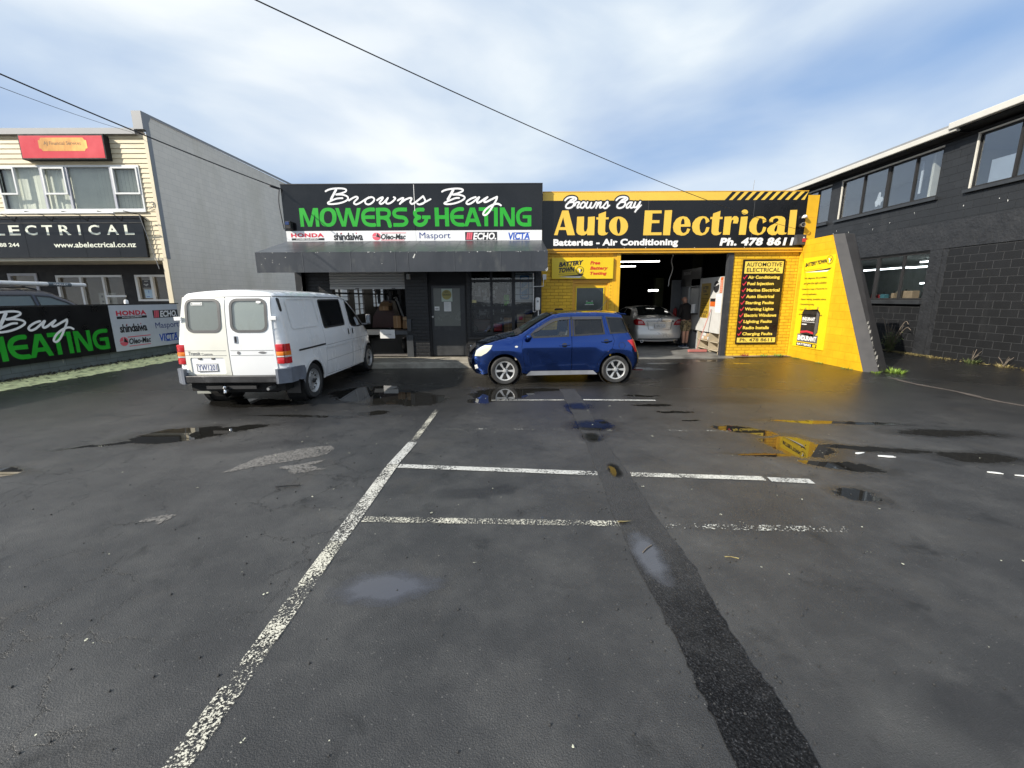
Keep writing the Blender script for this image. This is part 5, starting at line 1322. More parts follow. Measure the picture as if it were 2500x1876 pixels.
for s, bx in (('We diagnose the problem', (.16, 2.235, 1.02, 2.30)), ('and give the right solution', (.16, 2.09, 1.04, 2.165)), ('- Extensive range of batteries to', (.08, 1.945, 1.09, 2.00)), ('suit any application', (.16, 1.80, .73, 1.86)), ('- Expert testing, specialist advice', (.08, 1.66, 1.10, 1.72)), ('- Competitive pricing', (.08, 1.52, .68, 1.58)), ('- Over 60 stores nationwide', (.08, 1.375, .87, 1.43)), ('- 30 Months Warranty nationwide', (.08, 1.235, 1.04, 1.29))):
    text(s, sgn, m_vkd, pw, bx, bold=.03, shear=.15)
MB().sheet([[(.26, .73), (.26, 1.33), (.32, 1.40), (.86, 1.43), (.96, 1.33), (.96, .80), (.80, .64)]], [], pw).build('battery_picture', m_vk, sgn)
MB().sheet([[(.82, .68), (.94, .80), (.94, 1.30), (.84, 1.36)]], [], pw2).build('battery_side', mat('grey_print_dark', (.10, .10, .105), rough=.4), sgn)
MB().sheet([rect(.34, 1.405, .40, 1.46), rect(.82, 1.43, .88, 1.49)], [], pw).build('battery_posts', mat('brass_print', (.35, .24, .05), rough=.4), sgn)
text('ENDURANT', sgn, m_vw, pw2, (.30, 1.10, .80, 1.20), bold=.04)
MB().sheet([rect(.30, 1.06, .80, 1.07), rect(.30, .985, .50, 1.01)], [], pw2).build('rule_lines', m_vw, sgn)
MB().sheet([[(.28, .80), (.55, .83), (.80, .80), (.80, .74), (.55, .78), (.28, .74)]], [], pw2).build('stripe', m_vr, sgn)
MB().sheet([rect(.17, .50, .99, .72)], [], pw).build('band', mat('slate_print', (.09, .09, .10), rough=.4), sgn)
text('ENDURANT', sgn, m_vw, pw2, (.20, .54, .95, .68), bold=.04)
MB().sheet([rect(.17, .37, .99, .475)], [], pw).build('band', m_vk, sgn)
text('BATTERIES', sgn, m_vw, pw2, (.21, .395, .78, .455), bold=.03)
MB().sheet([rect(.84, .385, .96, .46)], [], pw2).build('chip', m_ysign, sgn)

# ---------------------------------------------------------------- workshop contents
m_tube = lamp_mat('lit_tube', (1.0, 0.98, 0.92), 5.0)
for k, (x0, x1, y, z, lab) in enumerate([(3.6, 5.95, 17.0, 3.13, 'long lit fluorescent tube nearest the workshop door head'), (3.6, 5.02, 17.0, 2.95, 'lit fluorescent tube just under the longest one in the workshop'), (4.30, 4.50, 19.0, 2.50, 'short lit tube half hidden by the yellow door pier'), (5.58, 5.96, 17.0, 2.03, 'small lit tube low in the middle of the workshop'), (6.50, 6.70, 17.0, 2.09, 'small lit tube below the hanging white hose')]):
    t = thing('tube_light', lab, 'light', ((x0 + x1) / 2, y, z), group='lit fluorescent tubes in the workshop')
    MB().tube([(x0, y, z), (x1, y, z + .01)], .022 if x1 - x0 > 1 else .035, 8).build('tube', m_tube, t)
    MB().box(x0, x1, y - .02, y + .06, z + .04, z + .08).build('batten', m_gar, t)
t = thing('air_hose', 'white air hose hanging from the workshop ceiling', 'hose', (5.7, 15, 3.9))
MB().tube(catmull([(5.72, 15, 3.9), (5.71, 15, 3.25), (5.66, 15, 3.0), (5.72, 15, 2.75), (5.68, 15, 2.55), (5.62, 15, 2.35), (5.62, 15, 2.2)], 6), .016).build('hose', m_white, t)
MB().tube([(5.62, 15, 2.2), (5.60, 15, 2.14)], [.022, .012]).build('nozzle', m_met, t)
wb = thing('notice_board', 'white panel with posters standing on shelves inside the workshop door', 'board', (6.5, 13.7, .66))
XB = 6.50
pb_ = lambda X: (lambda a, b: (X, 15.2 - a, b))
mb = MB(); mb.box(XB, XB + .05, 12.95, 15.2, .66, 2.38); mb.build('panel', mat('off_white_panel', (.56, .56, .54), rough=.5, var=.06, dirt=(.44, .43, .4), dirt_s=2.5), wb)
t = thing('workshop_poster', 'gold battery poster on the white panel inside the workshop', 'poster', (XB, 14.05, 1.1))
pp = lambda a, b: (XB - .006, 14.38 - a, b)
MB().box(XB - .004, XB - .001, 13.72, 14.37, 1.10, 2.21).build('sheet', mat('gold_poster', (.42, .27, .03), rough=.4), t)
text('BATTERY', t, m_vk, pp, (.13, 2.02, .52, 2.12), bold=.04); text('TOWN', t, m_vk, pp, (.13, 1.91, .40, 2.0), bold=.04)
MB().sheet([[(.12, 1.85), (.5, 1.88), (.52, 1.86), (.45, 1.83)]] + [rect(.1 + (.08 if k == 2 else 0), 1.71 - k * .075, .58 - (.1 if k == 2 else 0), 1.728 - k * .075) for k in range(5)], [], pp).build('print_lines', m_vkd, t)
mb = MB()
for k in range(7):
    a = .13 + (k % 4) * .13 + (.04 if k > 3 else 0); z = 1.29 if k < 4 else 1.17
    mb.sheet([circle(a, z, .05, 14)], [circle(a, z, .022, 10)], pp)
mb.build('roundels', m_vk, t)
for k, (y0, y1, z0, z1, m, lab) in enumerate([(13.35, 13.68, 1.48, 1.73, bpy.data.materials['orange_vinyl'], 'orange and black caution notice right of the gold poster'), (12.97, 13.32, 1.30, 1.86, m_paper, 'white printed notice lowest at the right edge of the panel'), (12.97, 13.12, 1.90, 2.36, bpy.data.materials['orange_vinyl'], 'orange red notice at the top corner of the panel')]):
    t = thing('wall_notice', lab, 'notice', (XB, y0, z0))
    MB().box(XB - .004, XB - .001, y0, y1, z0, z1).build('sheet', m, t)
    q = MB()
    if k == 0:
        q.box(XB - .006, XB - .0045, y0, y1, z1 - .10, z1)
    else:
        for j in range(6): q.box(XB - .006, XB - .0045, y0 + .03, y1 - .03, z1 - .12 - j * .06, z1 - .105 - j * .06)
    q.build('print_lines', m_vk if k == 0 else bpy.data.materials['grey_print'] if k == 1 else m_white, t)
t = thing('round_emblem', 'round black emblem at the top of the white workshop panel', 'emblem', (XB, 13.4, 2.1))
pe = lambda a, b: (XB - .004, a, b)
MB().sheet([circle(13.36, 2.08, .18, 24)], [[(13.20, 2.16), (13.52, 2.07), (13.52, 2.12), (13.20, 2.21)]], pe).build('disc', m_vk, t)
shv = thing('low_shelf', 'low timber shelf of wrapped goods under the white panel', 'shelf', (6.5, 13.7, 0.02))
mb = MB()
m_ply = mat('plywood', (.42, .36, .26), rough=.7, var=.15, vs=3)
for z in (.10, .36): mb.box(XB + .02, 6.95, 12.95, 14.45, z, z + .03)
for y in (12.95, 13.58, 14.42): mb.box(XB + .02, 6.95, y, y + .03, .02, .66)
mb.box(6.93, 6.95, 12.95, 14.45, .02, .66)
mb.build('boards', m_ply, shv)
for k, (y, z) in enumerate([(13.72, .392), (13.98, .392), (14.2, .392), (13.8, .50), (14.08, .50)]):
    t = thing('wrapped_parcel', 'cream wrapped parcel in the pile on the low shelf', 'parcel', (6.65, y, z), group='parcels on the low shelf')
    MB().box(6.56, 6.80, y - .11, y + .11, z, z + .105, bev=.02).build('wrap', m_card2 if k % 2 else m_innerw, t)
t = thing('broom', 'wide pink broom leaning against the white workshop panel', 'broom', (6.2, 13.6, .02))
MB().tube([(6.12, 13.55, .12), (6.46, 13.5, 1.40)], .016).build('handle', mat('pink_wood', (.45, .22, .19), rough=.5), t)
MB().box(5.85, 6.45, 13.5, 13.6, .03, .11, bev=.015).build('head', mat('red_broom', (.42, .14, .12), rough=.7), t)
t = thing('paper_roll', 'white paper towel roll on the counter ledge by the standing man', 'roll', (6.45, 14.7, 1.25))
mb = MB(); mb.lathe([(.02, 0), (.075, 0), (.075, .3), (.02, .3)], (6.42, 14.72, 1.23), (0, 0, 1), 20, closed=True); mb.build('roll', m_white, t, smooth=True)
t = thing('service_counter', 'grey office front with dark hatch windows behind the standing man', 'counter', (6.5, 15.6, 0))
mb = MB(); wall(mb, rect(14.45, .0, 16.15, 2.4), [rect(14.55, 1.24, 15.35, 2.08), rect(14.6, .55, 15.0, .95)], lambda a, b: (6.56, a, b), (.12, 0, 0)); mb.build('front', mat('pale_grey_front', (.30, .31, .32), rough=.7, var=.1), t)
MB().box(6.36, 6.56, 14.5, 15.4, 1.19, 1.23).build('ledge', m_tool, t)
mb = MB(); mb.box(6.50, 6.558, 14.5, 14.55, 1.23, 2.12); mb.box(6.50, 6.558, 15.35, 15.40, 1.23, 2.12); mb.box(6.50, 6.558, 14.55, 15.35, 2.08, 2.12); mb.build('frame', m_white, t)
MB().box(7.2, 7.25, 14.4, 16.1, .2, 2.3).build('back_panel', mat('tan_dim', (.16, .12, .07), rough=.8, var=.3), t)
t = thing('fire_extinguisher', 'small dark extinguisher on the grey partition left of the man', 'extinguisher', (5.95, 16.1, 1.0))
mb = MB(); mb.lathe([(0, 0), (.06, .0), (.065, .05), (.065, .3), (.03, .36), (0, .37)], (6.32, 16.05, 1.0), (0, 0, 1), 14); mb.build('bottle', m_red, t, smooth=True)
MB().tube([(6.32, 16.05, 1.37), (6.32, 16.05, 1.42), (6.38, 16.05, 1.40), (6.39, 16.04, 1.2)], .012).build('hose', m_tool, t)
t = thing('wall_sign', 'dim black shelf sign above the hatch inside the workshop', 'sign', (6.5, 15.6, 2.45))
MB().box(6.50, 6.54, 14.5, 16.1, 2.15, 2.75).build('panel', m_vk, t)
text('ENDURANT', t, mat('dim_letter', (.30, .30, .30), rough=.6), lambda a, b: (6.497, 15.9 - a, b), (0, 2.55, .62, 2.66), bold=.03)

# ================================================================ CREAM OFFICE BUILDING (left)
Yc = 15.42; XC = -11.85
m_cream = mat('cream_weatherboard', (0.62, 0.53, 0.36), rough=.6, var=.07, vs=2.5, dirt=(.36, .32, .23), dirt_s=1.6, dirt_lo=.55, dirt_hi=.78, stretch=(.35, 1, 1.4))
m_greyb = brick('grey_painted_block', (0.85, 0.77, 0.655), (0.68, 0.615, 0.52), .40, .20, 'y', msize=.006, rough=.75, bump=.3, spec=.3, var=.025, dirt=(.62, .555, .43), dirt_lo=.50, dirt_hi=.85, dirt_s=.5, grime=.07)
m_flash = mat('grey_flashing', (0.24, 0.245, 0.25), rough=.5, met=.2, var=.1, vs=1.2)
m_alu = mat('white_aluminium', (0.66, 0.67, 0.66), rough=.4, var=.05)
m_alug = mat('grey_aluminium', (0.42, 0.43, 0.47), rough=.4, var=.05)
ofc = thing('office_building', 'two storey cream weatherboard office with a grey block side wall', 'building', (-14, Yc, 0))
mb = MB()
zb = 3.23
board_h = .152
z = zb
holesx = (-17.0, -12.27, 4.78, 6.20)
while z < 7.12:
    z1 = min(z + board_h, 7.12)
    segs = [(-22, XC + .0)] if (z1 <= 4.78 or z >= 6.20) else [(-22, -17.0), (-12.27, XC)]
    for a, c in segs:
        mb.quad((a, Yc - .028, z), (c, Yc - .028, z), (c, Yc - .004, z1), (a, Yc - .004, z1))
        mb.quad((a, Yc - .028, z), (a, Yc, z), (c, Yc, z), (c, Yc - .028, z))
    z = z1
mb.box(-22, XC, Yc, Yc + .03, zb, 4.78).box(-22, XC, Yc, Yc + .03, 6.2, 7.12)
mb.build('weatherboards', m_cream, ofc)
mb = MB(); mb.box(XC - .10, XC + .012, Yc - .04, Yc + .02, zb, 7.13); mb.box(-12.0, -11.835, Yc - .03, Yc + .02, 0, zb - .002); mb.build('corner_board', mat('cream_trim', (.66, .58, .42), rough=.55, var=.05), ofc)
mb = MB()
mb.add([(XC, Yc + .02, 0), (XC, 32, 0), (XC, 32, 8.0), (XC, Yc + .1, 7.72), (XC, Yc + .02, 7.6)], [(0, 1, 2, 3, 4)])
mb.build('side_wall', m_greyb, ofc)
mb = MB()
mb.add([(XC + .03, Yc - .02, 7.30), (XC + .03, Yc + .25, 7.74), (XC + .03, 32, 8.02), (XC + .03, 32, 8.16), (XC + .03, Yc - .15, 7.80), (XC + .03, Yc - .15, 7.30)], [(1, 2, 3, 4), (0, 1, 4, 5)])
mb.box(XC - .28, XC + .028, Yc - .15, Yc + .12, 7.26, 7.80)
mb.add([(XC - .2, Yc - .15, 7.80), (XC + .03, Yc - .15, 7.80), (XC + .03, 32, 8.16), (XC - .2, 32, 8.16)], [(0, 1, 2, 3)])
mb.box(XC - .0, XC + .025, Yc - .03, Yc + .13, 3.2, 7.3)
mb.build('barge_flashing', m_flash, ofc)
mb = MB(); mb.box(-22, XC - .28, Yc - .14, Yc + .3, 7.12, 7.30); mb.build('gutter', m_flash, ofc)
MB().box(-22, XC - .02, Yc + .3, 32, 7.0, 7.1).build('roof', m_flash, ofc)
# first-floor window band
wn_ = MB()
def bar(x0, x1, z0, z1, y0=-.05, y1=.03): wn_.box(x0, x1, Yc + y0, Yc + y1, z0, z1)
bar(-17.0, -12.27, 6.15, 6.205); bar(-17.0, -12.27, 4.78, 4.84)
for x in (-17.0, -12.32): bar(x, x + .05, 4.84, 6.15)
band = wn_.build('window', m_alu, ofc)
for x in (-15.58, -14.74, -13.26):
    wn_ = MB(); bar(x, x + .075, 4.84, 6.15, -.045); wn_.build('mullion', m_alug, band)
for a, c in ((-15.50, -14.745), (-13.18, -12.33), (-17.0, -16.4)):
    wn_ = MB(); bar(a, a + .05, 5.29, 6.145, -.075, .0); bar(c - .05, c, 5.29, 6.145, -.075, .0); bar(a + .05, c - .05, 5.29, 5.345, -.075, .0); bar(a + .05, c - .05, 6.095, 6.145, -.075, .0); wn_.build('opening_sash', m_alu, band)
MB().box(-16.95, -12.3, Yc + .005, Yc + .012, 4.82, 6.17).build('pane', glass('office_glass', (.93, .95, .93), refl=1.3), band)
mb = MB()
x = -14.70
while x < -12.30:
    mb.quad((x, Yc + .10, 4.8), (x + .082, Yc + .15, 4.8), (x + .082, Yc + .15, 6.2), (x, Yc + .10, 6.2)); x += .128
mb.build('vertical_blind', mat('blind_cloth', (.74, .71, .63), rough=.9, var=.08), band)
mb = MB()
random.seed(9); x = -17.0; pts = []
while x < -14.72:
    pts.append((x, Yc + .12 + random.uniform(0, .06))); x += random.uniform(.03, .12)
pts.append((-14.72, Yc + .12))
for (a, c) in zip(pts, pts[1:]): mb.quad((a[0], a[1], 4.8), (c[0], c[1], 4.8), (c[0], c[1], 6.2), (a[0], a[1], 6.2))
mb.build('curtain', mat('net_curtain', (.78, .76, .69), rough=.9, var=.1), band, smooth='all')
MB().box(-17.1, -12.25, Yc - .08, Yc - .03, 4.72, 4.775).build('sill', m_alu, band)
MB().box(-22, -12.0, Yc + .3, Yc + .35, 3.3, 7).build('inner_wall', m_inner, ofc)
# ground floor recess
mb = MB(); mb.box(-22, XC - .06, Yc + .04, Yc + 1.6, zb - .1, zb - .02); mb.build('soffit', mat('cream_soffit', (.42, .38, .28), rough=.7), ofc)
mb = MB(); mb.box(-22, -11.98, Yc - .04, Yc + .02, 3.14, 3.222); mb.build('soffit_beam', mat('cream_beam', (.46, .42, .32), rough=.6), ofc)
Yr = Yc + 1.45
mb = MB(); wall(mb, rect(-23, 0, -11.9, zb - .1), [rect(-19.1, .3, -18.0, 2.82), rect(-17.3, .2, -14.8, 2.74), rect(-14.3, 1.76, -12.98, 2.74)], facade(Yr), (0, .12, 0)); mb.build('ground_wall', m_blackm, ofc)
fr = MB()
def gbar(x0, x1, z0, z1): fr.box(x0, x1, Yr - .04, Yr + .05, z0, z1)
gbar(-17.3, -14.8, 2.66, 2.74)
for x in (-17.3, -16.42, -15.56): gbar(x, x + .08, .2, 2.66)
gbar(-15.48, -14.75, 1.91, 1.985)
gwin = fr.build('shopfront', m_alu, ofc)
MB().box(-17.25, -14.82, Yr + .06, Yr + .068, .2, 2.66).build('pane', m_glass, gwin)
fr = MB(); gbar(-14.3, -12.98, 2.66, 2.74); gbar(-14.3, -12.98, 1.75, 1.82); gbar(-14.3, -14.21, 1.82, 2.66); gbar(-13.72, -13.62, 1.82, 2.66); gbar(-13.03, -12.98, 1.82, 2.66)
gw2 = fr.build('window', m_alu, ofc); MB().box(-14.25, -13.0, Yr + .06, Yr + .068, 1.8, 2.68).build('pane', m_glass, gw2)
fr = MB(); gbar(-19.1, -18.0, 2.73, 2.82); gbar(-19.1, -19.0, .3, 2.73); gbar(-18.1, -18.0, .3, 2.73)
gw3 = fr.build('window', m_alug, ofc); MB().box(-19.0, -18.05, Yr + .06, Yr + .068, .3, 2.75).build('pane', m_glass, gw3)
mb = MB(); mb.box(-22, -12.0, Yr + 2.4, Yr + 2.45, 0, 3.1); mb.box(-22, -12, Yr + .14, Yr + 2.4, 2.9, 2.95); mb.build('room_wall', mat('warm_room', (.36, .30, .22), rough=.9, var=.15, vs=1.5), ofc)
m_warm = lamp_mat('warm_lamp', (1.0, .72, .36), 9.0)
for x, z, y, lab in ((-15.9, 2.55, Yr + 1.9, 'warm lit wall lamp behind the middle panes of the office shopfront'), (-13.3, 2.45, Yr + .9, 'warm lit up-and-down lamp in the right office window')):
    t = thing('wall_lamp', lab, 'lamp', (x, y, z)); q = MB(); q.ball((x, y, z), .045, .045, .06); q.build('bulb', m_warm, t, smooth='all'); MB().box(x - .04, x + .04, y + .06, y + .1, z - .1, z + .1).build('bracket', m_blackm, t)
ds = thing('display_board', 'pale product display board inside the office shopfront', 'display', (-14.7, Yr + .6, 1.4))
mb = MB(); mb.box(-16.3, -15.6, Yr + .5, Yr + .52, 1.2, 2.08); mb.build('board', mat('tan_board', (.42, .38, .31), rough=.8), ds)
mb = MB()
for i in range(3):
    for k in range(3):
        q = -16.18 + k * .14; mb.box(q, q + .055, Yr + .48, Yr + .5, 1.9 - i * .2, 1.98 - i * .2)
mb.build('products', m_vk, ds)
for x0, x1, z0, z1, m, lab in ((-14.12, -13.78, 2.26, 2.56, m_vk, 'black window poster above the pale blue one in the office window'), (-14.08, -13.78, 1.87, 2.19, mat('pale_blue_print', (.45, .6, .7), rough=.6, var=.15, vs=5), 'pale blue poster low in the office window')):
    t = thing('window_poster', lab, 'poster', ((x0 + x1) / 2, Yr + .05, z0)); MB().box(x0, x1, Yr + .052, Yr + .058, z0, z1).build('sheet', m, t)
    q = MB()
    if m is m_vk:
        q.sheet([rect(x0, z1 - .005, x1, z1), rect(x0 + .1, z1 - .06, x1 - .1, z1 - .045)] + [[(x0 + .15, z0 + .05), (x0 + .05 + .05 * k, z0 + .13 + .02 * (k % 2)), (x0 + .07 + .05 * k, z0 + .14)] for k in range(5)], [], facade(Yr + .05))
        q.build('print_lines', m_white, t)
    else:
        q.sheet([ribbon([(x0 + .07, z1 - .12), (x0 + .15, z1 - .14), (x0 + .16, z1 - .06)], .02)[0], rect(x0 + .05, z0 + .04, x0 + .18, z0 + .06), rect(x0 + .15, z1 - .14, x0 + .17, z1 - .04)], [], facade(Yr + .05)); q.build('print_lines', m_vb, t)
# black fascia sign of the office
osn = thing('office_sign', 'long black fascia sign with spaced white capitals and a web address', 'sign', (-15, Yc - .1, 3.24))
YO = Yc - .13
mb = MB()
for x0, x1 in ((-22, -16.43), (-16.42, -14.46), (-14.45, -13.32), (-13.31, -12.40)):
    mb.box(x0, x1, YO, Yc - .03, 3.245, 4.60)
mb.build('panel', mat('gloss_black_fascia', (.006, .0062, .0068), rough=.14, var=.3), osn)
mb = MB(); mb.box(-22, -12.40, YO - .02, YO - .002, 4.36, 4.385); mb.build('rail', m_blackm, osn)
m_let = mat('cream_letters', (.72, .74, .62), rough=.4)
Pl = facade(YO - .004)
for s, x0, x1 in (('E', -18.68, -18.28), ('L', -17.43, -17.09), ('E', -16.93, -16.56), ('C', -16.38, -15.98), ('T', -15.81, -15.45), ('R', -15.24, -14.85), ('I', -14.60, -14.52), ('C', -14.25, -13.86), ('A', -13.64, -13.24), ('L', -13.03, -12.71)):
    if x0 < -18: continue
    text(s, osn, m_let, Pl, (x0, 3.985, x1, 4.305), bold=.02)
text('88 244', osn, m_let, Pl, (-17.36, 3.605, -16.69, 3.735), bold=.02)
text('www.abelectrical.co.nz', osn, m_let, Pl, (-15.52, 3.575, -12.73, 3.75), bold=.02)
lb = thing('sign_light_bar', 'white strip light on black arms above the office fascia sign', 'light', (-15, Yc - .5, 4.65))
MB().tube([(-20, Yc - .62, 4.60), (-12.86, Yc - .62, 4.60)], .028, 8).build('strip', m_white, lb)
mb = MB()
for x in (-17.0, -15.75, -14.55, -13.4, -12.55):
    mb.tube([(x - .02, Yc - .60, 4.66), (x + .25, Yc - .3, 4.60), (x + .33, Yc - .13, 4.43)], .014, 6)
mb.build('arm', m_blackm, lb)
rs = thing('lightbox_sign', 'red lightbox sign with a gold plaque on the cream weatherboards', 'sign', (-14.6, Yc - .2, 6.4))
MB().box(-15.86, -13.10, Yc - .225, Yc - .01, 6.33, 7.08, bev=.012).build('case', m_blackm, rs)
YR_ = Yc - .23
m_redf = mat('red_acrylic', (.60, .035, .05), rough=.3, var=.06, vs=1.5)
MB().sheet([rect(-15.82, 6.37, -13.14, 7.04)], [], facade(YR_)).build('face', m_redf, rs)
gx0, gx1, gz0, gz1 = -15.22, -13.66, 6.58, 6.98
MB().sheet([[(gx0 + .1, gz0), (gx1 - .1, gz0), (gx1 - .06, gz0 + .07), (gx1, gz0 + .08), (gx1, gz1 - .08), (gx1 - .06, gz1 - .07), (gx1 - .1, gz1), (gx0 + .1, gz1), (gx0 + .06, gz1 - .07), (gx0, gz1 - .08), (gx0, gz0 + .08), (gx0 + .06, gz0 + .07)]], [], facade(YR_ - .003)).build('plaque', mat('gold_plaque', (.62, .30, .07), rough=.35, met=.2, var=.5, vs=1.6, stretch=(1, 1, .5)), rs)
text('AJ Financial Services', rs, mat('brown_letter', (.16, .08, .02), rough=.5), facade(YR_ - .006), (-15.05, 6.73, -13.85, 6.87), bold=0)
cbl = thing('loose_cable', 'loose thin cable hanging from the office corner past the fascia end', 'cable', (-12.3, Yc - .1, 4))
MB().tube(catmull([(-12.1, Yc - .05, 5.0), (-11.98, Yc - .06, 5.05), (-11.97, Yc - .06, 4.9), (-12.15, Yc - .06, 4.82)], 5) , .012, 6).tube([(-12.42, Yc - .16, 4.6), (-12.2, Yc - .08, 3.3), (-12.1, Yc - .1, 2.85)], .012, 6).build('cable', m_flash, cbl)

# ================================================================ LOW WALL WITH HOARDING (left)
fw = thing('low_wall', 'weathered grey block wall with flaking white paint at the yard edge', 'wall', (-11.1, 9, 0))
m_lw = brick('green_grey_block', (0.13, 0.155, 0.16), (.08, .09, .09), .40, .20, 'y', msize=.006, rough=.8, bump=.5, dirt=(.52, .52, .46), dirt_lo=.64, dirt_hi=.70, dirt_s=3.2, var=.08)
MB().box(-11.25, -11.08, 3, 14.6, -.05, .55).build('wall', m_lw, fw)
hb = thing('hoarding', 'long black hoarding with green capitals along the low wall', 'sign', (-11.05, 9, .4))
XH = -11.02
m_hb = mat('black_hoarding', (.008, .0082, .009), rough=.3, var=.3)
MB().box(-11.07, XH, 3.0, 11.945, .37, 1.66).build('panel', m_hb, hb)
MB().box(-11.075, XH + .003, 3.0, 14.5, 1.662, 1.69).build('top_rail', m_blackm, hb)
MB().box(-11.2, -11.09, 3.0, 14.5, .55, 1.66).build('backing', m_blackm, hb)
hz_ = [q for it in GLYPHS['heating'] for q in (it[1] if it[0] in 'ph' else [])]
xA = min(q[0] for q in GLYPHS['heating'][5][1]); xG = max(q[0] for q in hz_); zl = min(q[1] for q in hz_); zh = max(q[1] for q in hz_)
kx = (11.78 - 9.79) / (xG - xA); kz = (1.03 - .485) / (zh - zl)
fH = lambda x, z: (9.79 + (x - xA) * kx, .485 + (z - zl) * kz)
PH = lambda e: (lambda a, b: (XH + e, a, b))
def scaled(items):
    out = []
    for it in items:
        out.append((it[0], [fH(*q) for q in it[1]]) + ((it[2] * kx,) if len(it) > 2 else ()))
    return out
po, ho = glyph_polys(scaled(GLYPHS['heating']))
MB().sheet(po, ho, PH(.003)).build('lettering', m_vg, hb)
polys = []
for pts, w in GLYPHS['bay']: polys += ribbon([fH(*p) for p in pts], w * kx)
MB().sheet(polys, [], PH(.006)).build('script_lettering', m_vw, hb)
bb_ = thing('brand_hoarding', 'pale grey brand logo panel at the far end of the low wall', 'sign', (XH, 13, .4))
MB().box(-11.07, XH, 11.955, 14.42, .37, 1.655).build('panel', mat('pale_grey_panel', (.55, .58, .62), rough=.35, var=.04), bb_)
RF = dict(honda=(12.15, 1.36, 13.16, 1.50), hbar=(12.15, 1.27, 13.16, 1.34), hp=(12.32, 1.285, 12.98, 1.325), shin=(12.18, .88, 13.10, 1.12), oc=(12.10, .50, 12.38, .76), oleo=(12.40, .53, 13.16, .70), o1=(12.38, .73, 13.18, .755), o2=(12.38, .47, 13.14, .49), ebox=(13.40, 1.24, 14.40, 1.48), echo=(13.66, 1.26, 14.36, 1.46), ebar=(13.43, 1.25, 13.64, 1.47), mas=(13.42, .86, 14.36, 1.10), vic=(13.50, .50, 14.25, .74), v1=(13.72, .71, 14.25, .73), v2=(13.72, .49, 14.25, .51))
logos(bb_, PH(.003), RF, PH(.006))

# ================================================================ BLACK BLOCK BUILDING (right)
XR = 12.6
m_blk = brick('black_painted_block', (0.0135, 0.0143, 0.016), (0.048, 0.050, 0.052), .40, .205, 'y', msize=.006, rough=.5, bump=.5, spec=.4, var=.10, dirt=(.03, .031, .033), dirt_lo=.56, dirt_hi=.8, grime=.2)
m_blk2 = brick('black_painted_block_upper', (0.020, 0.022, 0.025), (0.010, 0.011, 0.0125), .40, .205, 'y', msize=.006, rough=.5, bump=.6, spec=.4, var=.08, dirt=(.036, .037, .039), dirt_lo=.56, dirt_hi=.8, grime=.2)
m_beam = mat('black_rough_render', (0.019, 0.0205, 0.0235), rough=.55, var=.2, vs=3, bump=.9, bs=14, dirt=(.042, .043, .045), dirt_s=5, dirt_lo=.60, dirt_hi=.8)
rb = thing('block_building', 'two storey black block building with ribbon windows on the right', 'building', (XR, 13, 0))
PB_ = lambda a, b: (XR, a, b)
mb = MB(); wall(mb, rect(1.0, -.05, 30, 3.10), [rect(12.93, 1.66, 15.75, 3.07)], PB_, (.2, 0, 0)); mb.build('lower_wall', m_blk, rb)
mb = MB(); wall(mb, rect(1.0, 3.85, 30, 6.10), [rect(13.08, 4.63, 16.86, 5.97), rect(9.6, 4.63, 12.2, 6.0), rect(17.36, 4.63, 20.5, 5.97), rect(3.5, 4.63, 8.9, 6.0)], PB_, (.2, 0, 0)); mb.build('upper_wall', m_blk2, rb)
mb = MB(); mb.box(XR - .025, XR + .1, 1.0, 30, 3.10, 3.85); mb.box(XR - .022, XR + .1, 12.55, 12.92, -.05, 3.098); mb.box(XR - .008, XR - .0005, 12.40, 12.55, -.05, 3.098); mb.build('ring_beam', m_beam, rb)
m_sill = mat('sill_black', (.03, .033, .037), rough=.4, var=.2)
for a, y0, y1, z0, z1 in ((.11, 12.90, 15.9, 1.52, 1.63), (.10, 13.0, 16.95, 4.52, 4.60), (.10, 9.5, 12.26, 4.52, 4.60), (.10, 17.3, 20.6, 4.52, 4.60)):
    MB().box(XR - a, XR + .02, y0, y1, z0, z1).build('sill', m_sill, rb)
m_eave = mat('eave_black', (.006, .006, .006), rough=.8)
mb = MB(); mb.box(XR - .42, XR + .3, 12.45, 30, 6.10, 6.13); mb.box(XR - .42, XR + .3, 1.0, 12.45, 6.16, 6.19); mb.box(XR - .03, XR - .001, 1.0, 30, 6.02, 6.10); mb.build('soffit', m_eave, rb)
m_fasc = mat('cream_fascia', (.50, .49, .45), rough=.5, var=.06, vs=2)
mb = MB()
def gutter(x, y0, y1, z0, z1):
    mb.box(x, x + .14, y0, y1, z0, z1, bev=.02)
gutter(XR - .50, 12.35, 30, 6.12, 6.27); gutter(XR - .56, 1.0, 12.52, 6.19, 6.36)
mb.build('gutter', m_fasc, rb)
MB().box(XR - .4, 24, 1.0, 30, 6.28, 6.36).build('roof', m_flash, rb)
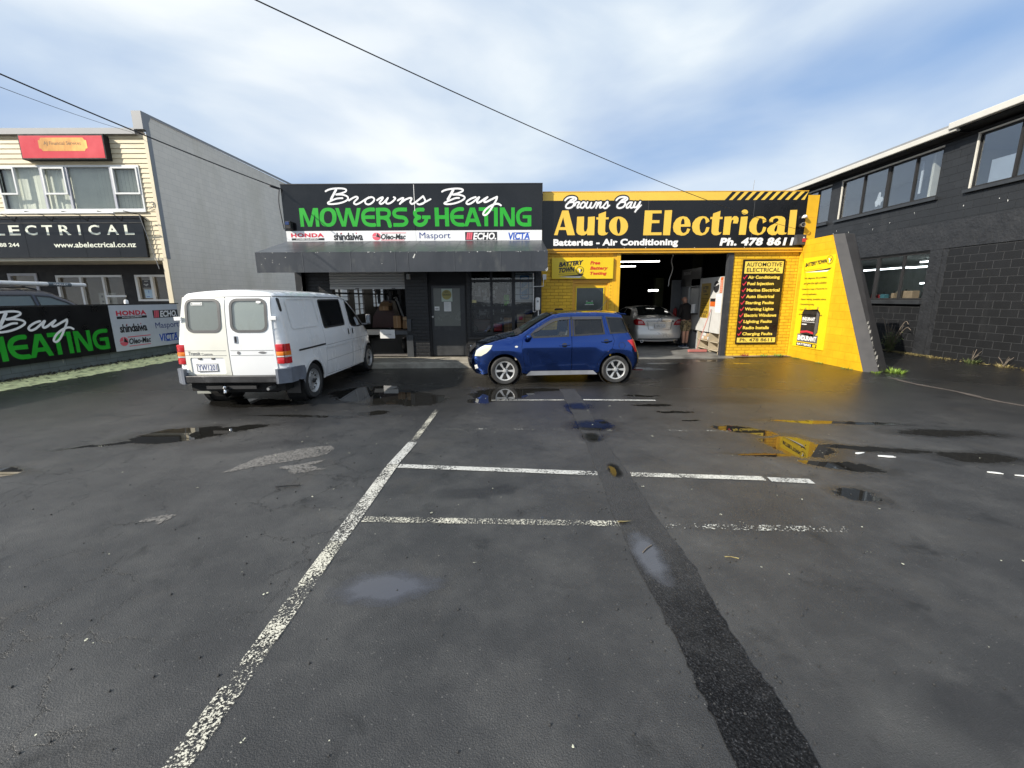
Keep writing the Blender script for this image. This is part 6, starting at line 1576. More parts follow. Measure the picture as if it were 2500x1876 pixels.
# upper windows
m_gl2 = glass('office_glass_dark', (.86, .89, .92), refl=3.2)
m_wfr = mat('pale_timber_frame', (.55, .53, .47), rough=.5)
def ribbon_window(y0, y1, z0, z1, mull, name='window', lower=False):
    f = MB()
    x0, x1 = XR + .03, XR + .09
    f.box(x0, x1, y0, y1, z0, z0 + .04); f.box(x0, x1, y0, y1, z1 - .06, z1)
    for y in (y0, y1 - .05): f.box(x0, x1, y, y + .05, z0 + .04, z1 - .06)
    for y, w in mull: f.box(x0 - .01, x1, y - w / 2, y + w / 2, z0 + .04, z1 - .06)
    w_ = f.build(name, m_blackm, rb)
    MB().box(XR + .065, XR + .072, y0 + .02, y1 - .02, z0 + .02, z1 - .02).build('pane', m_gl2, w_)
    if not lower:
        t_ = MB(); t_.box(XR - .02, XR + .03, y0, y1, z1 - .015, z1 + .03); t_.box(XR - .01, XR + .029, y1 - .04, y1, z0, z1 - .02); t_.build('head_trim', m_wfr, w_)
    return w_
ribbon_window(13.08, 16.86, 4.63, 5.97, ((13.92, .045), (14.87, .10), (15.86, .045)))
w2_ = ribbon_window(9.6, 12.2, 4.63, 6.0, ((11.2, .045), (10.4, .045)))
ribbon_window(17.36, 20.5, 4.63, 5.97, ((18.1, .045),))
ribbon_window(3.5, 8.9, 4.63, 6.0, ((5, .045), (6.5, .045)))
ribbon_window(12.93, 15.75, 1.66, 3.07, ((13.79, .06), (14.74, .10)), lower=True)
m_room = mat('office_room', (.50, .51, .50), rough=.9, var=.05)
m_room2 = mat('blue_grey_room', (.40, .44, .48), rough=.9, var=.1)
m_crm = mat('cream_room_wall', (.66, .62, .50), rough=.9, var=.05)
mb = MB(); mb.box(XR + 2.8, XR + 2.9, 13.6, 30, 4.2, 6.1); mb.box(XR + .2, XR + 2.8, 1, 30, 4.15, 4.2); mb.build('upper_room', m_room2, rb)
mb = MB(); mb.box(XR + .2, XR + 2.9, 1, 30, 6.0, 6.05); mb.box(XR + 2.8, XR + 2.9, 1, 13.55, 4.2, 6.0); mb.build('upper_ceiling', m_room, rb)
mb = MB(); mb.box(XR + .2, XR + 2.8, 13.50, 13.58, 4.2, 6.0); mb.box(XR + .2, XR + 2.8, 9.0, 9.08, 4.2, 6.0); mb.build('cross_wall', m_crm, rb)
mb = MB(); mb.box(XR + .35, XR + .45, 13.585, 13.64, 4.63, 6.0); mb.build('door_edge', mat('salmon_trim', (.6, .25, .16), rough=.6), rb)
MB().box(XR + .5, XR + .55, 11.6, 12.2, 4.63, 5.35).build('screen', m_room2, rb)
mb = MB(); mb.box(XR + .3, XR + .32, 13.95, 14.02, 4.9, 5.85); mb.sheet([blob(15.45, 5.0, .14, .2, 14, .35)], [], lambda a, b: (XR + .3, a, b)); mb.build('curtain_scraps', mat('pale_scrap', (.62, .64, .64), rough=.8), rb)
mb = MB(); mb.box(XR + 4.0, XR + 4.1, 11, 30, 0, 3.2); mb.box(XR + .2, XR + 4, 12.0, 12.08, 0, 3.1); mb.box(XR + .2, XR + 4.0, 12.1, 22, 3.06, 3.1); mb.box(XR + .2, XR + 4, 22, 22.1, 0, 3.1); mb.build('lower_room', mat('grey_green_room', (.42, .45, .43), rough=.9, var=.15), rb)
m_tube2 = lamp_mat('lit_tube_cool', (.95, 1.0, .97), 9.0)
for k, (x, y0, y1, z, lab) in enumerate([(14.6, 15.2, 18.6, 2.78, 'long lit tube at the left behind the lower ribbon window'), (14.0, 13.2, 15.0, 2.72, 'brightest lit tube behind the right panes of the lower ribbon window'), (14.9, 13.6, 15.6, 2.95, 'upper lit tube behind the right panes of the lower ribbon window'), (15.6, 13.8, 16.2, 2.22, 'lowest lit tube behind the right pane of the lower ribbon window')]):
    t = thing('tube_light', lab, 'light', (x, (y0 + y1) / 2, z), group='lit tubes in the black building')
    MB().tube([(x, y0, z), (x, y1, z)], .022, 8).build('tube', m_tube2, t)
    MB().box(x - .04, x + .04, y0, y1, z + .03, z + .07).build('batten', m_white, t)
for k, (y0, y1, z1, m, lab, nm) in enumerate([(13.15, 13.22, 1.85, m_tool, 'small dark bottle on the window bench, nearest the pilaster', 'bottle'), (13.55, 14.1, 1.93, m_card2, 'pale cardboard carton on the window bench', 'carton'), (14.55, 14.72, 1.83, mat('teal_plastic', (.08, .22, .24), rough=.5), 'teal instrument case on the window bench', 'case'), (14.2, 14.3, 1.86, m_card2, 'small pale carton beside the window bench mullion', 'carton'), (14.8, 15.1, 1.82, m_red, 'red tray at the far end of the window bench', 'tray')]):
    t = thing({'bottle': 'bottle', 'carton': 'cardboard_box', 'case': 'instrument_case', 'tray': 'tray'}[nm], lab, nm, (XR + .4, (y0 + y1) / 2, 1.66))
    q = MB(); q.box(XR + .25, XR + .25 + min(.25, y1 - y0), y0, y1, 1.66, z1, bev=.015); q.build('body', m, t)
    q = MB(); q.lathe([(.02, 0), (.02, .05), (0, .052)], (XR + .3, (y0 + y1) / 2, z1), (0, 0, 1), 8); q.build('cap' if nm == 'bottle' else 'handle', m_tool, t)
wbn = thing('window_bench', 'bench along the lower ribbon window of the black building', 'bench', (XR + .5, 14, 1.6)); MB().box(XR + .2, XR + .9, 12.1, 17, 1.60, 1.655).build('top', mat('bench_grey', (.3, .3, .3), rough=.6), wbn); MB().box(XR + .8, XR + .88, 12.2, 16.9, 0, 1.6).build('support', m_tool, wbn)
# scuffs of white paint on the black wall
mb = MB(); random.seed(17)
for k in range(11):
    y = random.uniform(10, 17); z = random.choice([random.uniform(3.3, 4.5), random.uniform(3.6, 4.3), random.uniform(5, 5.8) if 12.3 < y < 13 else 4.2])
    mb.sheet([blob(y, z, random.uniform(.004, .010), random.uniform(.008, .030), 7, .4, random.uniform(-.3, .3))], [], lambda a, b: (XR - .028, a, b))
mb.build('paint_scuffs', m_white, rb)

# ================================================================ VEHICLES
def seg_dist(p, a, b):
    dx, dy = b[0] - a[0], b[1] - a[1]; L = dx * dx + dy * dy
    t = 0 if L == 0 else max(0, min(1, ((p[0] - a[0]) * dx + (p[1] - a[1]) * dy) / L))
    return math.hypot(p[0] - a[0] - dx * t, p[1] - a[1] - dy * t)


def dens(poly, step, closed=True):
    out = []; m = len(poly)
    for i in range(m if closed else m - 1):
        a = poly[i]; b = poly[(i + 1) % m]; k = max(1, int(math.hypot(b[0] - a[0], b[1] - a[1]) / step))
        out += [(a[0] + (b[0] - a[0]) * j / k, a[1] + (b[1] - a[1]) * j / k) for j in range(k)]
    if not closed: out.append(poly[-1])
    return out


def inset(poly, d):
    m = len(poly); A = sum(poly[i][0] * poly[(i + 1) % m][1] - poly[(i + 1) % m][0] * poly[i][1] for i in range(m))
    s = 1 if A > 0 else -1; out = []
    for i in range(m):
        p0, p1, p2 = poly[i - 1], poly[i], poly[(i + 1) % m]
        def nn(a, b):
            L = math.hypot(b[0] - a[0], b[1] - a[1]) or 1; return (-(b[1] - a[1]) / L * s, (b[0] - a[0]) / L * s)
        n1, n2 = nn(p0, p1), nn(p1, p2); bx, by = n1[0] + n2[0], n1[1] + n2[1]; L = bx * bx + by * by
        if L < .2: bx, by, L = n1[0], n1[1], 1; k = d
        else: k = 2 * d / L
        out.append((p1[0] + bx * k, p1[1] + by * k))
    return out


class Shell:
    """Vehicle skin: path runs up one end, over the roof and down the other; wf gives the half width."""
    def __init__(self, path, wf, r, crown=.03, ends=.08):
        self.path = path; self.wf = wf; self.r = r; self.crown = crown; self.ends = ends

    def y(self, x, z):
        d = min(seg_dist((x, z), a, b) for a, b in zip(self.path, self.path[1:]))
        w = self.wf(x, z); r = self.r
        if d < r: w -= r * (1 - math.sqrt(max(0, 1 - (1 - d / r) ** 2)))
        return w

    def panel(self, mb, polys, holes, side, step=.08, eps=0.0):
        polys = [dens(p, step) for p in polys]; holes = [dens(h, step) for h in holes]
        ex = []
        xs = [q[0] for p in polys for q in p]; zs = [q[1] for p in polys for q in p]
        def ok(q):
            return any(inside(q, p) for p in polys) and not any(inside(q, h) for h in holes)
        a = min(xs)
        while a < max(xs):
            c = min(zs)
            while c < max(zs):
                if ok((a, c)): ex.append((a, c))
                c += step
            a += step
        P = dens(self.path, step * .8, False)
        for i in range(1, len(P) - 1):
            dx, dz = P[i + 1][0] - P[i - 1][0], P[i + 1][1] - P[i - 1][1]; L = math.hypot(dx, dz) or 1
            for f in (.06, .22, .5, .9):
                q = (P[i][0] + dz / L * self.r * f, P[i][1] - dx / L * self.r * f)
                if ok(q): ex.append(q)
        vs, fs = fill2d(polys, holes, ex)
        mb.add([(x, side * (self.y(x, z) + eps), z) for x, z in vs], fs)
        return mb

    def strip(self, mb, i0, i1, n=12, y0=-1.0, y1=1.0, eps=0.0, trim=0.0, sub=3):
        P = []
        for i in range(i0, i1):
            a, b = self.path[i], self.path[i + 1]
            P += [(a[0] + (b[0] - a[0]) * k / sub, a[1] + (b[1] - a[1]) * k / sub) for k in range(sub)]
        P.append(self.path[i1])
        rows = []
        for i, (x, z) in enumerate(P):
            A, B = P[max(0, i - 1)], P[min(len(P) - 1, i + 1)]
            dx, dz = B[0] - A[0], B[1] - A[1]; L = math.hypot(dx, dz) or 1
            nx, nz = -dz / L, dx / L
            w = self.wf(x, z) - self.r - trim
            c = self.crown * nz * nz + self.ends * nx * nx
            row = []
            for k in range(n + 1):
                t = y0 + (y1 - y0) * k / n
                o = c * (1 - (t * w / (w + trim)) ** 2) + eps
                row.append((x + nx * o, t * w, z + nz * o))
            rows.append(row)
        b = len(mb.v); m = n + 1
        for r_ in rows: mb.v += r_
        for i in range(len(rows) - 1):
            for k in range(n):
                mb.f.append((b + i * m + k, b + i * m + k + 1, b + (i + 1) * m + k + 1, b + (i + 1) * m + k))
        return mb


def arch(cx, cz, r, a0, a1, n=16):
    return [(cx + r * math.cos(rad(a0 + (a1 - a0) * k / n)), cz + r * math.sin(rad(a0 + (a1 - a0) * k / n))) for k in range(n + 1)]


m_tyre = mat('tyre_rubber', (0.028, 0.028, 0.028), rough=.75, var=.25, vs=12, dirt=(.07, .068, .063), dirt_s=6, dirt_lo=.5, dirt_hi=.8)
m_alloy = mat('alloy_silver', (0.60, 0.60, 0.59), rough=.32, met=.55, var=.06)
m_steelw = mat('grey_steel_wheel', (0.42, 0.42, 0.41), rough=.45, met=.4, var=.2, vs=9)
m_hub = mat('hub_dark', (0.02, 0.02, 0.02), rough=.6)
m_trimb = mat('black_plastic_trim', (0.020, 0.020, 0.021), rough=.5, var=.2)
m_under = mat('underbody', (0.010, 0.010, 0.010), rough=.9)
m_seat = mat('grey_seat_cloth', (0.14, 0.14, 0.145), rough=.9, var=.15)
m_lred = mat('red_lens', (0.50, 0.015, 0.02), rough=.15, var=.15, vs=14, coat=.6)
m_lamb = mat('amber_lens', (0.75, 0.20, 0.015), rough=.15, var=.12, vs=14, coat=.6)
m_lclr = mat('clear_lens', (0.62, 0.62, 0.58), rough=.15, var=.15, vs=18, coat=.8)
m_chr = mat('chrome', (0.75, 0.75, 0.76), rough=.12, met=1.0, var=.03)
m_plate = mat('plate_white', (0.72, 0.73, 0.74), rough=.4, var=.03)
m_carglass = glass('car_glass_clear', (.70, .76, .74), refl=2.6)
m_cartint = glass('car_glass_tinted', (.10, .11, .115), refl=1.8, base=((.02, .021, .022), .3))


def wheel(parent, x, y, side, r, w, rr, style, zc=None):
    zc = r if zc is None else zc
    e = bpy.data.objects.new('wheel', None); COL.objects.link(e); e.parent = parent
    ax = (0, side, 0); c = (x, y, zc)
    q = MB(); q.lathe([(rr, -w * .5), (r * .93, -w * .5), (r * .985, -w * .38), (r, -w * .2), (r, w * .2), (r * .985, w * .38), (r * .93, w * .5), (rr + .02, w * .49), (rr, w * .42), (rr, -w * .4)], c, ax, 36, closed=True)
    q.build('tyre', m_tyre, e, world=False, smooth=True)
    q = MB()
    if style == 'spoke':
        holes = []
        for k in range(6):
            t = math.pi * 2 * (k + .5) / 6
            h = []
            for (rho, dt) in ((.30, -.20), (.40, -.34), (.88, -.36), (.90, 0), (.88, .36), (.40, .34), (.30, .20)):
                h.append((rr * rho * math.cos(t + dt), rr * rho * math.sin(t + dt)))
            holes.append(h)
        vs, fs = fill2d([circle(0, 0, rr, 40)], holes)
        dish = lambda a, b: w * .40 - .022 * (1 - min(1, math.hypot(a, b) / rr)) ** 1.0
        q.add([(x + a, y + side * dish(a, b), zc + b) for a, b in vs], fs)
        q.lathe([(rr * .96, w * .40), (rr, w * .46), (rr + .004, w * .40)], c, ax, 36)
        q.lathe([(0, w * .43), (rr * .16, w * .42), (rr * .2, w * .36)], c, ax, 20)
        q.build('rim', m_alloy, e, world=False)
        q = MB()
        for k in range(5):
            t = 2 * math.pi * k / 5; q.lathe([(0, w * .40), (.012, w * .40), (.014, w * .36)], (x + rr * .27 * math.cos(t), y, zc + rr * .27 * math.sin(t)), ax, 8)
        q.build('wheel_nuts', m_hub, e, world=False)
    else:
        holes = [circle(rr * .66 * math.cos(t), rr * .66 * math.sin(t), rr * .085, 10) for t in [2 * math.pi * k / 10 for k in range(10)]]
        vs, fs = fill2d([circle(0, 0, rr * .80, 36)], holes)
        def dish(a, b):
            p = math.hypot(a, b) / rr
            return w * .24 + (.035 if p < .32 else .035 * max(0, 1 - (p - .32) / .2)) + (.02 if .6 < p < .75 else 0)
        q.add([(x + a, y + side * dish(a, b), zc + b) for a, b in vs], fs)
        q.lathe([(rr * .80, w * .24), (rr * .84, w * .20), (rr * .93, w * .40), (rr, w * .47), (rr + .004, w * .42)], c, ax, 36)
        q.build('rim', m_steelw, e, world=False, smooth=True)
        q = MB(); q.lathe([(0, w * .24 + .065), (rr * .16, w * .24 + .06), (rr * .2, w * .24 + .03)], c, ax, 16); q.build('hub_cap', m_hub, e, world=False)
    q = MB(); q.lathe([(0, w * .05), (rr * .98, w * .05)], c, ax, 24); q.build('brake_disc', m_hub, e, world=False)
    return e


def seats(parent, spots, m=None):
    for (x, y, d) in spots:
        q = MB(); q.box(x - .22, x + .25, y - .24, y + .24, .35, .58, bev=.05)
        q.build('seat_base', m or m_seat, parent, world=False)
        q = MB(); q.prism([(x + d * .18, .5), (x + d * .30, .52), (x + d * .44, 1.08), (x + d * .34, 1.10)], lambda a, b: (a, y - .23, b), (0, .46, 0)); q.box(min(x + d * .37, x + d * .47), max(x + d * .37, x + d * .47), y - .12, y + .12, 1.10, 1.30, bev=.03)
        q.build('seat_back', m or m_seat, parent, world=False)


# ---------------------------------------------------------------- blue hatchback
def blue_w(x, z):
    w = .835 - .05 * max(0, .80 - z) ** 1.0 if z < .80 else .835 - .27 * (z - .80) if z < .98 else .786 - (z - .98) * .34
    if x < .1: w -= .26 * (.1 - x) ** 2
    if x > 2.2: w -= .16 * (x - 2.2) ** 2
    for cx in (0.0, 2.345):
        d = math.hypot(x - cx, z - .3)
        if .33 < d < .56 and z > .15: w += .022 * math.cos((d - .40) / .16 * math.pi / 2) if d > .40 else .022
    return w


bpath = catmull([(-.60, .21), (-.685, .34), (-.71, .50), (-.685, .62), (-.62, .72), (-.52, .80), (-.36, .865), (-.10, .945), (.16, 1.00), (.30, 1.035), (.46, 1.13), (.66, 1.26), (.85, 1.365), (.99, 1.43), (1.16, 1.468), (1.42, 1.482), (2.04, 1.482), (2.34, 1.462), (2.50, 1.425), (2.57, 1.25), (2.66, 1.05), (2.74, .92), (2.79, .76), (2.85, .64), (2.875, .52), (2.86, .40), (2.80, .29)], 2)
BS = Shell(bpath, blue_w, .085, crown=.035, ends=.10)
m_blue = mat('blue_car_paint', (0.020, 0.062, 0.25), rough=.12, met=1.0, var=.03, coat=.6, spec=.5)
car = thing('hatchback', 'small dark blue five door hatchback parked side on between the shops', 'car', (-.069 - .02, 8.698 + .83, 0), rad(1.8))
bline = [(2.70, .27)] + arch(2.345, .30, .355, -5, 185) + [(1.95, .235), (.46, .225)] + arch(0, .30, .355, -8, 188) + [(-.42, .22)]
bout = bpath + bline
win1 = [(.60, .975), (.55, 1.055), (.66, 1.15), (.85, 1.265), (1.02, 1.355), (1.20, 1.385), (1.355, 1.39), (1.345, 1.0)]
win2 = [(1.45, 1.005), (2.10, 1.04), (2.05, 1.39), (1.445, 1.392)]
win3 = [(2.22, 1.05), (2.61, 1.065), (2.515, 1.36), (2.14, 1.385)]
dF = [(.385, .97), (.355, .78), (.40, .50), (.435, .27), (1.405, .275), (1.398, 1.42), (1.16, 1.412), (1.0, 1.385), (.82, 1.285), (.62, 1.165), (.49, 1.075)]
dR = [(1.408, .275), (1.402, 1.42), (2.085, 1.418), (2.125, 1.20), (2.185, 1.045), (2.255, 1.035), (2.305, .90), (2.25, .745), (2.07, .60), (1.965, .47), (1.93, .28)]
q = MB()
for s in (-1, 1): BS.panel(q, [bout], [dF, dR, win3], s)
BS.strip(q, 0, len(bpath) - 1, 14)
# windscreen and rear window apertures are covered by their glass; the skin below stays dark
body = q.build('body', m_blue, car, world=False, smooth=35)
for s in (-1, 1):
    for nm, dp, wp in (('door', dF, win1), ('door', dR, win2)):
        q = MB(); BS.panel(q, [inset(dp, .005)], [wp], s)
        d = q.build(nm, m_blue, car, world=False, smooth=35)
        q = MB(); BS.panel(q, [inset(wp, -.008)], [inset(wp, .028)], s, step=.1, eps=.003); q.build('window_frame', m_trimb, d, world=False)
        q = MB(); BS.panel(q, [inset(wp, .0)], [], s, step=.12, eps=-.012); q.build('window', m_carglass if dp is dF else m_cartint, d, world=False, smooth='all')
        hx = 1.15 if dp is dF else 2.03; hz0 = .815 if dp is dF else .885
        q = MB(); BS.panel(q, [circle(hx + .10, hz0 + .005, .06, 16, .045)], [], s, step=.05, eps=.003); q.build('handle_recess', m_hub, d, world=False)
        q = MB(); q.tube([(hx, s * (BS.y(hx, hz0) + .012), hz0), (hx + .03, s * (BS.y(hx, hz0) + .034), hz0 + .004), (hx + .19, s * (BS.y(hx, hz0) + .034), hz0 + .012), (hx + .21, s * (BS.y(hx, hz0) + .012), hz0 + .014)], .014, 6); q.build('handle', m_blue, d, world=False)
        if dp is dF:
            q = MB(); q.ball((.49, s * .92, 1.00), .07, .085, .068, 14, 10); q.tube([(.50, s * .80, .965), (.50, s * .88, .98)], .022, 6); q.build('mirror', m_blue, d, world=False, smooth='all')
    q = MB(); BS.panel(q, [win3], [], s, step=.1, eps=-.01); q.build('quarter_window', m_cartint, car, world=False, smooth='all')
    q = MB(); BS.panel(q, [inset(win3, -.01)], [inset(win3, .02)], s, step=.1, eps=.002); q.build('window_frame', m_trimb, car, world=False)
    vis = [(.56, 1.06), (.66, 1.15), (.85, 1.265), (1.02, 1.355), (1.20, 1.385), (1.385, 1.39), (1.385, 1.345), (1.20, 1.335), (1.05, 1.305), (.86, 1.21), (.70, 1.11)]
    q = MB(); BS.panel(q, [vis, [(1.425, 1.34), (2.05, 1.34), (2.045, 1.40), (1.425, 1.40)]], [], s, step=.1, eps=.014); q.build('weather_shield', mat('smoked_shield', (.05, .05, .055), rough=.25) if s == -1 else bpy.data.materials['smoked_shield'], car, world=False)
    q = MB(); BS.panel(q, [[(1.385, 1.0), (1.43, 1.0), (1.43, 1.40), (1.385, 1.40)]], [], s, step=.1, eps=.002); q.build('pillar_cover', m_trimb, car, world=False)
    # lamps
    hl = [(-.63, .60), (-.595, .71), (-.52, .772), (-.42, .825), (-.25, .835), (-.29, .755), (-.37, .675), (-.49, .60)]
    q = MB(); BS.panel(q, [hl], [], s, step=.05, eps=.004); q.build('headlight', mat('hazed_headlamp', (.62, .63, .50), rough=.2, var=.08, coat=.6) if s == -1 else bpy.data.materials['hazed_headlamp'], car, world=False, smooth='all')
    tl = [(2.575, .90), (2.70, .925), (2.745, .90), (2.79, .74), (2.80, .66), (2.755, .66), (2.70, .77), (2.63, .85)]
    q = MB(); BS.panel(q, [tl], [], s, step=.05, eps=.006); q.build('tail_light', m_lred, car, world=False, smooth='all')
    q = MB(); BS.panel(q, [circle(.245, .80, .034, 14, .02)], [], s, step=.05, eps=.006); q.build('indicator', m_lclr, car, world=False)
    q = MB(); BS.panel(q, [circle(2.46, .80, .072, 20)], [circle(2.46, .80, .066, 20)], s, step=.05, eps=.002)
    q.build('fuel_flap_gap', m_hub, car, world=False) if s == -1 else None
    q = MB(); BS.panel(q, [[(.44, .19), (.50, .25), (.54, .285), (1.86, .285), (1.95, .20)]], [], s, step=.1, eps=.02); q.build('side_skirt', mat('silver_skirt', (.33, .34, .36), rough=.35, met=.4) if s == -1 else bpy.data.materials['silver_skirt'], car, world=False)
    q = MB(); BS.panel(q, [[(-.64, .40), (-.58, .42), (-.56, .34), (-.62, .32)]], [], s, step=.05, eps=.004); q.build('fog_lamp', m_lclr, car, world=False)
    q = MB(); q.box(.37, .38, s * .62, s * .80, .12, .36); q.build('mud_flap', m_trimb, car, world=False)
    for cx in (0.0, 2.345):
        q = MB(); q.lathe([(.36, -.10), (.36, .0), (.352, .005), (.34, -.05), (.34, -.25)], (cx, s * .80, .30), (0, s, 0), 30); q.build('arch_liner', m_under, car, world=False)
        wheel(car, cx, s * .745, s, .292, .185, .205, 'spoke')
n = len(bpath)
ws0 = min(range(n), key=lambda i: abs(bpath[i][0] - .36) + abs(bpath[i][1] - 1.07)); ws1 = min(range(n), key=lambda i: abs(bpath[i][0] - .97) + abs(bpath[i][1] - 1.42))
q = MB(); BS.strip(q, ws0, ws1, 12, trim=.045, eps=.005); q.build('windscreen', mat('dark_glass', (.02, .024, .024), rough=.06, var=.2, spec=.7), car, world=False, smooth='all')
g0 = min(range(n), key=lambda i: abs(bpath[i][0] - .16) + abs(bpath[i][1] - 1.0))
q = MB(); BS.strip(q, g0 + 1, ws0, 12, trim=.02, eps=.006); q.build('cowl', m_trimb, car, world=False)
q = MB(); q.tube([(.24, -.55, 1.055), (.30, -.2, 1.07), (.40, .05, 1.13)], .009, 5); q.tube([(.24, .1, 1.055), (.32, .4, 1.085)], .009, 5); q.build('wiper', m_trimb, car, world=False)
r0 = min(range(n), key=lambda i: abs(bpath[i][0] - 2.53) + abs(bpath[i][1] - 1.35)); r1 = min(range(n), key=lambda i: abs(bpath[i][0] - 2.66) + abs(bpath[i][1] - 1.05))
q = MB(); BS.strip(q, r0, r1, 12, trim=.05, eps=.006); q.build('rear_window', bpy.data.materials['dark_glass'], car, world=False, smooth='all')
gr0 = min(range(n), key=lambda i: abs(bpath[i][0] + .685) + abs(bpath[i][1] - .62)); gr1 = min(range(n), key=lambda i: abs(bpath[i][0] + .52) + abs(bpath[i][1] - .8))
q = MB(); BS.strip(q, gr0, gr1 - 1, 12, trim=.16, eps=.008); q.build('grille', m_trimb, car, world=False)
q = MB(); BS.strip(q, 2, gr0 - 2, 12, trim=.12, eps=.006); q.build('bumper_intake', m_trimb, car, world=False)
q = MB(); q.ball((-.74, 0, .72), .02, .06, .045); q.build('badge', m_chr, car, world=False)
q = MB(); q.prism([(2.36, 1.47), (2.58, 1.455), (2.60, 1.43), (2.40, 1.445)], lambda a, b: (a, -.56, b), (0, 1.12, 0)); q.build('spoiler', m_blue, car, world=False)
q = MB(); q.tube([(2.16, 0, 1.51), (2.32, 0, 1.72)], [.006, .004], 6); q.tube([(2.1, 0, 1.505), (2.2, 0, 1.525)], [.02, .012], 8); q.build('aerial', m_trimb, car, world=False)
q = MB(); q.box(-.45, 2.7, -.68, .68, .18, .30); q.box(.35, 2.6, -.70, .70, .30, .36); q.build('floor_pan', m_under, car, world=False)
q = MB(); q.prism([(.30, .5), (.34, .98), (.62, 1.0), (.75, .90), (.72, .5)], lambda a, b: (a, -.66, b), (0, 1.32, 0)); q.build('dashboard', m_seat, car, world=False)
q = MB(); q.lathe([(.165, -.012), (.18, 0), (.165, .012), (.15, 0)], (.80, .36, 1.0), (-.85, 0, .4), 20, closed=True); q.build('steering_wheel', m_trimb, car, world=False)
seats(car, [(1.0, -.36, 1), (1.0, .36, 1), (1.85, -.34, 1), (1.85, .34, 1)])

# ---------------------------------------------------------------- white van
def van_w(x, z):
    w = .925
    w -= .02 * ((z - .75) / .4) ** 2 if z < 1.12 else .018 + (z - 1.12) * .175
    if x < -.35: w -= .14 * (-.35 - x) ** 1.6
    if x > 2.2: w -= .075 * (x - 2.2) ** 2
    for cx in (0.0, 3.06):
        d = math.hypot(x - cx, z - .32)
        if .36 < d < .50 and z > .25: w += .018
    return w


vpath = [(-.80, .50), (-.825, .62), (-.83, .85), (-.83, 1.08), (-.815, 1.40), (-.79, 1.66), (-.765, 1.80), (-.73, 1.865), (-.66, 1.90), (-.4, 1.915), (.5, 1.92), (1.3, 1.91), (1.75, 1.885), (2.02, 1.84), (2.20, 1.775), (2.40, 1.64), (2.70, 1.42), (2.98, 1.215), (3.10, 1.15), (3.28, 1.06), (3.44, .93), (3.56, .76), (3.62, .60), (3.63, .45), (3.60, .30)]
VS = Shell(vpath, van_w, .11, crown=.045, ends=.03)
m_van = mat('white_van_paint', (0.80, 0.81, 0.81), rough=.26, var=.02, vs=2.5, coat=.5, dirt=(.62, .61, .57), dirt_s=2.6, dirt_lo=.56, dirt_hi=.80, stretch=(1, 1, .35))
m_vand = mat('off_white_door_paint', (0.72, 0.715, 0.64), rough=.33, var=.03, coat=.3)
m_vbump = mat('faded_bumper_plastic', (0.145, 0.16, 0.19), rough=.5, var=.15, vs=5, dirt=(.07, .075, .085), dirt_s=3)
van = thing('delivery_van', 'white panel van with dark side windows parked with its rear to the camera', 'van', (-4.48, 7.68, 0), rad(89.4))
vout = vpath + [(3.48, .27)] + arch(3.06, .32, .385, -6, 186) + [(2.60, .27), (.46, .30)] + arch(0, .32, .385, -3, 172) + [(-.42, .45)]
sD = [(.605, .335), (.60, 1.85), (1.665, 1.845), (1.925, 1.82), (1.94, 1.27), (1.975, .80), (1.955, .30)]
sF = [(1.965, .29), (1.985, .80), (1.95, 1.27), (1.935, 1.80), (2.14, 1.745), (2.36, 1.59), (2.66, 1.375), (2.93, 1.18), (2.97, 1.12), (2.93, .95), (2.74, .72), (2.64, .55), (2.585, .28)]
sD = [(.605, .335), (.60, 1.845), (1.915, 1.82), (1.935, 1.27), (1.975, .80), (1.955, .30)]
vw1 = rrect(.665, 1.235, 1.71, 1.785, .06)
vw2 = [(2.06, 1.20), (1.995, 1.26), (1.985, 1.755), (2.12, 1.70), (2.35, 1.535), (2.66, 1.315), (2.86, 1.16), (2.5, 1.155), (2.2, 1.17)]
q = MB()
for s in (-1, 1): VS.panel(q, [vout], [sD, sF], s)
VS.strip(q, 0, len(vpath) - 1, 14)
vbody = q.build('body', m_van, van, world=False, smooth=35)
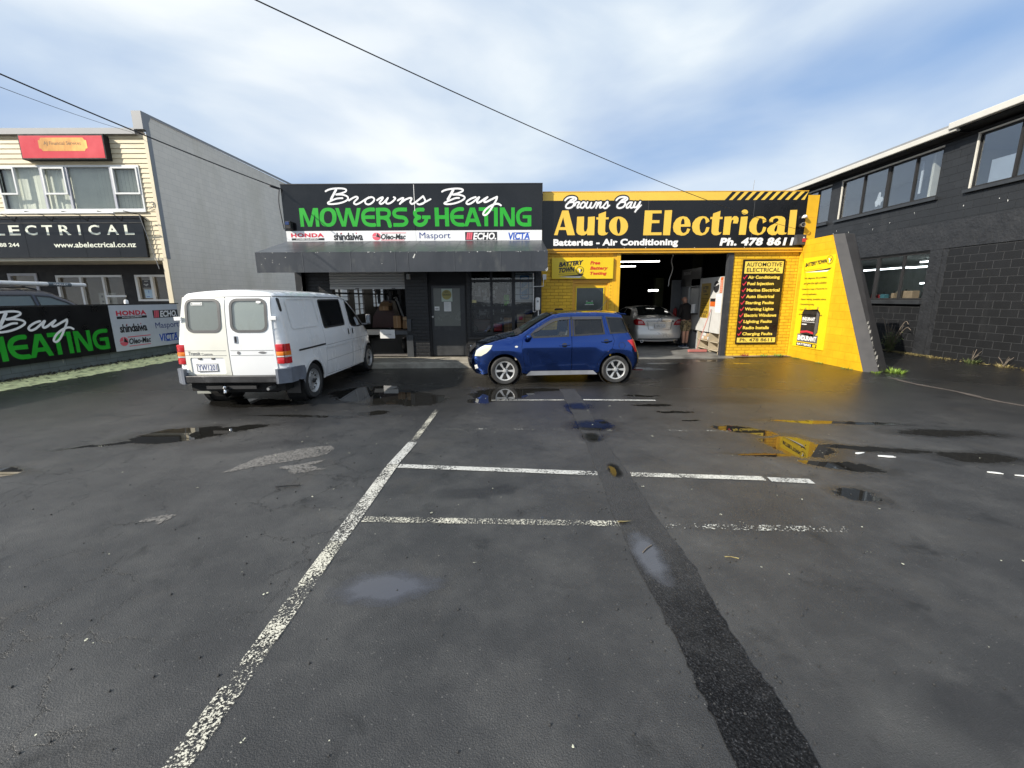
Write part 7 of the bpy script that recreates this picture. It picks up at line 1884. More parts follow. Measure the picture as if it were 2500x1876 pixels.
for s in (-1, 1):
    for nm, dp, wp_ in (('sliding_door', sD, vw1), ('door', sF, vw2)):
        q = MB(); VS.panel(q, [inset(dp, .005)], [wp_], s); d = q.build(nm, m_van, van, world=False, smooth=35)
        q = MB(); VS.panel(q, [inset(wp_, -.004)], [inset(wp_, .03)], s, step=.1, eps=.006); q.build('window_rubber', m_trimb, d, world=False)
        q = MB(); VS.panel(q, [inset(wp_, .01)], [], s, step=.14, eps=-.008); q.build('window', m_cartint if nm != 'door' else glass('van_front_glass', (.35, .38, .37), refl=1.3) if s == -1 else bpy.data.materials['van_front_glass'], d, world=False, smooth='all')
        hx = 1.82 if nm != 'door' else 2.055
        q = MB(); VS.panel(q, [rrect(hx - .028, 1.02, hx + .028, 1.15, .02)], [], s, step=.05, eps=.008); q.build('handle', m_trimb, d, world=False)
    # creases and mouldings
    q = MB()
    VS.panel(q, [[(.62, .905), (1.94, .905), (1.94, .912), (.62, .912)], [(2.0, .90), (3.3, .885), (3.3, .892), (2.0, .907)], [(.62, .60), (1.94, .60), (1.94, .607), (.62, .607)], [(2.0, .60), (2.66, .60), (2.66, .607), (2.0, .607)]], [], s, step=.2, eps=.0025)
    q.build('crease_line', mat('panel_gap', (.16, .165, .17), rough=.6) if s == -1 else bpy.data.materials['panel_gap'], van, world=False)
    q = MB()
    VS.panel(q, [[(.62, .85), (1.94, .85), (1.94, .892), (.62, .892)], [(2.0, .845), (3.28, .835), (3.28, .872), (2.0, .887)]], [], s, step=.15, eps=.012); q.build('side_moulding', m_van, van, world=False)
    q = MB(); VS.panel(q, [rrect(-.52, 1.30, .50, 1.82, .07)], [rrect(-.49, 1.33, .47, 1.79, .055)], s, step=.1, eps=.010); q.build('panel_pressing', m_van, van, world=False, smooth=30)
    q = MB(); VS.panel(q, [[(-.45, .925), (.60, .925), (.60, .955), (-.45, .955)]], [], s, step=.1, eps=.006); q.build('door_track', m_trimb, van, world=False)
    q = MB(); VS.panel(q, [rrect(-.70, 1.60, -.64, 1.82, .028)], [], s, step=.05, eps=.004); q.build('vent', m_trimb, van, world=False)
    q = MB(); VS.panel(q, [[(-.80, .50), (-.80, .70)] + [(-.5, .685), (-.36, .67)] + arch(0, .32, .40, 150, 176, 5) + [(-.42, .43)]], [], s, step=.06, eps=.02); q.build('bumper_corner', m_vbump, van, world=False, smooth=30)
    for ac, a0, a1 in ((0, 8, 152), (3.06, 4, 172)):
        q = MB(); VS.panel(q, [arch(ac, .32, .44, a0, a1, 20) + arch(ac, .32, .388, a1, a0, 20)], [], s, step=.06, eps=.014); q.build('arch_lip', m_van, van, world=False, smooth=30)
    q = MB(); VS.panel(q, [[(-.72, 1.838), (1.75, 1.815), (2.10, 1.755), (2.10, 1.768), (1.75, 1.829), (-.72, 1.852)]], [], s, step=.08, eps=.012); q.build('roof_gutter', bpy.data.materials['panel_gap'], van, world=False)
    q = MB(); VS.panel(q, [[(3.46, .42), (3.46, .60), (3.62, .60), (3.62, .42)]], [], s, step=.06, eps=.02); q.build('front_bumper_corner', m_vbump, van, world=False)
    # tail lamps wrap the rear corner
    tlp = bpy.data.objects.new('tail_light', None); COL.objects.link(tlp); tlp.parent = van
    for z0, z1, m, nm in ((.965, 1.085, m_lred, 'red_lens'), (.895, .965, m_lamb, 'amber_lens'), (.873, .895, m_lclr, 'clear_lens'), (.765, .868, m_lred, 'reflector')):
        q = MB(); VS.panel(q, [[(-.826, z0), (-.69, z0), (-.69, z1), (-.826, z1)]], [], s, step=.03, eps=.010)
        ye = VS.wf(-.83, z0) - VS.r
        q.box(-.848, -.74, s * (ye - .03), s * (ye + .092), z0, z1, bev=.012)
        q.build(nm, m, tlp, world=False, smooth=30)
    for cx in (0.0, 3.06):
        q = MB(); q.lathe([(.385, -.08), (.385, .0), (.365, -.02), (.365, -.35)], (cx, s * .90, .32), (0, s, 0), 30); q.build('arch_liner', m_under, van, world=False)
        wheel(van, cx, s * .825, s, .325, .19, .215, 'steel')
        q = MB(); q.box(cx - .50, cx - .49, s * .66, s * .90, .20, .43, bev=.004); q.build('mud_flap', m_trimb if (s == -1 or cx > 1) else mat('worn_mud_flap', (.30, .31, .28), rough=.8), van, world=False)
    q = MB(); q.box(2.92, 3.00, s * .99 - .06, s * .99 + .06, 1.17, 1.42, bev=.03); q.tube([(2.90, s * .84, 1.18), (2.93, s * .97, 1.18)], .025, 6); q.build('mirror', mat('mirror_shell', (.10, .10, .105), rough=.4) if s == -1 else bpy.data.materials['mirror_shell'], van, world=False, smooth=30)
    q = MB(); q.box(2.914, 2.92, s * .99 - .045, s * .99 + .045, 1.20, 1.40); q.build('mirror_glass', m_chr, van, world=False)

# rear doors
def vr(e):
    def f(y, z):
        P = vpath
        x = -.83
        for a, b in zip(P[:8], P[1:9]):
            if a[1] <= z <= b[1]: x = a[0] + (b[0] - a[0]) * (z - a[1]) / (b[1] - a[1]); break
        w = VS.wf(x, z) - VS.r
        return (x - .03 * (1 - min(1, abs(y) / w) ** 2) - e, y, z)
    return f
def rgrid(mb, poly, holes, e, step=.09):
    poly = dens(poly, step); holes = [dens(h, step) for h in holes]
    ys = [p[0] for p in poly]; zs = [p[1] for p in poly]; ex = []
    a = min(ys)
    while a < max(ys):
        c = min(zs)
        while c < max(zs):
            if inside((a, c), poly) and not any(inside((a, c), h) for h in holes): ex.append((a, c))
            c += step
        a += step
    vs, fs = fill2d([poly], holes, ex)
    F = vr(e)
    mb.add([F(y, z) for y, z in vs], fs)
    return mb
for sy, m, lab in ((1, m_vand, 'rear door in a yellower white than the other'), (-1, m_van, None)):
    y0, y1 = (.006, .745) if sy == 1 else (-.745, -.006)
    ins = .045
    dpoly = [(y0 + (0 if sy == 1 else 0), .585), (y1, .585), (y1 - (ins if sy == 1 else 0), 1.83), (y0 + (0 if sy == 1 else ins), 1.83)]
    if sy == 1: wpoly = rrect(.10, 1.305, .625, 1.785, .09)
    else: wpoly = rrect(-.625, 1.305, -.10, 1.785, .09)
    rec = rrect(.09, .61, .66, .875, .03)
    q = MB(); rgrid(q, dpoly, [wpoly] + ([rec] if sy == 1 else []), .012)
    d = q.build('rear_door', m, van, world=False, smooth=30, label=lab)
    q = MB(); rgrid(q, inset(wpoly, -.028), [inset(wpoly, .012)], .022, .06); q.build('window_rubber', mat('grey_rubber', (.10, .10, .10), rough=.6) if sy == 1 else bpy.data.materials['grey_rubber'], d, world=False, smooth=30)
    q = MB(); rgrid(q, inset(wpoly, .0), [], .016, .12); q.build('window', glass('van_rear_glass', (.60, .64, .62), refl=1.6, base=((.20, .21, .205), .38)) if sy == 1 else glass('van_rear_glass_clear', (.62, .66, .64), refl=2.0, base=((.30, .31, .29), .14)), d, world=False, smooth='all')
    q = MB(); rgrid(q, rect(min(y0, y1) + .04, .985, max(y0, y1) - .02, .992), [], .0145, .2); rgrid(q, rect(min(y0, y1) + .04, .908, max(y0, y1) - .02, .914), [], .0145, .2); q.build('crease_line', bpy.data.materials['panel_gap'], d, world=False)
    for z in (1.50, .655):
        q = MB(); yy = sy * .765 - (0 if z < 1 else sy * .01); q.box(-.86, -.825, yy - .06, yy + .06, z - .03, z + .03, bev=.008); q.build('hinge', m_van, d, world=False)
    if sy == 1:
        q = MB(); F0, F1 = vr(.012), vr(-.015)
        for a, b in zip(rec, rec[1:] + rec[:1]):
            q.quad(F0(*a), F0(*b), F1(*b), F1(*a))
        rgrid(q, rec, [], -.015); q.build('plate_recess', m_vand, d, world=False, smooth=30)
        q = MB(); q.box(-.862, -.85, .215, .565, .645, .785, bev=.004); pl = q.build('number_plate', m_plate, d, world=False)
        PV = lambda a, b: (-.8645, .565 - a, b)
        MB().sheet([rect(.004, .649, .346, .781)], [rect(.012, .657, .338, .773)], PV).build('border', m_vk, pl, world=False)
        t_ = text('YW1201', pl, m_vn, PV, (.025, .667, .325, .763), bold=.0)
        t_.data.transform(Matrix.Translation(van.location))
        q = MB()
        for y in (.50, .28): q.box(-.868, -.84, y - .03, y + .03, .845, .87, bev=.008)
        q.build('plate_lamp', m_trimb, d, world=False)
        m_bdg = mat('badge_grey', (.22, .22, .22), rough=.4, met=.3)
        PT = lambda a, b: (vr(.016)(.70 - a, b))
        t_ = text('Transit', d, m_bdg, PT, (.02, .918, .225, .975), bold=.02); t_.data.transform(Matrix.Translation(van.location))
        t_ = text('Custom', d, m_bdg, PT, (.245, .918, .425, .955), bold=.01); t_.data.transform(Matrix.Translation(van.location))
        q = MB(); rgrid(q, [(.17, 1.735), (.32, 1.735), (.32, 1.775), (.17, 1.775)], [rect(.18, 1.742, .31, 1.768)], .019, .2) if False else q.sheet([rect(.36, 1.71, .545, 1.755)], [rect(.368, 1.717, .537, 1.748)], vr(.019)); q.sheet([rect(.38, 1.725, .52, 1.74)], [], vr(.019)); q.build('sticker', m_white, d, world=False)
    else:
        q = MB(); q.sheet([rrect(-.165, 1.105, -.105, 1.225, .015)], [], vr(.020)); q.build('handle_plate', m_chr, d, world=False)
        q = MB(); q.box(-.885, -.86, -.15, -.12, 1.115, 1.215, bev=.006); q.build('handle', m_trimb, d, world=False)
        q = MB(); q.sheet([circle(-.155, .952, .026, 16)], [], vr(.018)); q.build('lock', m_bdg, d, world=False)
        q = MB(); q.sheet([[(-.60, .955), (-.56, .97), (-.53, .973), (-.50, .97), (-.46, .955), (-.50, .94), (-.53, .937), (-.56, .94)]], [], vr(.018)); q.build('badge', m_bdg, d, world=False)
        q = MB(); q.sheet([circle(-.53, 1.755, .04, 16, .022)], [], vr(.019)); q.build('sticker', m_white, d, world=False)
q = MB(); q.sheet([rect(-.007, .585, .007, 1.83)], [], vr(.0125)); q.sheet([dens(rect(-.72, 1.832, .72, 1.844), .08)], [], vr(.012)); q.build('door_seal', m_hub, van, world=False)
# bumper, tow bar, exhaust
q = MB(); q.box(-.92, -.80, -.74, .74, .47, .585, bev=.012); q.build('bumper', mat('dark_steel_bumper', (.05, .05, .052), rough=.35, met=.4, var=.35, vs=4, dirt=(.20, .20, .20), dirt_s=3, dirt_lo=.55, dirt_hi=.75), van, world=False)
for s in (-1, 1):
    q = MB(); q.prism([(-.93, .74), (-.93, .78), (-.80, .935), (-.62, .95), (-.62, .90), (-.78, .74)], lambda a, b: (a, s * b, .45), (0, 0, .24)); q.build('bumper_corner', m_vbump, van, world=False)
q = MB(); q.box(-.86, -.80, -.36, .46, .355, .41); q.box(-.9, -.8, .08, .16, .33, .36); q.build('tow_bar', m_trimb, van, world=False)
q = MB(); q.lathe([(0, .10), (.028, .085), (.034, .06), (.026, .035), (.02, .02), (.03, .0), (.03, -.03), (0, -.03)], (-.90, .13, .33), (0, 0, 1), 14); q.build('tow_ball', m_chr, van, world=False, smooth=True)
q = MB(); q.tube([(-.95, -.60, .37), (-.2, -.60, .38)], .032, 10, cap=False); q.tube([(-.949, -.60, .37), (-.9, -.60, .37)], .024, 10); q.build('exhaust', m_met, van, world=False)
q = MB(); q.box(-.75, 3.5, -.78, .78, .30, .46); q.box(-.5, .5, -.5, .5, .22, .36); q.tube([(0, -.8, .32), (0, .8, .32)], .06, 8); q.build('underbody', m_under, van, world=False)
q = MB(); VS.strip(q, 14, 18, 12, trim=.06, eps=.005); q.build('windscreen', bpy.data.materials['dark_glass'], van, world=False, smooth='all')
q = MB(); q.box(-.75, 3.0, -.80, .80, .46, .50); q.box(1.70, 1.74, -.80, .80, .5, 1.25); q.build('load_floor', mat('cabin_floor', (.05, .05, .05), rough=.9), van, world=False)
seats(van, [(2.25, -.42, -1), (2.25, .42, -1)])
q = MB(); q.prism([(2.7, .8), (2.72, 1.15), (2.98, 1.14), (3.1, .8)], lambda a, b: (a, -.78, b), (0, 1.56, 0)); q.build('dashboard', m_seat, van, world=False)
q = MB(); q.tube([(.5, -.6, 1.90), (.56, -.6, 2.02)], .004, 5); q.build('aerial', m_trimb, van, world=False)

# ---------------------------------------------------------------- silver saloon in the doorway
def sed_w(x, z):
    w = .865
    w -= .035 * ((z - .62) / .4) ** 2 if z < .98 else .028 + (z - .98) * .52
    if x < .5: w -= .22 * (.5 - x) ** 2
    if x > 3.6: w -= .15 * (x - 3.6) ** 2
    return w


spath = [(.06, .22), (-.01, .32), (-.02, .46), (.01, .60), (.05, .72), (.03, .90), (.02, .985), (.08, 1.025), (.30, 1.055), (.50, 1.075), (.80, 1.20), (1.10, 1.315), (1.40, 1.375), (1.9, 1.40), (2.4, 1.38), (2.75, 1.31), (3.3, 1.06), (3.5, .98), (4.2, .86), (4.6, .72), (4.72, .5), (4.66, .22)]
SS = Shell(spath, sed_w, .08, crown=.04, ends=.07)
m_silv = mat('champagne_silver_paint', (0.74, 0.72, 0.68), rough=.30, met=.25, var=.03, coat=.8)
sed = thing('saloon_car', 'champagne silver saloon parked nose in at the workshop doorway', 'car', (5.44, 15.15, .02), rad(90))
sout = spath + [(4.5, .2)] + arch(3.75, .31, .35, -10, 190) + [(3.3, .2), (1.45, .2)] + arch(1.0, .31, .35, -10, 190) + [(.5, .22)]
sw1 = [(.95, 1.07), (1.25, 1.29), (1.9, 1.335), (1.92, 1.06)]; sw2 = [(2.0, 1.06), (1.98, 1.335), (2.4, 1.32), (2.75, 1.22), (3.1, 1.07)]
q = MB()
for s in (-1, 1): SS.panel(q, [sout], [sw1, sw2], s, step=.12)
SS.strip(q, 0, 8, 14); SS.strip(q, 8, len(spath) - 1, 14); q.build('body', m_silv, sed, world=False, smooth=35)
for s in (-1, 1):
    for w_ in (sw1, sw2):
        q = MB(); SS.panel(q, [w_], [], s, step=.2, eps=-.01); q.build('window', m_cartint, sed, world=False)
    for cx in (1.0, 3.75): wheel(sed, cx, s * .77, s, .31, .2, .21, 'spoke')
    # tail lamp: wraps the corner
    q = MB(); SS.panel(q, [[(.035, .775), (.03, .985), (.10, 1.0), (.34, .95), (.30, .86), (.15, .79)]], [], s, step=.05, eps=.006); q.build('tail_light', m_lred, sed, world=False, smooth='all')
def sr(e, dz=0):
    def f(y, z):
        x = .02
        for a, b in zip(spath[:6], spath[1:7]):
            if a[1] <= z <= b[1]: x = a[0] + (b[0] - a[0]) * (z - a[1]) / (b[1] - a[1]); break
        w = SS.wf(x, z) - SS.r
        return (x - .07 * (1 - min(1, abs(y) / w) ** 2) - e, y, z)
    return f
for s in (-1, 1):
    yo = lambda v: s * v
    po_ = [(yo(.50), .775), (yo(.56), .90), (yo(.66), .975), (yo(.765), .97), (yo(.765), .78)]
    q = MB(); q.sheet([dens(po_, .08)], [], sr(.006)); q.build('tail_light', m_lred, sed, world=False)
    q = MB(); q.sheet([[(yo(.57), .83), (yo(.62), .92), (yo(.76), .925), (yo(.76), .83)]], [], sr(.010)); q.build('lens_inset', mat('pink_lens', (.70, .35, .36), rough=.15, coat=.6) if s == -1 else bpy.data.materials['pink_lens'], sed, world=False)
    q = MB(); q.lathe([(.035, -.06), (.05, -.06), (.052, 0), (.04, 0)], (.0, s * .60, .20), (-1, 0, 0), 16, closed=True); q.build('exhaust', m_chr, sed, world=False)
    q = MB(); q.lathe([(0, -.02), (.04, -.02)], (.0, s * .60, .20), (-1, 0, 0), 16); q.build('exhaust_mouth', m_hub, sed, world=False)
q = MB(); q.sheet([dens([(-.50, .905), (.50, .905), (.48, .94), (-.48, .94)], .1)], [], sr(.03)); q.build('chrome_bar', m_chr, sed, world=False)
q = MB(); q.sheet([dens([(-.40, .62), (.40, .62), (.33, .60), (-.33, .60)], .1), dens([(-.40, .62), (-.44, .88), (-.425, .88), (-.385, .62)], .1), dens([(.40, .62), (.44, .88), (.425, .88), (.385, .62)], .1)], [], sr(.005)); q.build('plate_recess_edge', mat('recess_shadow', (.16, .155, .15), rough=.5), sed, world=False)
q = MB(); q.box(-.105, -.065, -.19, .19, .69, .815, bev=.004); pl = q.build('number_plate', m_plate, sed, world=False)
PV2 = lambda a, b: (-.1075, .19 - a, b)
t_ = text('HRK527', pl, m_bdg, PV2, (.03, .71, .35, .795), bold=.01); t_.data.transform(Matrix.Translation(sed.location))
q = MB(); q.lathe([(.05, -.008), (.065, 0), (.05, .008)], (-.055, 0, .985), (-1, 0, 0.15), 18, closed=True); q.box(-.062, -.052, -.07, .07, .975, .993); q.build('badge', m_chr, sed, world=False)
q = MB(); q.sheet([rect(-.46, .975, -.26, .99)], [], sr(.010)); q.sheet([rect(.33, .66, .44, .675)], [], sr(.012)); q.build('lettering', m_chr, sed, world=False) if False else None
q = MB(); q.sheet([dens(rect(-.74, .262, .74, .30), .1)], [], sr(.008)); q.build('bumper_trim', m_trimb, sed, world=False)
q = MB(); SS.strip(q, 9, 12, 12, trim=.07, eps=.006); q.build('rear_window', bpy.data.materials['dark_glass'], sed, world=False, smooth='all')
q = MB(); SS.strip(q, 15, 17, 12, trim=.05, eps=.006); q.build('windscreen', bpy.data.materials['dark_glass'], sed, world=False)
q = MB(); q.box(.3, 4.5, -.75, .75, .2, .34); q.build('underbody', m_under, sed, world=False)
q = MB(); q.box(.75, .95, -.5, -.2, 1.03, 1.16, bev=.03); q.box(.75, .95, .2, .5, 1.03, 1.16, bev=.03); q.build('headrest', m_seat, sed, world=False)

# ---------------------------------------------------------------- dark four-wheel drive behind the hoarding
def suv_w(x, z):
    w = .90 if z < 1.35 else .90 - (z - 1.35) * .26
    if x > 1.9: w -= .05 * (x - 1.9) ** 2
    return w


upath = [(-2.2, .6), (-2.3, .9), (-2.28, 1.35), (-2.1, 1.9), (-1.95, 2.03), (-1.0, 2.08), (0, 2.085), (.5, 2.07), (.72, 2.02), (1.1, 1.83), (1.62, 1.50), (1.78, 1.43), (2.5, 1.36), (2.72, 1.22), (2.8, .9), (2.75, .6)]
US = Shell(upath, suv_w, .09, crown=.05, ends=.08)
m_dk = mat('dark_plum_paint', (0.030, 0.027, 0.035), rough=.3, met=.3, var=.1, coat=.8)
suv = thing('four_wheel_drive', 'dark four wheel drive with white pipes on its roof behind the hoarding', 'car', (-13.1, 11.15, 0), rad(90))
uw1 = [(.28, 1.42), (.26, 1.93), (.62, 1.90), (1.0, 1.74), (1.45, 1.46)]; uw2 = [(-.75, 1.42), (-.75, 1.93), (.17, 1.94), (.19, 1.42)]; uw3 = [(-1.9, 1.45), (-1.75, 1.9), (-.85, 1.93), (-.85, 1.43)]
q = MB()
for s in (-1, 1): US.panel(q, [upath + [(2.5, .5), (-2.0, .5)]], [uw1, uw2, uw3], s, step=.12)
US.strip(q, 0, len(upath) - 1, 12); q.build('body', m_dk, suv, world=False, smooth=35)
m_sg = glass('suv_glass', (.55, .62, .60), refl=1.6, base=((.34, .40, .38), .45))
for s in (-1, 1):
    for w_ in (uw1, uw2, uw3):
        q = MB(); US.panel(q, [w_], [], s, step=.2, eps=-.008); q.build('window', m_sg, suv, world=False)
        q = MB(); US.panel(q, [inset(w_, -.012)], [inset(w_, .02)], s, step=.2, eps=.003); q.build('window_frame', m_trimb, suv, world=False)
    for cx in (-1.35, 1.75): wheel(suv, cx, s * .78, s, .38, .24, .24, 'spoke')
    q = MB(); q.ball((1.30, s * 1.02, 1.50), .06, .10, .08); q.build('mirror', m_dk, suv, world=False, smooth='all')
    q = MB(); q.tube([(-1.7, s * .66, 2.08), (-1.6, s * .66, 2.13), (.2, s * .66, 2.13), (.4, s * .66, 2.09)], .02, 8); q.build('roof_rail', m_trimb, suv, world=False)
q = MB(); US.strip(q, 8, 10, 12, trim=.05, eps=.006); q.build('windscreen', bpy.data.materials['dark_glass'], suv, world=False, smooth='all')
q = MB()
for x in (-1.0, .1): q.box(x - .03, x + .03, -.7, .7, 2.14, 2.17)
q.build('roof_bar', m_trimb, suv, world=False)
q = MB(); q.box(-1.9, 1.4, -.75, .75, .9, 1.36); q.build('cabin_floor', m_under, suv, world=False)
seats_ = MB(); seats_.box(.1, .22, -.6, -.15, 1.36, 1.75, bev=.04); seats_.box(.1, .22, .15, .6, 1.36, 1.75, bev=.04); seats_.build('seat_back', m_seat, suv, world=False)
for k, (x, lab) in enumerate(((-12.50, 'white plastic pipe with a dark printed band on the car roof, nearest the fence'), (-12.72, 'plain white plastic pipe lying beside the printed one on the car roof'))):
    t = thing('pipe', lab, 'pipe', (x, 11, 2.2))
    z = 2.235
    y1 = 12.95 if k == 0 else 12.1
    q = MB(); q.lathe([(.048, 0), (.055, 0), (.055, y1 - 7.6), (.048, y1 - 7.6)], (x, 7.6, z), (0, 1, 0), 16, closed=True); q.build('pipe', m_white, t, smooth=True)
    if k == 0:
        q = MB(); q.lathe([(.0565, 0), (.0565, .62)], (x, 11.9, z), (0, 1, 0), 16); q.build('print_band', mat('slate_band', (.12, .15, .17), rough=.5), t, smooth='all')
        text('MARLEY', t, m_white, lambda a, b: (x + .0585, a, b), (12.02, z - .025, 12.42, z + .025), bold=.03)
t = thing('light_beacon', 'small white cap standing on top of the hoarding near the logo panel', 'cap', (-11.12, 12.65, 1.69))
q = MB(); q.lathe([(.055, 0), (.05, .09), (.03, .115), (0, .12)], (-11.12, 12.66, 1.69), (0, 0, 1), 14); q.build('cap', m_white, t, smooth=True)

# ================================================================ MAN AT THE HATCH
m_skin = mat('skin', (0.50, 0.27, 0.19), rough=.5, var=.1, vs=8)
m_hood = mat('black_hoodie', (0.010, 0.008, 0.009), rough=.85, var=.3)
m_shoe = mat('navy_shoe', (0.02, 0.035, 0.08), rough=.6, var=.2)


def skin_mesh(name, verts, edges, radii, material, parent, level=2, root=0, label=None):
    me = bpy.data.meshes.new(name)
    me.from_pydata(verts, edges, [])
    o = bpy.data.objects.new(name, me); COL.objects.link(o)
    sm = o.modifiers.new('skin', 'SKIN'); sm.use_smooth_shade = True
    sv = me.skin_vertices[0].data if me.skin_vertices else None
    if sv is None:
        me.skin_vertices.new() if hasattr(me.skin_vertices, 'new') else None
        sv = me.skin_vertices[0].data
    for i, r in enumerate(radii):
        sv[i].radius = r if isinstance(r, tuple) else (r, r)
        sv[i].use_root = (i == root)
    ss = o.modifiers.new('sub', 'SUBSURF'); ss.levels = level; ss.render_levels = level
    dg = bpy.context.evaluated_depsgraph_get()
    m2 = bpy.data.meshes.new_from_object(o.evaluated_get(dg))
    bpy.data.objects.remove(o)
    m2.name = name
    m2.materials.clear(); m2.materials.append(material)
    m2.polygons.foreach_set('use_smooth', [True] * len(m2.polygons))
    o = bpy.data.objects.new(name, m2); COL.objects.link(o)
    if parent is not None: o.parent = parent
    return o


# local frame: x to the man's right hand side of the picture, -y towards the camera; he faces away and to the right
man = bpy.data.objects.new('person', None)
COL.objects.link(man)
man.location = (6.27, 14.85, .02)
man['label'] = 'bald man in black hoodie and camouflage shorts standing at the hatch'
man['category'] = 'person'
SK_V = [(-.02, .0, .96), (-.02, .01, 1.12), (-.03, .02, 1.30), (-.04, .03, 1.46), (-.075, .02, 1.56), (-.10, .015, 1.62), (-.115, .015, 1.70), (-.118, .02, 1.765),
        (-.17, -.06, .88), (-.15, -.07, .50), (-.13, -.04, .28), (-.11, -.02, .09),      # far left leg replaced below
        (.09, .03, .88), (.05, -.02, .50), (.06, .02, .28), (.07, .04, .09),
        (-.22, -.02, 1.42), (-.25, .06, 1.16), (-.02, .20, 1.05), (.05, .24, 1.08),
        (.14, .06, 1.43), (.22, .10, 1.18), (.31, .12, 1.20), (.35, .13, 1.215)]
SK_V[8:12] = [(-.10, -.02, .88), (-.09, -.05, .50), (-.06, .0, .28), (-.05, .02, .09)]
SK_E = [(0, 1), (1, 2), (2, 3), (3, 4), (4, 5), (5, 6), (6, 7), (0, 8), (8, 9), (9, 10), (10, 11), (0, 12), (12, 13), (13, 14), (14, 15), (3, 16), (16, 17), (17, 18), (18, 19), (3, 20), (20, 21), (21, 22), (22, 23)]
SK_R = [(.15, .12), (.14, .11), (.15, .115), (.12, .09), .052, .075, .085, .05, .085, .058, .052, .038, .085, .058, .052, .038, .06, .045, .036, .03, .06, .045, .036, .03]
bodyo = skin_mesh('body', SK_V, SK_E, SK_R, m_skin, man, 2)
# face, on the side turned to the counter (away from the camera, to the left of the picture)
q = MB(); q.ball((-.125, .085, 1.665), .016, .03, .02); q.build('nose', m_skin, man, world=False, smooth='all')
q = MB()
for s in (-1, 1): q.ball((-.118 + s * .088, .02, 1.675), .014, .022, .034)
q.build('ears', m_skin, man, world=False, smooth='all')
q = MB()
for s in (-1, 1): q.ball((-.120 + s * .032, .092, 1.69), .011, .008, .009)
q.build('eyes', m_white, man, world=False, smooth='all')
q = MB(); q.ball((-.120, .095, 1.625), .024, .008, .007); q.build('mouth', mat('lips', (.35, .12, .10), rough=.5), man, world=False, smooth='all')
q = MB()
# hands: palm with five fingers each
def hand(c, d, up):
    c = Vector(c); d = Vector(d).normalized(); up = Vector(up).normalized(); sd = d.cross(up).normalized()
    V = [tuple(c), tuple(c + d * .045), tuple(c + d * .085)]; E = [(0, 1), (1, 2)]; R = [(.026, .018), (.034, .017), (.034, .014)]
    for k, L in enumerate((.062, .075, .08, .07)):
        o = sd * (-.028 + k * .019); b = len(V)
        V += [tuple(c + d * .088 + o), tuple(c + d * (.088 + L * .55) + o - up * .010), tuple(c + d * (.088 + L) + o - up * .032)]
        E += [(2, b), (b, b + 1), (b + 1, b + 2)]; R += [.0095, .0088, .0075]
    b = len(V); V += [tuple(c + d * .03 - sd * .034), tuple(c + d * .065 - sd * .05 - up * .012)]; E += [(1, b), (b, b + 1)]; R += [.011, .009]
    return V, E, R
for c, d, up in (((.35, .13, 1.215), (1, .15, -.1), (0, 0, 1)), ((.05, .24, 1.08), (.9, .4, .1), (0, 0, 1))):
    V, E, R = hand(c, d, up)
    skin_mesh('hand', V, E, R, m_skin, man, 1)
# hoodie
HV = [(-.02, .0, .90), (-.02, .01, 1.10), (-.03, .02, 1.30), (-.04, .03, 1.45), (-.07, .02, 1.545),
      (-.22, -.02, 1.42), (-.255, .06, 1.16), (-.03, .20, 1.05), (.14, .06, 1.43), (.225, .10, 1.18), (.32, .12, 1.205)]
HE = [(0, 1), (1, 2), (2, 3), (3, 4), (3, 5), (5, 6), (6, 7), (3, 8), (8, 9), (9, 10)]
HR = [(.185, .145), (.175, .14), (.18, .145), (.15, .115), (.088, .075), .085, .068, .05, .085, .068, .05]
skin_mesh('hoodie', HV, HE, HR, m_hood, man, 2)
q = MB(); q.ball((-.06, -.06, 1.49), .11, .07, .075); q.build('hood', m_hood, man, world=False, smooth='all')
# camouflage shorts
mc_, t_c, b_c, o_c = new_mat('camouflage_cloth')
tc_ = N(t_c, 'ShaderNodeTexCoord'); nz_ = N(t_c, 'ShaderNodeTexNoise', i_Scale=14.0, i_Detail=2.0); t_c.links.new(tc_.outputs['Object'], nz_.inputs['Vector'])
rc_ = ramp(t_c, [(0, (.045, .04, .025)), (.42, (.12, .09, .045)), (.52, (.27, .21, .12)), (.62, (.16, .14, .07))], 'CONSTANT'); t_c.links.new(nz_.outputs['Fac'], rc_.inputs[0]); t_c.links.new(rc_.outputs[0], b_c.inputs['Base Color']); b_c.inputs['Roughness'].default_value = .85
SVx = [(-.02, .0, 1.00), (-.02, .0, .92), (-.105, -.025, .80), (-.095, -.05, .56), (.09, .02, .80), (.055, -.015, .56)]
skin_mesh('shorts', SVx, [(0, 1), (1, 2), (2, 3), (1, 4), (4, 5)], [(.17, .135), (.175, .145), .118, .098, .118, .098], mc_, man, 2)
for x, y in ((-.05, .02), (.07, .04)):
    q = MB(); q.lathe([(.048, 0), (.05, .04), (.05, .1)], (x, y, .07), (0, 0, 1), 12); q.build('sock', m_hood, man, world=False, smooth='all')
    V = [(x, y - .07, .055), (x, y, .06), (x - .03, y + .09, .05), (x - .05, y + .17, .04)]
    skin_mesh('shoe', V, [(0, 1), (1, 2), (2, 3)], [(.045, .05), (.048, .058), (.048, .045), (.036, .03)], m_shoe, man, 2)
    q = MB(); q.sheet([[(x - .05, y - .12), (x + .05, y - .12), (x + .045, y + .05), (x - .0, y + .2), (x - .09, y + .2), (x - .075, y + .05)]], [], lambda a, b: (a, b, .018)); q.prism([(x - .05, y - .12), (x + .05, y - .12), (x + .045, y + .05), (x - .0, y + .2), (x - .09, y + .2), (x - .075, y + .05)], lambda a, b: (a, b, .0), (0, 0, .026)); q.build('sole', m_white, man, world=False)

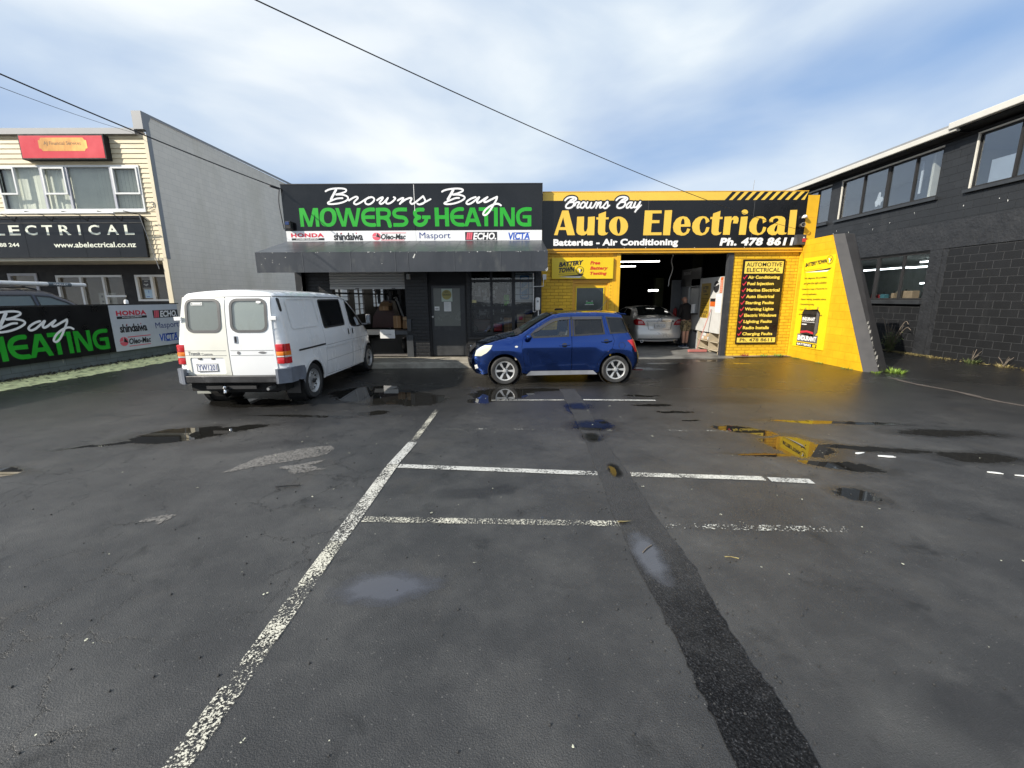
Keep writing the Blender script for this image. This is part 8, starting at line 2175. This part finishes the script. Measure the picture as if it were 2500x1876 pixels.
# ================================================================ OVERHEAD WIRES
def wire(name, label, p, q_, sag, r):
    p = Vector(p); q_ = Vector(q_); pts = []
    for k in range(41):
        t = k / 40; v = p.lerp(q_, t); v.z -= sag * 4 * t * (1 - t); pts.append(v)
    t = thing(name, label, 'cable', pts[20])
    MB().tube(pts, r, 6).build('strand', bpy.data.materials['cable_black'], t, smooth='all')
    return t
mat('cable_black', (.02, .018, .02), rough=.6)
def beyond(a, b, k):
    a = Vector(a); b = Vector(b); return b + (b - a) * k
E1 = (-6.15, 12.42, 4.74)
w1 = wire('service_cable', 'thick dark cable sweeping down to the left end of the black sign', E1, beyond(E1, (-8.37, 8.0, 5.70), 1.2), .22, .0125)
mb = MB(); mb.tube([(-6.3, 12.15, 4.76), (-6.18, 12.38, 4.74)], [.035, .03], 8); mb.tube(catmull([(-6.18, 12.38, 4.74), (-6.24, 12.4, 4.4), (-6.22, 12.42, 4.0), (-6.20, 12.45, 3.7)], 5), .012, 6); mb.build('cable_clamp', bpy.data.materials['cable_black'], w1)
E2 = (8.32, 12.62, 3.66)
wire('overhead_wire', 'long thin wire crossing the sky down to the striped end of the workshop sign', E2, beyond(E2, (-1.72, 4.0, 4.34), .45), .34, .0052)
E3 = (-12.25, 15.3, 7.18)
wire('overhead_wire', 'faint thin wire running to the roof corner of the cream office', E3, beyond(E3, (-8.45, 8.0, 5.42), .8), .12, .005)

# ================================================================ WEEDS, BRUSH AND LITTER
def leaf_mat(name, a, b):
    m, t, p, o = new_mat(name)
    tc = N(t, 'ShaderNodeTexCoord'); n = N(t, 'ShaderNodeTexNoise', i_Scale=30.0, i_Detail=2.0); t.links.new(tc.outputs['Object'], n.inputs['Vector'])
    r = ramp(t, [(.35, a), (.65, b)]); t.links.new(n.outputs['Fac'], r.inputs[0]); t.links.new(r.outputs[0], p.inputs['Base Color'])
    p.inputs['Roughness'].default_value = .6
    return m
m_weed = leaf_mat('fresh_green_leaf', (.10, .20, .02), (.26, .36, .06))
m_dryg = leaf_mat('dry_leaf', (.16, .12, .05), (.30, .25, .10))
m_shrub = leaf_mat('dull_green_leaf', (.04, .07, .02), (.13, .15, .05))
m_redl = leaf_mat('red_leaf', (.22, .03, .03), (.36, .10, .06))
m_twig = mat('grey_twig', (.16, .13, .10), rough=.8, var=.3)


def blade(mb, p, d, L, w, droop):
    p = Vector(p); d = Vector(d).normalized(); s = d.cross(Vector((random.uniform(-.3, .3), random.uniform(-.3, .3), 1))).normalized() * w
    a = p; prev = (a - s * .5, a + s * .5); n = 3
    for k in range(1, n + 1):
        t = k / n; c = p + d * L * t + Vector((0, 0, -droop * L * t * t)); ww = s * (.55 * (1 - t) + .02) * (1.6 if k == 1 else 1)
        cur = (c - ww, c + ww); mb.quad(prev[0], prev[1], cur[1], cur[0]); prev = cur


def tuft(name, label, x, y, n, h, spread, m, group=None, twigs=0, w=.012, z=0):
    t = thing(name, label, 'weed' if name != 'shrub' else 'shrub', (x, y, z), group=group)
    mb = MB()
    for k in range(n):
        a = random.uniform(0, 2 * math.pi); r = spread * math.sqrt(random.random()) * .6
        blade(mb, (x + r * math.cos(a), y + r * math.sin(a), z), (math.cos(a) * random.uniform(.2, 1.0), math.sin(a) * random.uniform(.2, 1.0), random.uniform(.5, 1.3)), h * random.uniform(.5, 1.15), w * random.uniform(.7, 1.5), random.uniform(.1, .6))
    mb.build('leaves', m, t)
    if twigs:
        q = MB()
        for k in range(twigs):
            a = random.uniform(0, 2 * math.pi); hh = h * random.uniform(.9, 1.7)
            q.tube(catmull([(x, y, z), (x + .15 * hh * math.cos(a), y + .15 * hh * math.sin(a), z + hh * .5), (x + .5 * hh * math.cos(a), y + .5 * hh * math.sin(a), z + hh)], 4), .006, 5)
        q.build('twigs', m_twig, t)
    return t


random.seed(77)
tuft('weed', 'bright green weed clump at the foot of the dark sloping wall end', 9.15, 9.72, 90, .20, .30, m_weed, w=.02)
tuft('weed', 'flat green weeds along the left corner of the dark sloping wall end', 8.72, 9.74, 60, .09, .25, m_weed, w=.016)
for k, (x, y, lab) in enumerate([(8.47, 10.3, 'thin green weeds at the base of the yellow wing wall near its dark end'), (8.46, 11.2, 'pale green weeds at the base of the yellow wing wall below the poster'), (8.44, 12.1, 'short green weeds at the base of the yellow wing wall near the corner')]):
    tuft('weed', lab, x, y, 26, .07, .22, m_weed)
tuft('weed', 'green weed tuft below the right edge of the service board', 8.2, 12.58, 60, .16, .18, m_weed)
tuft('weed', 'smaller green weed tuft below the middle of the service board', 7.75, 12.60, 45, .12, .15, m_weed)
tuft('weed', 'small red leaved weed at the foot of the yellow brick pier', 7.17, 12.6, 55, .14, .12, m_redl, w=.018)
# scruffy shrub against the black building
sx, sy = 12.32, 13.45
t = thing('shrub', 'scruffy green shrub with bare twigs against the black block wall', 'shrub', (sx, sy, 0))
q = MB(); L_ = MB()
for k in range(34):
    a = random.uniform(0, 2 * math.pi); hh = random.uniform(.35, .95); rr = random.uniform(.05, .34)
    ex, ey = sx + rr * math.cos(a) * .8, sy + rr * math.sin(a)
    ex = min(ex, 12.54)
    q.tube([(sx, sy, 0), ((sx + ex) / 2, (sy + ey) / 2, hh * .6), (ex, ey, hh)], .005, 4)
    for j in range(26):
        f = random.uniform(.1, .8); p = Vector((sx, sy, 0)).lerp(Vector((ex, ey, hh)), f) + Vector((random.uniform(-.08, .08), random.uniform(-.08, .08), random.uniform(-.05, .05)))
        if p.z > .62 and random.random() < .8: continue
        if p.x > 12.56: continue
        blade(L_, p, (random.uniform(-1, 1), random.uniform(-1, 1), random.uniform(-.3, 1)), random.uniform(.04, .085), .022, .3)
for (dx, dy, hh) in ((-.05, .32, 1.05), (.1, -.3, .98), (.05, -.42, .8)):
    q.tube(catmull([(sx, sy, 0), (sx + dx * .4, sy + dy * .5, hh * .6), (sx + dx, sy + dy, hh), (sx + dx, sy + dy * 1.4, hh * .92)], 4), .009, 5)
q.build('twigs', m_twig, t); L_.build('leaves', m_shrub, t)
tuft('weed', 'olive weed clump by the black wall, nearest the shrub', 12.42, 11.05, 70, .22, .2, m_shrub, twigs=4, w=.018)
tuft('weed', 'dry brown weed clump by the black wall between two others', 12.42, 10.30, 50, .18, .2, m_dryg, twigs=5)
tuft('weed', 'twiggy dry weed clump at the right edge of the picture by the black wall', 12.40, 9.72, 50, .22, .25, m_dryg, twigs=8)
tuft('weed', 'low yellowing grass at the foot of the black wall pilaster', 12.45, 12.0, 70, .10, .45, m_dryg)
# drift of dry leaves along the black wall
mb = MB()
for k in range(900):
    y = random.gauss(12.9, .5) if k < 520 else random.uniform(9.2, 15); x = 12.58 - abs(random.gauss(0, .16 if k < 520 else .09)); s = random.uniform(.012, .05)
    a = random.uniform(0, math.pi); c, d = math.cos(a) * s, math.sin(a) * s; z = random.uniform(.004, .03)
    mb.quad((x - c, y - d, z), (x + d * .3, y - c * .3, z + random.uniform(-.003, .012)), (x + c, y + d, z), (x - d * .3, y + c * .3, z + random.uniform(-.003, .012)))
mb.build('dry_leaf_litter', m_dryg, kind='stuff', label='drift of dry brown leaves along the foot of the black wall', cat='leaf litter')
# pale petals and scraps over the car park
mb = MB()
m_pet = mat('pale_petal', (.62, .62, .48), rough=.6, var=.15)
for k in range(210):
    x = random.uniform(-4.5, 5.5); y = random.uniform(1.2, 9.5); s = random.choice([.002, .0025, .003, .004, .006])
    for j in range(random.choice([1, 1, 1, 2, 3])):
        a = random.uniform(0, 6.28); ox, oy = random.uniform(-.012, .012), random.uniform(-.012, .012)
        mb.sheet([blob(x + ox, y + oy, s * random.uniform(.8, 1.6), s, 6, .3, a)], [], lambda p, r: (p, r, .0095))
mb.build('petal_litter', m_pet, kind='stuff', label='pale petals and grit scattered over the asphalt', cat='petals')
mb = MB()
for k in range(420):
    x = random.uniform(-4.5, 5.0); y = random.uniform(1.2, 7.0) if k < 250 else random.uniform(1.2, 3.2); s = random.uniform(.003, .008)
    if k >= 330: x = random.choice([.86, 1.24]) + random.gauss(0, .06); y = random.uniform(1.2, 4)
    mb.ball((x, y, .004), s, s, s * .8, 6, 4)
mb.build('grit', mat('dark_grit', (.03, .03, .03), rough=.8, var=.5, vs=40), kind='stuff', label='dark grit scattered on the asphalt', cat='grit')
def scrap(name, label, pts, m, z=.006, h=.006):
    t = thing(name, label, name.split('_')[-1], (pts[0][0], pts[0][1], 0)); q = MB(); q.prism(pts, lambda a, b: (a, b, z), (0, 0, h)); q.build('scrap', m, t); return t
scrap('paper_scrap', 'long white scrap on the wet ground right of the yellow reflection', blob(4.28, 4.47, .10, .022, 9, .3, -.15), m_paper)
scrap('paper_scrap', 'white scrap nearest the yellow puddle on the right', blob(4.07, 4.58, .05, .022, 8, .4, .2), m_paper)
scrap('paper_scrap', 'left one of two white scraps far right of the parking lines', blob(4.98, 4.0, .07, .014, 8, .3, -.4), m_paper)
scrap('paper_scrap', 'right one of two white scraps far right of the parking lines', blob(5.22, 3.9, .10, .018, 8, .3, -.3), m_paper)
for x, y, L, a, lab, r in ((1.0, 2.74, .13, .75, 'thin dark twig lying in the trench puddle', .004), (-2.16, 3.86, .22, .18, 'short dark stick left of the long white line', .008), (1.55, 2.62, .09, -.25, 'pale straw right of the trench strip', .004)):
    t = thing('twig', lab, 'twig', (x, y, .01)); q = MB(); q.tube([(x - L / 2 * math.cos(a), y - L / 2 * math.sin(a), .014), (x, y + .006, .016), (x + L / 2 * math.cos(a), y + L / 2 * math.sin(a), .014)], r, 6); q.build('stem', m_twig if r < .008 and L > .1 else m_trimb if r >= .008 else m_dryg, t)
t = thing('leaf', 'single curled tan leaf at the end of the worn painted line', 'leaf', (.93, 3.12, .01)); q = MB(); random.seed(2)
blade(q, (.88, 3.12, .012), (1, -.1, .1), .12, .04, .0); q.build('blade', m_dryg, t)
